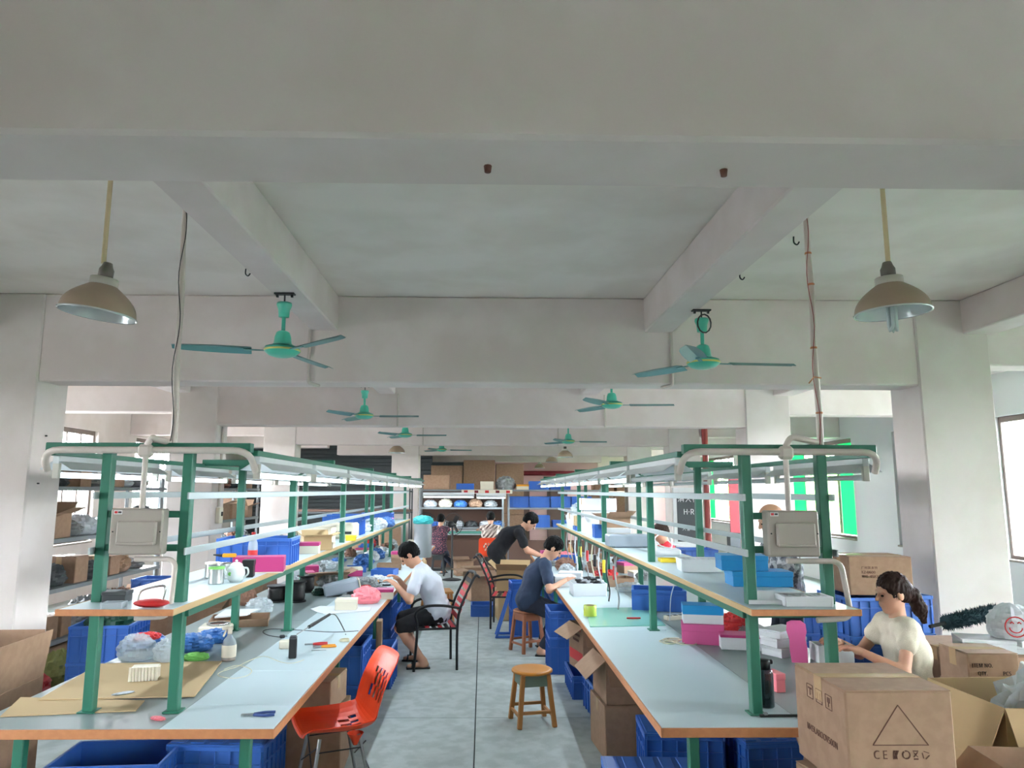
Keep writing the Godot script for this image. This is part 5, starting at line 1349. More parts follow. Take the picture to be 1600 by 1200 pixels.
func right_front() -> void:
	# stacked cartons at the near right corner
	var t := carton(Vector3(1.5, 0, -2.82), 0.52, 0.44, 0.42, 10, "bottom carton of the near stack before the right bench", -1.0)
	t = carton(Vector3(1.5, 0.424, -2.8), 0.5, 0.42, 0.4, 14, "middle carton of the near stack before the right bench", -1.0)
	t = carton(Vector3(1.44, 0.828, -2.81), 0.373, 0.41, 0.34, 0, "large closed carton with a printed triangle and recycling marks", -1.0)
	# printed triangle
	var tri := MB.new()
	var a := Vector3(-0.1, 0.165, 0.2063)
	var b := Vector3(0.092, 0.165, 0.2063)
	var c := Vector3(-0.005, 0.295, 0.2063)
	for e in [[a, b], [b, c], [c, a]]: tri.bar(e[0], e[1], 0.0022, 0.0022)
	part(t, "printed_triangle", tri.mesh(), M.brown_ink)
	text(t, "C E", 0.036, M.brown_ink, Vector3(-0.076, 0.133, 0.206))
	var gl := MB.new()
	for k in 5:
		gl.bar(Vector3(-0.032 + 0.006 * (k % 3), 0.12, 0.206), Vector3(-0.03 + 0.004 * k, 0.148, 0.206), 0.003, 0.002)
	part(t, "printed_mark", gl.mesh(), M.brown_ink)
	var ring := MB.new()
	for k in 20:
		if k % 7 == 6: continue
		var p0 := Vector3(0.012 + 0.0125 * cos(TAU * k / 20.0), 0.134 + 0.0125 * sin(TAU * k / 20.0), 0.206)
		var p1 := Vector3(0.012 + 0.0125 * cos(TAU * (k + 1) / 20.0), 0.134 + 0.0125 * sin(TAU * (k + 1) / 20.0), 0.206)
		ring.bar(p0, p1, 0.005, 0.003)
	part(t, "printed_mark", ring.mesh(), M.brown_ink)
	var g3 := MB.new()
	g3.bar(Vector3(0.036, 0.146, 0.206), Vector3(0.054, 0.146, 0.206), 0.002, 0.003); g3.bar(Vector3(0.038, 0.12, 0.206), Vector3(0.053, 0.12, 0.206), 0.002, 0.004)
	g3.bar(Vector3(0.038, 0.142, 0.206), Vector3(0.052, 0.126, 0.206), 0.002, 0.002); g3.bar(Vector3(0.052, 0.142, 0.206), Vector3(0.038, 0.126, 0.206), 0.002, 0.002)
	part(t, "printed_mark", g3.mesh(), M.brown_ink)
	var g4 := MB.new()
	for k in 3:
		var a0 := TAU * k / 3.0 + 0.5
		var c0 := Vector3(0.079, 0.133, 0.206)
		g4.bar(c0 + Vector3(cos(a0), sin(a0), 0) * 0.013, c0 + Vector3(cos(a0 + 1.5), sin(a0 + 1.5), 0) * 0.013, 0.003, 0.002)
	part(t, "printed_mark", g4.mesh(), M.brown_ink)
	# left face print: handling marks and a line of letters
	text(t, "M45LAROOV500N", 0.03, M.brown_ink, Vector3(-0.1872, 0.135, 0.01), Vector3(0, -90, 0))
	for k in 3:
		var hm := MB.new()
		var zc := -0.07 + k * 0.075
		for e in [[-0.024, -0.024, 0.024, -0.024], [0.024, -0.024, 0.024, 0.024], [0.024, 0.024, -0.024, 0.024], [-0.024, 0.024, -0.024, -0.024]]:
			hm.bar(Vector3(-0.1872, 0.27 + e[1], zc + e[0]), Vector3(-0.1872, 0.27 + e[3], zc + e[2]), 0.0018, 0.0018)
		if k == 0:
			hm.bar(Vector3(-0.1872, 0.256, zc), Vector3(-0.1872, 0.278, zc), 0.002, 0.002); hm.box(Vector3(-0.1872, 0.281, zc), Vector3(0.001, 0.006, 0.03))
		if k == 1: hm.bar(Vector3(-0.1872, 0.255, zc - 0.01), Vector3(-0.1872, 0.283, zc - 0.01), 0.002, 0.002); hm.bar(Vector3(-0.1872, 0.255, zc + 0.01), Vector3(-0.1872, 0.283, zc + 0.01), 0.002, 0.002)
		if k == 2: hm.box(Vector3(-0.1872, 0.277, zc), Vector3(0.001, 0.018, 0.022)); hm.bar(Vector3(-0.1872, 0.254, zc), Vector3(-0.1872, 0.27, zc), 0.002, 0.003)
		part(t, "handling_mark", hm.mesh(), M.brown_ink)
	# open cartons to the right of the stack
	t = carton(Vector3(2.52, 0, -3.25), 0.9, 0.48, 1.0, 2, "wide open carton marked ADAPTOR with plastic inside", 165.0, M.carton_tan)
	text(t, "ADAPTOR", 0.04, M.ink, Vector3(-0.35, 0.81, 0.2415))
	bag(Vector3(2.42, 0.66, -3.25), Vector3(0.5, 0.42, 0.36), 51, M.clear_plastic, "big clear plastic bag sticking out of the wide carton", "", 20, 0.4)
	t = carton(Vector3(2.06, 0, -2.58), 0.56, 0.42, 0.92, -6, "tall open carton beside the near carton stack", 165.0, M.carton)
	t = carton(Vector3(2.95, 0, -4.08), 0.62, 0.5, 0.8, 0, "brown support carton behind the wide open one", -1.0, M.carton)
	t = carton(Vector3(2.71, 0.804, -4.08), 0.27, 0.26, 0.2, -2, "small worn carton with a printed packing list", -1.0, M.carton)
	text(t, "ITEM NO.", 0.026, M.ink, Vector3(-0.06, 0.14, 0.131))
	text(t, "QTY.            PCS", 0.026, M.ink, Vector3(0.0, 0.1, 0.131))
	text(t, "G.W.           KGS", 0.026, M.ink, Vector3(0.0, 0.06, 0.131))
	text(t, "N.W.", 0.026, M.ink, Vector3(-0.08, 0.02, 0.131))
	t = carton(Vector3(3.45, 0, -4.95), 0.9, 0.7, 0.84, 0, "wide brown carton under the white trays by the column", -1.0, M.carton)
	gift_box(Vector3(3.2, 0.846, -4.75), 0.3, 0.22, 0.09, -18, "white box with a pinkish top behind the woman", M.foam_white, M.paper, 0.25)
	gift_box(Vector3(3.48, 0.846, -4.72), 0.36, 0.16, 0.05, -14, "white printed tray box on the wide brown carton", M.paper, M.paper, 0.4)
	gift_box(Vector3(3.5, 0.9, -4.74), 0.36, 0.2, 0.035, 12, "tilted white cover over the printed tray box", M.paper, M.paper, 0.4)
	# bristly duster
	t = thing("duster", "dark blue green bristly duster lying above the white boxes", "duster", Vector3(3.27, 0.992, -4.96), 10)
	var ds := MB.new()
	var rg := RandomNumberGenerator.new()
	rg.seed = 4
	ds.tube([Vector3(-0.2, 0, 0), Vector3(0.2, 0.06, 0)], 0.045, 10)
	for i in 900:
		var u := rg.randf()
		var an := rg.randf() * TAU
		var p := Vector3(-0.2, 0, 0).lerp(Vector3(0.2, 0.06, 0), u)
		var d := Vector3(rg.randf_range(-0.4, 0.4), cos(an), sin(an)).normalized()
		var sd := d.cross(Vector3.RIGHT).normalized() * 0.004
		ds.tri(p + d * 0.04 - sd, p + d * 0.04 + sd, p + d * rg.randf_range(0.055, 0.07))
	part(t, "bristles", ds.mesh(), M.duster)
	part(t, "handle", MB.new().tube([Vector3(-0.2, 0, 0), Vector3(-0.32, -0.02, 0)], 0.012, 8).mesh(), M.black)
	var fp := thing("plastic_bag", "white plastic bag with a red smiling face print beside the duster", "bag", Vector3(3.36, 0.938, -4.7), -14)
	part(fp, "bag_body", MB.new().lump(Vector3(0.3, 0.2, 0.22), 55, 0.16).mesh(), M.bag_white)
	var fm := MB.new()
	var rp := []
	for k in 21: rp.append(Vector3(0.06 * cos(TAU * k / 20.0), 0.06 * sin(TAU * k / 20.0), 0))
	fm.tube(rp, 0.004, 5)
	var mp := []
	for k in 9: mp.append(Vector3(0.035 * cos(PI + PI * k / 8.0), -0.005 + 0.03 * sin(PI + PI * k / 8.0), 0))
	fm.tube(mp, 0.004, 5)
	for s in [-1, 1]: fm.tube([Vector3(s * 0.02 - 0.01, 0.02, 0), Vector3(s * 0.02, 0.03, 0), Vector3(s * 0.02 + 0.01, 0.02, 0)], 0.004, 5)
	part(fp, "smile_print", fm.mesh(), M.bag_red, Vector3(-0.02, 0.085, 0.104))
	# crates stacked behind the woman, with a carton on top
	for k in 2:
		for i in 4: crate(Vector3(2.82 + k * 0.36, i * 0.272, -5.62 - k * 0.1), 0.34, 0.46, 0.27, 2, NTH[i] + " blue crate up in the stack " + ("beside the bench" if k == 0 else "by the column") + " behind the woman in cream", "crate stacks behind the woman", M.blue)
	t = carton(Vector3(2.98, 1.09, -5.66), 0.46, 0.36, 0.28, -4, "closed carton with faint print on top of the blue crate stacks", -1.0)
	brush(t, "广州凯来特", 0.021, M.brown_ink, Vector3(-0.14, 0.19, 0.1812))
	text(t, "KZ-0600", 0.028, M.brown_ink, Vector3(-0.09, 0.168, 0.1815))
	brush(t, "规格", 0.021, M.brown_ink, Vector3(-0.14, 0.128, 0.1812))
	text(t, "45X36X23X33  CM", 0.028, M.brown_ink, Vector3(0.03, 0.137, 0.1815))
	# plain seat board by the stack
	stool(Vector3(2.78, 0, -4.86), 0, "low stool with a pale board seat under the woman in cream", 0.47, 0.16, M.cream, M.stool_leg, M.stool_leg)
	for i in 3: crate(Vector3(3.05 + 0.02 * i, i * 0.28, -7.1), 0.44, 0.5, 0.278, 0, NTH[i] + " blue crate up in the stack beyond the bald man", "crates beyond the bald man", M.blue)

func left_store() -> void:
	# racks along the left, between the columns
	rack(Vector3(-4.5, 0, -8.35), 3.0, 0.5, [0.36, 0.87, 1.36, 1.88], 2.0, "grey steel rack of cluttered shelves between the left columns", M.rack, 90)
	rack(Vector3(-4.5, 0, -12.4), 3.2, 0.5, [0.36, 0.87, 1.36, 1.88], 2.0, "grey steel rack further down, beyond the second left column", M.rack, 90)
	var rg := RandomNumberGenerator.new()
	rg.seed = 77
	var mats := [M.bag_grey, M.bag_white, M.carton, M.bag_brown, M.bag_grey, M.slate, M.bag_white, M.carton]
	var names := {0: "grey bundle", 1: "white plastic bundle", 2: "brown wrapped pack", 3: "brown bundle", 4: "grey bundle", 5: "dark bundle", 6: "white plastic bundle", 7: "brown paper pack"}
	for r in 2:
		var zc := -8.35 if r == 0 else -12.4
		for si in 4:
			var y: float = [0.361, 0.871, 1.361, 1.881][si]
			var z := zc + 1.3
			var nth := 0
			while z > zc - 1.25:
				var w := rg.randf_range(0.22, 0.42)
				var hh := rg.randf_range(0.12, 0.3) * (0.75 if si == 3 else 1.0)
				var k := rg.randi() % 8
				var where: String = ["bottom", "second", "third", "top"][si] + " shelf of the " + ("nearer" if r == 0 else "further") + " left rack"
				if rg.randf() < 0.62:
					bag(Vector3(-4.48, y, z - w / 2), Vector3(0.42, hh, w * 1.05), 200 + rg.randi() % 900, mats[k], names[k] + ", " + NTH[mini(nth, 9)] + " along the " + where, "bundles on the left racks", 0, 0.35, "bundle", "bundle")
				else:
					carton(Vector3(-4.48, y, z - w / 2), w * 0.95, 0.36, hh, 90 + rg.randf_range(-6, 6), "carton, " + NTH[mini(nth, 9)] + " along the " + where, -1.0 if rg.randf() < 0.6 else 60.0, M.carton if k < 4 else M.carton, "cartons on the left racks")
				nth += 1
				z -= w + rg.randf_range(0.0, 0.1)
	crate(Vector3(-3.35, 0, -6.85), 0.5, 0.6, 0.38, 8, "lower blue crate on the floor beside the left column", "", M.blue)
	crate(Vector3(-3.35, 0.382, -6.85), 0.5, 0.6, 0.3, 8, "upper blue crate of green netting beside the left column", "", M.blue)
	bag(Vector3(-3.35, 0.5, -6.85), Vector3(0.46, 0.28, 0.52), 91, M.bag_green, "dark green netting heaped in the crate beside the left column", "", 0, 0.5, "netting", "netting")
	crate(Vector3(-3.6, 0.6, -8.4), 0.5, 0.36, 0.28, 0, "blue crate on cartons behind the left shelf's front end", "", M.blue)
	carton(Vector3(-3.6, 0, -8.4), 0.6, 0.5, 0.598, 0, "brown carton under the blue crate near the left rack", -1.0, M.carton)
	carton(Vector3(-2.85, 0, -7.6), 0.5, 0.44, 0.7, 10, "tall brown carton beyond the left bench", 30.0, M.carton)
	carton(Vector3(-2.85, 0, -9.0), 0.6, 0.6, 0.85, 0, "pinkish brown carton stack beyond the left bench", -1.0, M.carton)
	bag(Vector3(-4.06, 0, -7.35), Vector3(0.36, 0.3, 0.5), 93, M.cloth_olive, "olive cloth heap on the floor by the left rack", "", 0, 0.35, "cloth_heap", "cloth")
	bag(Vector3(-4.02, 0, -6.8), Vector3(0.36, 0.24, 0.4), 94, M.bag_red, "red plastic heap at the foot of the left column", "", 0, 0.35)
	carton(Vector3(-2.98, 0, -4.4), 0.6, 0.6, 0.72, 3, "open brown carton on the floor at the outer side of the left bench", 6.0, M.carton)
	bag(Vector3(-2.98, 0.3, -4.4), Vector3(0.5, 0.4, 0.5), 95, M.cloth_olive, "olive and yellow stuff in the open carton beside the left bench", "", 0, 0.35)
	for i in 5: carton(Vector3(-4.5, 0, -7.15 - i * 0.55), 0.46, 0.36, 0.24 + 0.04 * (i % 2), 90, NTH[i] + " carton on the floor under the nearer left rack", -1.0, M.carton, "cartons under the left rack")
	# red boxes at the second rack
	for i in 2: gift_box(Vector3(-4.05, 0.9 + i * 0.17, -15.3), 0.3, 0.3, 0.16, 0, ["lower", "upper"][i] + " red box in the little stack beyond the third left column", M.red, M.red, 0.3, "red boxes beyond the third left column")
	carton(Vector3(-4.05, 0, -15.3), 0.5, 0.5, 0.898, 0, "tall brown carton holding up the red boxes", -1.0, M.carton)
	# long low rack in the dark store
	var r3 := rack(Vector3(-3.4, 0, -17.6), 3.4, 0.6, [0.5, 1.35, 1.85], 1.9, "dark rack with a brown top in front of the ribbed partition", M.slate)
	part(r3, "top_board", MB.new().box(Vector3(0, 1.38, 0.0), Vector3(3.4, 0.05, 0.62), 0.004).mesh(), M.brown_panel)
	for i in 5: carton(Vector3(-4.7 + i * 0.62, 0.501, -17.6), 0.5, 0.5, 0.5, i * 3, NTH[4 - i] + " dim carton from the white column on the dark rack", -1.0, M.carton, "cartons on the dark rack")

func far_rack() -> void:
	var r := rack(Vector3(-0.5, 0, -17.6), 2.0, 0.6, [1.0, 1.46, 1.88], 1.92, "far workstation rack behind the two women", M.rack)
	part(r, "skirting_panel", MB.new().box(Vector3(0, 0.4, 0.31), Vector3(1.96, 0.62, 0.02), 0.003).mesh(), M.brown_panel)
	part(r, "belt_rail", MB.new().box(Vector3(0, 0.93, 0.33), Vector3(2.0, 0.03, 0.03), 0.004).mesh(), M.alu)
	part(r, "belt_rail", MB.new().box(Vector3(0, 0.84, 0.33), Vector3(2.0, 0.03, 0.03), 0.004).mesh(), M.alu)
	part(r, "belt", MB.new().box(Vector3(0.05, 0.885, 0.32), Vector3(1.6, 0.05, 0.01), 0.002).mesh(), mk("belt_green", col(96, 170, 150), 0.5))
	part(r, "back_panel", MB.new().box(Vector3(0, 1.2, -0.29), Vector3(1.96, 1.36, 0.02), 0.003).mesh(), M.brown_panel)
	var r2 := rack(Vector3(1.75, 0, -17.6), 2.3, 0.6, [1.0, 1.46, 1.88], 1.92, "far workstation rack behind the right bench's end", M.rack)
	part(r2, "skirting_panel", MB.new().box(Vector3(0, 0.4, 0.31), Vector3(2.26, 0.62, 0.02), 0.003).mesh(), M.brown_panel)
	var ban := one("shelf_banner", "pale printed strip along the top shelf of the far rack", "banner", MB.new().box(Vector3(0, 0, 0), Vector3(1.2, 0.09, 0.006), 0.002).mesh(), M.cream, Vector3(0.1, 1.83, -17.285))
	for i in 5: part(ban, "red_patch", MB.new().box(Vector3(-0.5 + i * 0.25, 0.0, 0.004), Vector3(0.09, 0.06, 0.002)).mesh(), M.red if i % 2 == 0 else M.dark_red)
	tube_light(Vector3(-0.8, 1.735, -17.2), true, "long lit tube light under the far rack's top shelf", "lit tubes of the far rack", 1.2, 90, 0.7)
	tube_light(Vector3(0.2, 1.72, -17.2), true, "short lit tube light under the far rack's printed strip", "lit tubes of the far rack", 0.7, 90, 0.7)
	# crates and packs on it
	for i in 4: crate(Vector3(0.85 + i * 0.5, 1.461, -17.55), 0.48, 0.4, 0.26, 0, NTH[i] + " blue crate from the middle uprights on the far rack's middle shelf", "crates on the far rack's middle shelf", M.blue)
	for i in 2: crate(Vector3(1.35 + i * 0.5, 1.881, -17.55), 0.48, 0.4, 0.2, 0, ["blue crate on the far rack's top shelf beside the orange topped box", "outer blue crate on the far rack's top shelf"][i], "crates on the far rack's top shelf", M.blue)
	crate(Vector3(1.35, 1.001, -17.5), 0.48, 0.4, 0.28, 0, "blue crate standing on the far rack's worktop", "", M.blue)
	crate(Vector3(1.9, 1.001, -17.55), 0.48, 0.4, 0.16, 0, "low blue crate on the far rack's worktop", "", M.blue)
	crate(Vector3(-0.42, 1.881, -17.5), 0.42, 0.34, 0.14, 0, "low blue crate on the far rack's top shelf by the cartons", "", M.blue)
	crate(Vector3(-1.2, 1.001, -17.55), 0.5, 0.34, 0.12, 0, "shallow blue crate beside the woman in flowers", "", M.blue)
	carton(Vector3(-1.1, 1.881, -17.55), 0.62, 0.4, 0.34, 0, "brown carton at the end of the far rack's top shelf", -1.0, M.carton)
	gift_box(Vector3(0.1, 1.881, -17.5), 0.32, 0.26, 0.19, 0, "white box on the far rack's top shelf", M.cream, M.cream)
	bag(Vector3(0.55, 1.881, -17.55), Vector3(0.5, 0.3, 0.36), 121, M.bag_grey, "grey bundle on the far rack's top shelf")
	gift_box(Vector3(0.95, 1.881, -17.5), 0.3, 0.26, 0.12, 0, "cream and orange box on the far rack's top shelf", M.cream, M.orange_handle)
	for i in 5: bag(Vector3(-1.25 + i * 0.36, 1.461, -17.5), Vector3(0.34, 0.16 + 0.03 * (i % 2), 0.34), 130 + i, [M.bag_white, M.cream, M.bag_blue, M.carton, M.bag_grey][i], ["white", "cream", "blue", "brown", "grey"][i] + " pack on the far rack's middle shelf, bay of the two women", "packs on the far rack's left bay", 0, 0.3, "bundle", "bundle")
	for i in 5: bag(Vector3(-0.9 + i * 0.32, 1.001, -17.5), Vector3(0.3, 0.14, 0.3), 140 + i, [M.bag_grey, M.bag_white, M.slate, M.bag_white, M.bag_blue][i], NTH[i] + " work pack along the worktop, counted from the flowered woman", "packs on the far worktop", 0, 0.35, "bundle", "bundle")

func far_wall_things() -> void:
	# dark cartons piled behind the rack
	var cs := [[-1.0, 0.0, 0.9, 1.35], [-0.1, 0.0, 0.9, 1.5], [0.75, 0.0, 0.8, 1.4]]
	for i in 3:
		for k in 2: carton(Vector3(cs[i][0], k * 1.21, -20.6), cs[i][2] - 0.03, 0.8, 1.2 if k == 0 else cs[i][3] - 0.02, 0, ["left hand", "middle", "right hand"][i] + " tall dark carton of the " + ["lower", "upper"][k] + " layer behind the far rack", -1.0, M.carton, "tall cartons behind the far rack")
	pipe("dark red pipe running along the far pink wall", [Vector3(0.8, 2.5, -26.908), Vector3(3.6, 2.5, -26.908)], 0.09, M.dark_red)
	for d in [[1.35, "dark brown door in the far pink wall"], [2.75, "second dark brown door in the far pink wall"]]:
		var o := struct("door_%d" % (1 if d[0] < 2 else 2), MB.new().box(Vector3(d[0], 1.05, -26.97), Vector3(0.75, 2.1, 0.05), 0.005).mesh(), mk("door_brown", col(92, 74, 62), 0.6), d[1])
		part(o, "door_handle", MB.new().tube([Vector3(d[0] + 0.3, 1.0, -26.93), Vector3(d[0] + 0.2, 1.0, -26.93)], 0.012, 6).mesh(), M.steel)
	# cream partition and cartons to the right of it
	struct("trim_2", MB.new().box(Vector3(4.6, 1.6, -24.0), Vector3(1.6, 3.2, 0.1), 0.006).mesh(), M.cream, "cream partition by the far right corner")
	for i in 4: carton(Vector3(3.2 + (i % 2) * 0.62, (i / 2) * 0.92, -19.8), 0.6, 0.5, 0.9, 0, ["lower", "upper"][i / 2] + " tall brown carton near the far right column, " + ["aisle", "wall"][i % 2] + " side", -1.0, M.carton, "cartons by the far right column")
	for i in 2: carton(Vector3(3.25 + i * 0.6, 1.85, -19.8), 0.55, 0.45, 0.5, 4 * i, "brown carton topping the " + ["aisle", "wall"][i] + " side stack near the far right column", -1.0, M.carton, "top cartons by the far right column")

func bench_clutter() -> void:
	var rg := RandomNumberGenerator.new()
	rg.seed = 19
	# loose work on the far halves of both benches
	var kinds := [[M.bag_white, "white plastic bag of parts"], [M.clear_plastic, "clear bag of parts"], [M.bag_grey, "heap of grey leads"], [M.bag_blue, "blue bag of parts"], [M.bag_grey, "bundle of dull grey leads"], [M.bag_brown, "brown bundle of parts"], [M.bag_red, "red bag of parts"], [M.foam_white, "white foam pack"]]
	for s in [-1, 1]:
		var d: Dictionary = BL[s]
		var side := "left" if s < 0 else "right"
		var z := -8.7 if s < 0 else -9.3
		var i := 0
		while z > -(d.zs[-1] as float) - 0.2:
			for lane in 3:
				var x: float = [lerpf(d.e, d.pi, 0.55), (d.pi + d.po) / 2, lerpf(d.po, d.o, 0.5)][lane]
				var q := rg.randi() % 8
				var w := rg.randf_range(0.2, 0.34)
				var p := Vector3(x + rg.randf_range(-0.05, 0.05), 0.7505, z + rg.randf_range(-0.1, 0.1))
				var pick := rg.randf()
				var at_: String = " by the " + NTH[clampi(int(round((-z - (d.zs[0] as float)) / 2.16)), 0, 5)] + " post pair, " + ["aisle side", "middle", "outer side"][lane] + " of the " + side + " bench"
				if pick < 0.45: bag(p, Vector3(w, rg.randf_range(0.06, 0.18), w), 300 + i, kinds[q][0], kinds[q][1] + at_, "parts on the far " + side + " bench", rg.randf() * 90.0, 0.4, "parts_heap", "parts")
				elif pick < 0.62: coil(p, 0.07, 4, 0.006, [M.wire_grey, M.black, M.wire_beige, M.bag_white][q % 4], ["grey", "black", "cream", "white"][q % 4] + " coil of lead" + at_, "coils on the far " + side + " bench", 300 + i)
				elif pick < 0.85: gift_box(p, w, w * 0.8, rg.randf_range(0.06, 0.16), rg.randf_range(-20, 20), ["white", "cream", "magenta", "brown", "blue"][q % 5] + " lidded box" + at_, [M.cream, M.foam_white, M.magenta, M.carton][q % 4], [M.foam_white, M.cream, M.magenta, M.carton, M.blue][q % 5], 0.3, "boxes on the far " + side + " bench")
				else: tray(p, w, w * 0.8, 0.08, rg.randf_range(-20, 20), ["cardboard", "blue", "white"][q % 3] + " open tray" + at_, [M.carton, M.blue, M.foam_white][q % 3], "trays on the far " + side + " bench")
				i += 1
			z -= rg.randf_range(0.3, 0.42)
	# the heap of leads and small parts that the man in white works on
	for i in 16:
		var p := Vector3(rg.randf_range(-1.42, -1.1), 0.7505, rg.randf_range(-9.0, -7.75))
		coil(p, rg.randf_range(0.04, 0.08), 3, 0.005, [M.wire_grey, M.bag_white, M.black, M.wire_grey][i % 4], NTH[mini(i / 4, 9)] + " " + ["grey", "white", "black", "dull grey"][i % 4] + " coil of lead in the heap before the man in white", "leads before the man in white", 700 + i)
	for i in 4: bag(Vector3(-1.25 - 0.05 * (i % 2), 0.7505, -8.0 - i * 0.3), Vector3(0.16, 0.06, 0.14), 720 + i, [M.bag_white, M.red, M.clear_plastic, M.orange_handle][i], ["white", "red", "clear", "orange"][i] + " scrap of packing in the heap before the man in white", "packing scraps on the left bench", i * 35.0, 0.45)
	# hanging tools and leads along the right frame
	for i in 9:
		var z := -7.0 - i * 0.5
		var y := 1.24
		var x := 1.27
		pipe(NTH[i] + " lead hanging under the right shelf's aisle edge, from the glass sheet", curve([Vector3(x, y, z), Vector3(x - 0.02, y - 0.18, z + 0.02), Vector3(x + 0.02, y - 0.38, z - 0.02), Vector3(x, 0.76, z + 0.03)], 4), 0.008, [M.wire_grey, M.black, M.bag_white, M.wire_beige][i % 4], "leads hanging under the right shelf", "cable")
	for i in 6:
		var t := thing("hanging_tool", ["red", "yellow", "black"][i % 3] + " gripped tool hung under the right shelf, " + NTH[i] + " from the glass sheet", "tool", Vector3(1.285, 1.0, -7.2 - i * 0.62), 0, "tools hung under the right shelf")
		part(t, "grip", MB.new().tube([Vector3(0, 0.0, 0), Vector3(0, 0.13, 0)], 0.018, 8).mesh(), [M.red, M.yellow, M.black][i % 3])
		part(t, "shaft", MB.new().tube([Vector3(0, 0.13, 0), Vector3(0, 0.232, 0)], 0.005, 6).mesh(), M.steel)

func wall_things() -> void:
	# hydrant cabinet sign and pipe at the fourth right column
	pipe("dark red fire pipe beside the right column", [Vector3(4.43, 0, -14.38), Vector3(4.43, CEIL, -14.38)], 0.06, M.red_pipe)
	var t := thing("hydrant_sign", "black fire hydrant notice in a white frame on the right column", "sign", Vector3(4.06, 1.35, -14.415))
	part(t, "frame", MB.new().box(Vector3(0, 0.0, 0), Vector3(0.6, 1.15, 0.03), 0.006).mesh(), M.white)
	part(t, "panel", MB.new().box(Vector3(0, 0.0, 0.018), Vector3(0.46, 0.95, 0.01), 0.003).mesh(), M.slate)
	brush(t, "消火栓", 0.125, M.white, Vector3(-0.21, 0.29, 0.024))
	text(t, "H·R", 0.14, M.white, Vector3(0, 0.1, 0.0245))
	brush(t, "火警", 0.075, M.white, Vector3(-0.14, -0.26, 0.024))
	text(t, "119", 0.09, M.white, Vector3(0.13, -0.22, 0.0245))
	one("red_banner", "dark red upright banner before the far right window", "banner", MB.new().box(Vector3(0, 0.75, 0), Vector3(0.3, 1.5, 0.03), 0.004).mesh(), M.dark_red, Vector3(5.9, 0.9, -17.0))
	one("banner_stand", "low grey stand holding the dark red banner", "stand", MB.new().box(Vector3(0, 0.449, 0), Vector3(0.4, 0.898, 0.25), 0.005).mesh(), M.slate, Vector3(5.9, 0, -17.0))
	crate(Vector3(3.2, 0, -11.0), 0.5, 0.5, 0.36, 0, "blue crate at the foot of the stack by the second right column", "", M.blue)
	crate(Vector3(3.2, 0.362, -11.0), 0.5, 0.5, 0.34, 0, "blue crate in the middle of the stack by the second right column", "", M.blue)
	crate(Vector3(3.2, 0.704, -11.0), 0.5, 0.5, 0.3, 0, "blue crate at the top of the stack by the second right column", "", M.blue)
	carton(Vector3(3.0, 0, -12.6), 0.5, 0.5, 0.95, 0, "printed carton behind the man in red", -1.0, M.carton)
	sheet([Vector3(2.7, 0, -12.3), Vector3(3.35, 0, -12.2), Vector3(3.3, 0, -12.9), Vector3(2.75, 0, -12.8)], 0.957, 0.02, M.paper, "paper_board", "pale board lying on the carton behind the man in red", "board")
	# switch gear on the second left column
	t = thing("switch_box", "small grey switch box on the second left column", "switch", Vector3(-3.719, 1.5, -10.36), 90)
	part(t, "switch_body", MB.new().box(Vector3(0, 0.0, 0.03), Vector3(0.14, 0.22, 0.06), 0.008).mesh(), M.cream)
	part(t, "lever", MB.new().box(Vector3(0.0, 0.02, 0.068), Vector3(0.03, 0.06, 0.02), 0.004).mesh(), M.dark)
	pipe("cream conduit running down the second left column", [Vector3(-3.704, 1.62, -10.36), Vector3(-3.704, 2.74, -10.36)], 0.02, M.pvc)
	for q in [Vector3(-3.712, 2.3, -6.2), Vector3(-3.712, 1.9, -6.15)]:
		one("wall_plug", "small dark screw stub in the left column's side", "screw", MB.new().box(Vector3(0.008, 0, 0), Vector3(0.02, 0.012, 0.012), 0.003).mesh(), M.dark, q, 0, "screw stubs in the left column")

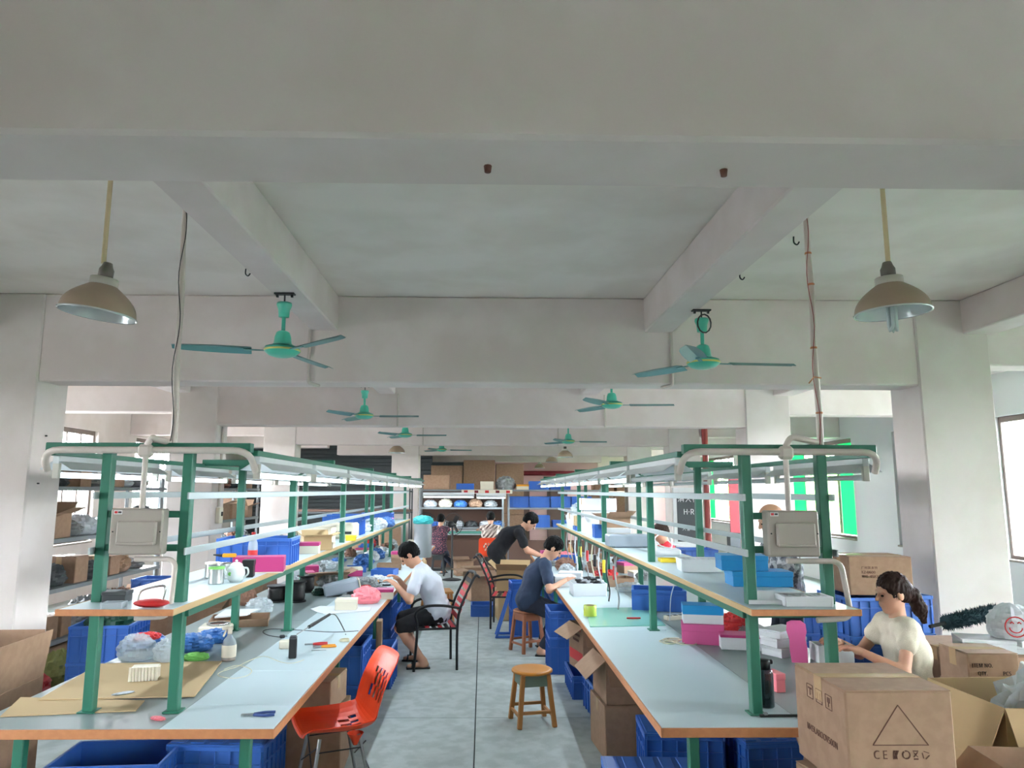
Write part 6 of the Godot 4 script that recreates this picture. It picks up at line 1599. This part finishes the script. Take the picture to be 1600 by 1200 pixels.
# ---------- people ----------
# Meshes a field of smoothly joined tapered capsules and ellipsoids as surface nets.
# prim: [0, a, b, ra, rb, k, sub] capsule, or [1, centre, radii, inverse basis, 0, k, sub] ellipsoid
func nets(mb: MB, prims: Array, cell: float) -> void:
	var lo := Vector3(1e9, 1e9, 1e9)
	var hi := -lo
	for p in prims:
		if p[6]: continue
		if p[0] == 0:
			var r: float = maxf(p[3], p[4])
			var rv := Vector3(r, r, r)
			lo = lo.min(p[1] - rv).min(p[2] - rv); hi = hi.max(p[1] + rv).max(p[2] + rv)
		else:
			var r: float = maxf(p[2].x, maxf(p[2].y, p[2].z))
			lo = lo.min(p[1] - Vector3(r, r, r)); hi = hi.max(p[1] + Vector3(r, r, r))
	lo -= Vector3.ONE * cell * 3.0
	hi += Vector3.ONE * cell * 3.0
	var nx := int((hi.x - lo.x) / cell) + 2
	var ny := int((hi.y - lo.y) / cell) + 2
	var nz := int((hi.z - lo.z) / cell) + 2
	var sy := nx
	var sz := nx * ny
	var f := PackedFloat32Array()
	f.resize(nx * ny * nz)
	f.fill(1.0)
	for p in prims:
		var k: float = p[5]
		var sub: bool = p[6]
		var cap: bool = p[0] == 0
		var a: Vector3 = p[1]
		var b: Vector3 = p[2]
		var plo: Vector3
		var phi: Vector3
		var mg := k + cell * 2.5
		if cap:
			var r: float = maxf(p[3], p[4]) + mg
			plo = a.min(b) - Vector3(r, r, r); phi = a.max(b) + Vector3(r, r, r)
		else:
			var r := maxf(b.x, maxf(b.y, b.z)) + mg
			plo = a - Vector3(r, r, r); phi = a + Vector3(r, r, r)
		var i0 := maxi(0, int((plo.x - lo.x) / cell))
		var i1 := mini(nx - 1, int((phi.x - lo.x) / cell) + 1)
		var j0 := maxi(0, int((plo.y - lo.y) / cell))
		var j1 := mini(ny - 1, int((phi.y - lo.y) / cell) + 1)
		var k0 := maxi(0, int((plo.z - lo.z) / cell))
		var k1 := mini(nz - 1, int((phi.z - lo.z) / cell) + 1)
		var ab := b - a
		var il := 1.0 / maxf(ab.length_squared(), 1e-9)
		var ra := 0.0
		var dr := 0.0
		var bs := Basis()
		var rm := 0.0
		if cap:
			ra = p[3]; dr = p[4] - ra
		else:
			bs = p[3]; rm = minf(b.x, minf(b.y, b.z))
		for kk in range(k0, k1 + 1):
			for jj in range(j0, j1 + 1):
				var row := kk * sz + jj * sy
				var py := lo.y + jj * cell
				var pz := lo.z + kk * cell
				for ii in range(i0, i1 + 1):
					var q := Vector3(lo.x + ii * cell, py, pz)
					var d: float
					if cap:
						var t := clampf((q - a).dot(ab) * il, 0.0, 1.0)
						d = q.distance_to(a + ab * t) - ra - dr * t
					else:
						var e := bs * (q - a)
						var e1 := e / b
						var l1 := e1.length()
						d = (l1 - 1.0) * rm if l1 < 0.2 else l1 * (l1 - 1.0) / maxf((e1 / b).length(), 1e-6)
					var o := f[row + ii]
					if sub:
						d = -d
						var h := maxf(k - absf(o - d), 0.0) / k
						f[row + ii] = maxf(o, d) + h * h * k * 0.25
					elif d < o + k:
						var h := maxf(k - absf(o - d), 0.0) / k
						f[row + ii] = minf(o, d) - h * h * k * 0.25
	var id := PackedInt32Array()
	id.resize(nx * ny * nz)
	id.fill(-1)
	var lim := cell * 2.2
	var offs := [0, 1, sy, sy + 1, sz, sz + 1, sz + sy, sz + sy + 1]
	var edges := [0, 1, 2, 3, 4, 5, 6, 7, 0, 2, 1, 3, 4, 6, 5, 7, 0, 4, 1, 5, 2, 6, 3, 7]
	var g := PackedFloat32Array()
	g.resize(8)
	for kk in nz - 1:
		for jj in ny - 1:
			var row := kk * sz + jj * sy
			for ii in nx - 1:
				var c := row + ii
				if absf(f[c]) > lim: continue
				var neg := 0
				for m in 8:
					g[m] = f[c + offs[m]]
					if g[m] < 0.0: neg += 1
				if neg == 0 or neg == 8: continue
				var acc := Vector3.ZERO
				var cnt := 0
				for e in 12:
					var u: int = edges[e * 2]
					var w: int = edges[e * 2 + 1]
					if (g[u] < 0.0) != (g[w] < 0.0):
						var t := g[u] / (g[u] - g[w])
						var pu := Vector3(u & 1, (u >> 1) & 1, (u >> 2) & 1)
						var pw := Vector3(w & 1, (w >> 1) & 1, (w >> 2) & 1)
						acc += pu.lerp(pw, t); cnt += 1
				acc /= cnt
				id[c] = mb.v.size()
				mb.v.append(lo + (Vector3(ii, jj, kk) + acc) * cell)
				mb.n.append(Vector3(g[1] + g[3] + g[5] + g[7] - g[0] - g[2] - g[4] - g[6], g[2] + g[3] + g[6] + g[7] - g[0] - g[1] - g[4] - g[5], g[4] + g[5] + g[6] + g[7] - g[0] - g[1] - g[2] - g[3]).normalized())
	for kk in range(1, nz - 1):
		for jj in range(1, ny - 1):
			var row := kk * sz + jj * sy
			for ii in range(1, nx - 1):
				var c := row + ii
				var o := f[c]
				if absf(o) > lim: continue
				var ins := o < 0.0
				for ax in 3:
					var st: int = [1, sy, sz][ax]
					if (f[c + st] < 0.0) == ins: continue
					var s1: int = [sy, sz, 1][ax]
					var s2: int = [sz, 1, sy][ax]
					var v0 := id[c]
					var v1 := id[c - s1]
					var v2 := id[c - s1 - s2]
					var v3 := id[c - s2]
					if v0 < 0 or v1 < 0 or v2 < 0 or v3 < 0: continue
					if ins: mb.ix.append_array(PackedInt32Array([v0, v2, v1, v0, v3, v2]))
					else: mb.ix.append_array(PackedInt32Array([v0, v1, v2, v0, v2, v3]))

func ruffle(mb: MB, amp: float, fq: Vector3, sd: int) -> void:
	var nz := FastNoiseLite.new()
	nz.seed = sd; nz.frequency = 1.0; nz.fractal_octaves = 2
	for i in mb.v.size(): mb.v[i] += mb.n[i] * amp * nz.get_noise_3dv(mb.v[i] * fq)
	# normals again from the faces
	var acc := PackedVector3Array()
	acc.resize(mb.v.size())
	for i in range(0, mb.ix.size(), 3):
		var a := mb.ix[i]
		var b := mb.ix[i + 1]
		var c := mb.ix[i + 2]
		var f := (mb.v[c] - mb.v[a]).cross(mb.v[b] - mb.v[a])
		acc[a] += f; acc[b] += f; acc[c] += f
	for i in acc.size(): mb.n[i] = acc[i].normalized() if acc[i].length_squared() > 1e-18 else mb.n[i]

func cap_(a: Vector3, b: Vector3, ra: float, rb: float, k := 0.03) -> Array: return [0, a, b, ra, rb, k, false]
func ell(c: Vector3, r: Vector3, bs: Basis, k := 0.02, sub := false) -> Array: return [1, c, r, bs.transposed(), 0.0, k, sub]

func ik(a: Vector3, w: Vector3, l1: float, l2: float, pole: Vector3) -> Array:
	var d := w - a
	var L := minf(d.length(), (l1 + l2) * 0.995)
	var u := d.normalized()
	var x := (l1 * l1 - l2 * l2 + L * L) / (2.0 * L)
	var h := sqrt(maxf(l1 * l1 - x * x, 0.0))
	var p := (pole - u * pole.dot(u)).normalized()
	return [a + u * x + p * h, a + u * L]

func hand_prims(w: Vector3, dir: Vector3, nrm: Vector3, side: float, curl: float) -> Array:
	# w wrist, dir towards fingers, nrm back of the hand
	var out := []
	var s := dir.cross(nrm).normalized() * side     # towards the thumb
	var kn := w + dir * 0.085
	out.append(cap_(w, w + dir * 0.03, 0.024, 0.026, 0.012))
	for i in 4: out.append(cap_(w + dir * 0.02 + s * (0.018 - i * 0.012), kn + s * (0.03 - i * 0.02), 0.014, 0.0115, 0.01))
	var lens := [0.068, 0.076, 0.07, 0.056]
	for i in 4:
		var p := kn + s * (0.03 - i * 0.02)
		var d := (dir + s * (0.1 - i * 0.07)).normalized()
		for seg in 3:
			var l: float = lens[i] * [0.45, 0.32, 0.25][seg]
			d = (d * cos(curl) - nrm * sin(curl)).normalized()
			var q := p + d * l
			out.append(cap_(p, q, 0.0095 - seg * 0.0008, 0.0088 - seg * 0.0008, 0.004))
			p = q
	var tb := w + dir * 0.025 + s * 0.026
	var t1 := tb + (dir * 0.5 + s * 0.7 - nrm * 0.25).normalized() * 0.036
	var t2 := t1 + (dir * 0.85 + s * 0.15 - nrm * 0.5).normalized() * 0.03
	var t3 := t2 + (dir * 0.9 - s * 0.15 - nrm * 0.4).normalized() * 0.024
	out.append(cap_(tb - s * 0.008, t1, 0.014, 0.0115, 0.01)); out.append(cap_(t1, t2, 0.0115, 0.01, 0.004)); out.append(cap_(t2, t3, 0.01, 0.0085, 0.004))
	return out

func person(sp: Dictionary) -> void:
	var at: Vector3 = sp.at
	var yaw := deg_to_rad(sp.yaw)
	var sc: float = sp.get("scale", 1.0)
	var fw := Vector3(sin(yaw), 0, cos(yaw))
	var rt := fw.cross(Vector3.UP)
	var up := Vector3.UP
	var ln := deg_to_rad(sp.lean)
	var fine: float = sp.get("fine", 1.0)
	var P := up * (sp.hip as float)
	var d1 := up * cos(ln * 0.75) + fw * sin(ln * 0.75)
	var d2 := up * cos(ln * 1.3) + fw * sin(ln * 1.3)
	var C := P + d1 * 0.29 * sc
	var N := C + d2 * 0.22 * sc
	var hp := deg_to_rad(sp.nod)
	var hy := deg_to_rad(sp.get("turn", 0.0))
	var hfw := (fw * cos(hy) + rt * sin(hy)).normalized()
	var hrt := hfw.cross(up)
	var hu := (up * cos(hp) + hfw * sin(hp)).normalized()
	var hf := (hfw * cos(hp) - up * sin(hp)).normalized()
	var H := N + d2 * 0.05 * sc + hu * 0.12 * sc
	var cback := -(d2.cross(rt)).normalized()   # towards the back of the chest
	if cback.dot(fw) > 0.0: cback = -cback
	var sh := []
	var el := []
	var wr := []
	var kn := []
	var an := []
	var hj := []
	for i in 2:
		var s: float = [-1.0, 1.0][i]
		sh.append(N - d2 * 0.045 * sc + rt * s * 0.165 * sc * sp.get("wide", 1.0) - cback * 0.03 * sc)
		var w: Vector3 = sp.hands[i] - at
		var r := ik(sh[i], w, 0.285 * sc, 0.255 * sc, -up * 0.8 + rt * s * 0.55 - fw * 0.25)
		el.append(r[0]); wr.append(r[1])
		hj.append(P + rt * s * 0.09 * sc)
		var ft: Vector3 = sp.feet[i] - at + up * 0.075
		var q := ik(hj[i], ft, 0.42 * sc, 0.41 * sc, fw + up * 0.4)
		kn.append(q[0]); an.append(q[1])
	var wd: float = sp.get("wide", 1.0)
	var torso := func(o: float) -> Array:
		return [cap_(hj[0], hj[1], 0.105 * sc + o, 0.105 * sc + o, 0.06), cap_(P + rt * 0.05 * sc * wd, C + rt * 0.06 * sc * wd, 0.1 * sc * wd + o, 0.105 * sc * wd + o, 0.06), cap_(P - rt * 0.05 * sc * wd, C - rt * 0.06 * sc * wd, 0.1 * sc * wd + o, 0.105 * sc * wd + o, 0.06),
			cap_(C + rt * 0.075 * sc * wd, N - d2 * 0.06 * sc + rt * 0.09 * sc, 0.1 * sc + o, 0.075 * sc + o, 0.06), cap_(C - rt * 0.075 * sc * wd, N - d2 * 0.06 * sc - rt * 0.09 * sc, 0.1 * sc + o, 0.075 * sc + o, 0.06), cap_(sh[0], sh[1], 0.052 * sc + o, 0.052 * sc + o, 0.05)]
	# body
	var body := MB.new()
	var bp: Array = torso.call(-0.012)
	bp.append(cap_(N - d2 * 0.03, H - hu * 0.055 * sc, 0.056 * sc, 0.05 * sc, 0.03))
	for i in 2:
		bp.append(cap_(sh[i], el[i], 0.046 * sc, 0.038 * sc, 0.03)); bp.append(cap_(el[i], wr[i], 0.04 * sc, 0.027 * sc, 0.015))
		bp.append(cap_(hj[i], kn[i], 0.08 * sc, 0.056 * sc, 0.03)); bp.append(cap_(kn[i], kn[i].lerp(an[i], 0.35), 0.052 * sc, 0.054 * sc, 0.02)); bp.append(cap_(kn[i].lerp(an[i], 0.35), an[i], 0.054 * sc, 0.036 * sc, 0.02))
		var fd := (fw + rt * 0.15 * (i * 2 - 1)).normalized()
		bp.append(cap_(an[i] - up * 0.035 - fd * 0.03, an[i] - up * 0.048 + fd * 0.14 * sc, 0.034, 0.024, 0.02))
		bp.append(cap_(an[i], an[i] - up * 0.04, 0.044, 0.042, 0.02))
	nets(body, bp, 0.016 * fine)
	# head
	var hb := Basis(hrt, hu, -hf) if false else Basis(hrt, hu, hrt.cross(hu))
	var hs := sc * 1.1
	var hd := [ell(H + hu * 0.025 * hs - hf * 0.012 * hs, Vector3(0.074, 0.093, 0.093) * hs, hb), ell(H - hu * 0.035 * hs + hf * 0.022 * hs, Vector3(0.06, 0.075, 0.066) * hs, hb, 0.03), cap_(H - hu * 0.095 * hs + hf * 0.058 * hs, H - hu * 0.09 * hs + hf * 0.05 * hs, 0.02 * hs, 0.02 * hs, 0.03), cap_(H - hu * 0.06 * hs - hf * 0.01, N, 0.05 * sc, 0.055 * sc, 0.02)]
	hd.append(cap_(H + hu * 0.012 * hs + hf * 0.082 * hs, H - hu * 0.022 * hs + hf * 0.103 * hs, 0.008 * hs, 0.0125 * hs, 0.012))
	hd.append(cap_(H + hu * 0.022 * hs + hf * 0.076 * hs + hrt * 0.035 * hs, H + hu * 0.022 * hs + hf * 0.076 * hs - hrt * 0.035 * hs, 0.011 * hs, 0.011 * hs, 0.012))
	hd.append(cap_(H - hu * 0.052 * hs + hf * 0.081 * hs + hrt * 0.016 * hs, H - hu * 0.052 * hs + hf * 0.081 * hs - hrt * 0.016 * hs, 0.0085 * hs, 0.0085 * hs, 0.008))
	hd.append(cap_(H - hu * 0.064 * hs + hf * 0.079 * hs + hrt * 0.012 * hs, H - hu * 0.064 * hs + hf * 0.079 * hs - hrt * 0.012 * hs, 0.008 * hs, 0.008 * hs, 0.008))
	for s in [-1, 1]:
		hd.append(ell(H + hrt * s * 0.032 * hs + hu * 0.0 + hf * 0.094 * hs, Vector3(0.016, 0.01, 0.014) * hs, hb, 0.012, true))
		hd.append(ell(H + hrt * s * 0.076 * hs - hu * 0.005 * hs - hf * 0.008 * hs, Vector3(0.01, 0.032, 0.02) * hs, hb, 0.008))
	nets(body, hd, 0.0065 * fine)
	for i in 2:
		var fd: Vector3 = (wr[i] - el[i]).normalized()
		var dr: Vector3 = (fd + (sp.get("reach", fw) as Vector3) * 0.4).normalized()
		var nr: Vector3 = (up - dr * up.dot(dr)).normalized()
		nets(body, hand_prims(wr[i], dr, nr, 1.0 if i == 0 else -1.0, 0.42), 0.0055 * fine)
	var root := thing("person", sp.label, "person", at)
	part(root, "body", body.mesh(), sp.get("skin", M.skin))
	for s in [-1, 1]: part(root, "eye", MB.new().ball(H + hrt * s * 0.031 * hs + hu * 0.0 + hf * 0.082 * hs, Vector3(0.009, 0.007, 0.009) * hs, 10, 6).mesh(), M.eye)
	# clothes
	var shm := MB.new()
	var sp_: Array = torso.call(0.008)
	sp_[0] = cap_(hj[0] + up * 0.015, hj[1] + up * 0.015, 0.122 * sc, 0.122 * sc, 0.06)
	for i in 2:
		var e: Vector3 = sh[i].lerp(el[i], sp.get("sleeve", 0.62))
		sp_.append(cap_(sh[i], e, 0.062 * sc, 0.066 * sc, 0.03))
	if sp.get("collar", true): sp_.append(cap_(N - d2 * 0.035, N + d2 * 0.012, 0.066 * sc, 0.06 * sc, 0.02))
	nets(shm, sp_, 0.014 * fine)
	ruffle(shm, 0.009, Vector3(13, 8, 13), 3)
	part(root, sp.get("top_name", "shirt"), shm.mesh(), sp.shirt)
	var pm := MB.new()
	var pp := [cap_(hj[0] - up * 0.01, hj[1] - up * 0.01, 0.106 * sc, 0.106 * sc, 0.05)]
	for i in 2:
		var kk: Vector3 = kn[i]
		if sp.get("shorts", false): pp.append(cap_(hj[i], hj[i].lerp(kk, 0.92), 0.1 * sc, 0.084 * sc, 0.04))
		else:
			pp.append(cap_(hj[i], kk, 0.098 * sc, 0.072 * sc, 0.04)); pp.append(cap_(kk, kk.lerp(an[i], 0.9), 0.072 * sc, 0.056 * sc, 0.02))
	nets(pm, pp, 0.015 * fine)
	ruffle(pm, 0.006, Vector3(12, 12, 12), 5)
	part(root, "shorts" if sp.get("shorts", false) else "trousers", pm.mesh(), sp.pants)
	# shoes
	for i in 2:
		var fd := (fw + rt * 0.15 * (i * 2 - 1)).normalized()
		var so := MB.new()
		var c: Vector3 = an[i] - up * 0.068 + fd * 0.05
		var x := fd.cross(up)
		so.box(c, Vector3(0.085, 0.018, 0.25), 0.006, Basis(-x, up, fd))
		so.tube([c + fd * 0.06 - x * 0.044 + up * 0.004, c + fd * 0.06 + up * 0.052, c + fd * 0.06 + x * 0.044 + up * 0.004], 0.012, 6)
		part(root, "sandal", so.mesh(), M.black)
	# hair
	if sp.has("hair"):
		var hm := MB.new()
		var hp_ := [ell(H + hu * 0.034 * hs - hf * 0.014 * hs, Vector3(0.083, 0.098, 0.1) * hs, hb), ell(H + hu * 0.005 * hs - hf * 0.04 * hs, Vector3(0.078, 0.085, 0.07) * hs, hb, 0.02)]
		if sp.get("long", false):
			hp_.append(cap_(H - hf * 0.085 * hs + hu * 0.01, H - hf * 0.125 * hs - hu * 0.03, 0.05, 0.042, 0.02))
			hp_.append(cap_(H - hf * 0.125 * hs - hu * 0.03, H - hf * 0.15 * hs - hu * 0.12, 0.044, 0.042, 0.02))
			hp_.append(cap_(H - hf * 0.15 * hs - hu * 0.12, H - hf * 0.16 * hs - hu * 0.2, 0.042, 0.02, 0.02))
		elif sp.get("bun", false): hp_.append(cap_(H - hf * 0.09 * hs + hu * 0.06, H - hf * 0.11 * hs + hu * 0.07, 0.036, 0.03, 0.015))
		hp_.append(ell(H - hu * 0.035 * hs + hf * 0.098 * hs, Vector3(0.088, 0.092, 0.076) * hs, hb, 0.015, true))
		hp_.append(ell(H - hu * 0.115 * hs - hf * 0.01 * hs, Vector3(0.11, 0.07, 0.085) * hs, hb, 0.015, true))
		nets(hm, hp_, 0.0065 * fine)
		ruffle(hm, 0.008, Vector3(60, 22, 60), 9)
		part(root, "hair", hm.mesh(), sp.hair)

func stripes(c0: Color, c1: Color, n: int) -> ImageTexture:
	var im := Image.create(128, 128, false, Image.FORMAT_RGB8)
	for y in 128:
		for x in 128: im.set_pixel(x, y, c0 if ((x + y) * n / 128) % 2 == 0 else c1)
	return ImageTexture.create_from_image(im)

func people() -> void:
	mk("skin", col(206, 156, 128), 0.55)
	M.skin.subsurf_scatter_enabled = true; M.skin.subsurf_scatter_strength = 0.08
	mk("eye", Color(0.05, 0.04, 0.04), 0.2)
	mk("hair_black", Color(0.022, 0.02, 0.02), 0.5)
	mk("hair_brown", col(44, 30, 25), 0.5)
	M.hair_black.metallic_specular = 0.25; M.hair_brown.metallic_specular = 0.25
	mk("shirt_white", Color(0.84, 0.86, 0.9), 0.85)
	mk("shirt_navy", col(44, 58, 82), 0.9)
	mk("shirt_black", col(26, 26, 32), 0.9)
	mk("shirt_red", col(214, 46, 62), 0.85)
	var bl := mk("blouse", col(226, 216, 196), 0.9)
	tri_tex(bl, noise_tex(Color(0.9, 0.89, 0.87), Color(1, 1, 1), 0.12, 2, 41, 256), 6.0, false)
	var sg := mk("shirt_grey", Color(1, 1, 1), 0.9)
	tri_tex(sg, noise_tex(col(70, 74, 84), col(222, 224, 226), 0.016, 3, 51, 256, 0.4, 0.6), 3.0, false)
	var ss := mk("shirt_striped", Color(1, 1, 1), 0.9)
	tri_tex(ss, stripes(col(70, 48, 44), col(226, 214, 200), 8), 2.6, false)
	var sf := mk("shirt_floral", Color(1, 1, 1), 0.9)
	tri_tex(sf, noise_tex(col(34, 32, 50), col(206, 120, 124), 0.035, 3, 61, 256, 0.6, 0.74), 4.0, false)
	mk("jeans", col(38, 44, 58), 0.9)
	mk("shorts_black", col(24, 24, 28), 0.9)
	mk("trousers_grey", col(70, 66, 64), 0.9)
	person({"at": Vector3(-0.47, 0, -8.15), "yaw": -90.0, "hip": 0.545, "lean": 25.0, "nod": 44.0, "scale": 1.03, "hands": [Vector3(-0.93, 0.86, -7.98), Vector3(-0.92, 0.88, -8.22)], "feet": [Vector3(-0.62, 0, -7.98), Vector3(-0.7, 0, -8.3)], "shirt": M.shirt_white, "pants": M.shorts_black, "shorts": true, "hair": M.hair_black, "wide": 1.04, "label": "man in a white polo shirt and black shorts working at the left bench"})
	person({"at": Vector3(0.53, 0, -8.8), "yaw": 90.0, "hip": 0.57, "lean": 24.0, "nod": 42.0, "scale": 1.02, "hands": [Vector3(0.98, 0.83, -8.92), Vector3(0.97, 0.83, -8.62)], "feet": [Vector3(0.72, 0, -9.05), Vector3(0.68, 0, -8.55)], "shirt": M.shirt_navy, "pants": M.jeans, "hair": M.hair_black, "wide": 1.03, "collar": false, "label": "man in a navy T-shirt working on the wooden stool"})
	person({"at": Vector3(0.22, 0, -11.65), "yaw": 84.0, "hip": 0.9, "lean": 48.0, "nod": 48.0, "scale": 1.07, "fine": 1.25, "hands": [Vector3(0.93, 0.84, -11.75), Vector3(0.92, 0.84, -11.5)], "feet": [Vector3(0.24, 0, -11.78), Vector3(0.16, 0, -11.52)], "shirt": M.shirt_black, "pants": M.shorts_black, "hair": M.hair_black, "wide": 1.12, "label": "man in a black polo shirt leaning over the right bench"})
	person({"at": Vector3(2.79, 0, -4.86), "yaw": -90.0, "hip": 0.545, "lean": 8.0, "nod": 8.0, "scale": 0.96, "hands": [Vector3(2.4, 0.85, -4.72), Vector3(2.38, 0.86, -4.98)], "feet": [Vector3(2.55, 0, -4.72), Vector3(2.55, 0, -5.0)], "shirt": M.blouse, "top_name": "blouse", "pants": M.trousers_grey, "hair": M.hair_brown, "long": true, "sleeve": 0.36, "collar": false, "wide": 0.92, "label": "woman in a cream lace blouse with a ponytail at the right bench"})
	person({"at": Vector3(2.6, 0, -6.3), "yaw": -95.0, "hip": 0.92, "lean": 6.0, "nod": 22.0, "scale": 1.03, "hands": [Vector3(2.28, 1.0, -6.12), Vector3(2.2, 0.98, -6.45)], "feet": [Vector3(2.62, 0, -6.15), Vector3(2.6, 0, -6.45)], "shirt": M.shirt_grey, "pants": M.jeans, "wide": 1.1, "label": "bald man in a grey and white shirt standing behind the right breaker box"})
	person({"at": Vector3(2.72, 0, -10.4), "yaw": -90.0, "hip": 0.6, "lean": 14.0, "nod": 25.0, "scale": 1.02, "fine": 1.3, "hands": [Vector3(2.3, 0.86, -10.2), Vector3(2.28, 0.86, -10.5)], "feet": [Vector3(2.5, 0, -10.2), Vector3(2.5, 0, -10.6)], "shirt": M.shirt_red, "pants": M.jeans, "hair": M.hair_brown, "label": "man in a red shirt sitting on the far side of the right bench"})
	person({"at": Vector3(0.18, 0, -16.3), "yaw": 180.0, "hip": 0.56, "lean": 12.0, "nod": 20.0, "scale": 1.04, "fine": 1.5, "hands": [Vector3(0.36, 0.98, -16.85), Vector3(-0.08, 0.98, -16.85)], "feet": [Vector3(0.3, 0, -16.7), Vector3(0.02, 0, -16.7)], "shirt": M.shirt_striped, "pants": M.trousers_grey, "hair": M.hair_black, "bun": true, "wide": 1.1, "label": "woman in a striped top seated on the far orange chair"})
	stool(Vector3(2.72, 0, -10.4), 20, "wooden stool under the man in red", 0.5, 0.17, M.stool_red, M.stool_red, M.stool_red)
	person({"at": Vector3(-0.98, 0, -16.4), "yaw": 160.0, "hip": 0.56, "lean": 12.0, "nod": 15.0, "scale": 0.97, "fine": 1.5, "hands": [Vector3(-0.55, 0.98, -16.95), Vector3(-0.98, 0.98, -16.95)], "feet": [Vector3(-0.6, 0, -16.8), Vector3(-0.9, 0, -16.85)], "shirt": M.shirt_floral, "pants": M.jeans, "hair": M.hair_black, "wide": 1.05, "label": "woman in a dark flowered blouse seated at the far rack"})
	stool(Vector3(-0.98, 0, -16.4), 0, "dark stool under the woman in the flowered blouse", 0.46, 0.16, M.slate, M.slate, M.slate)
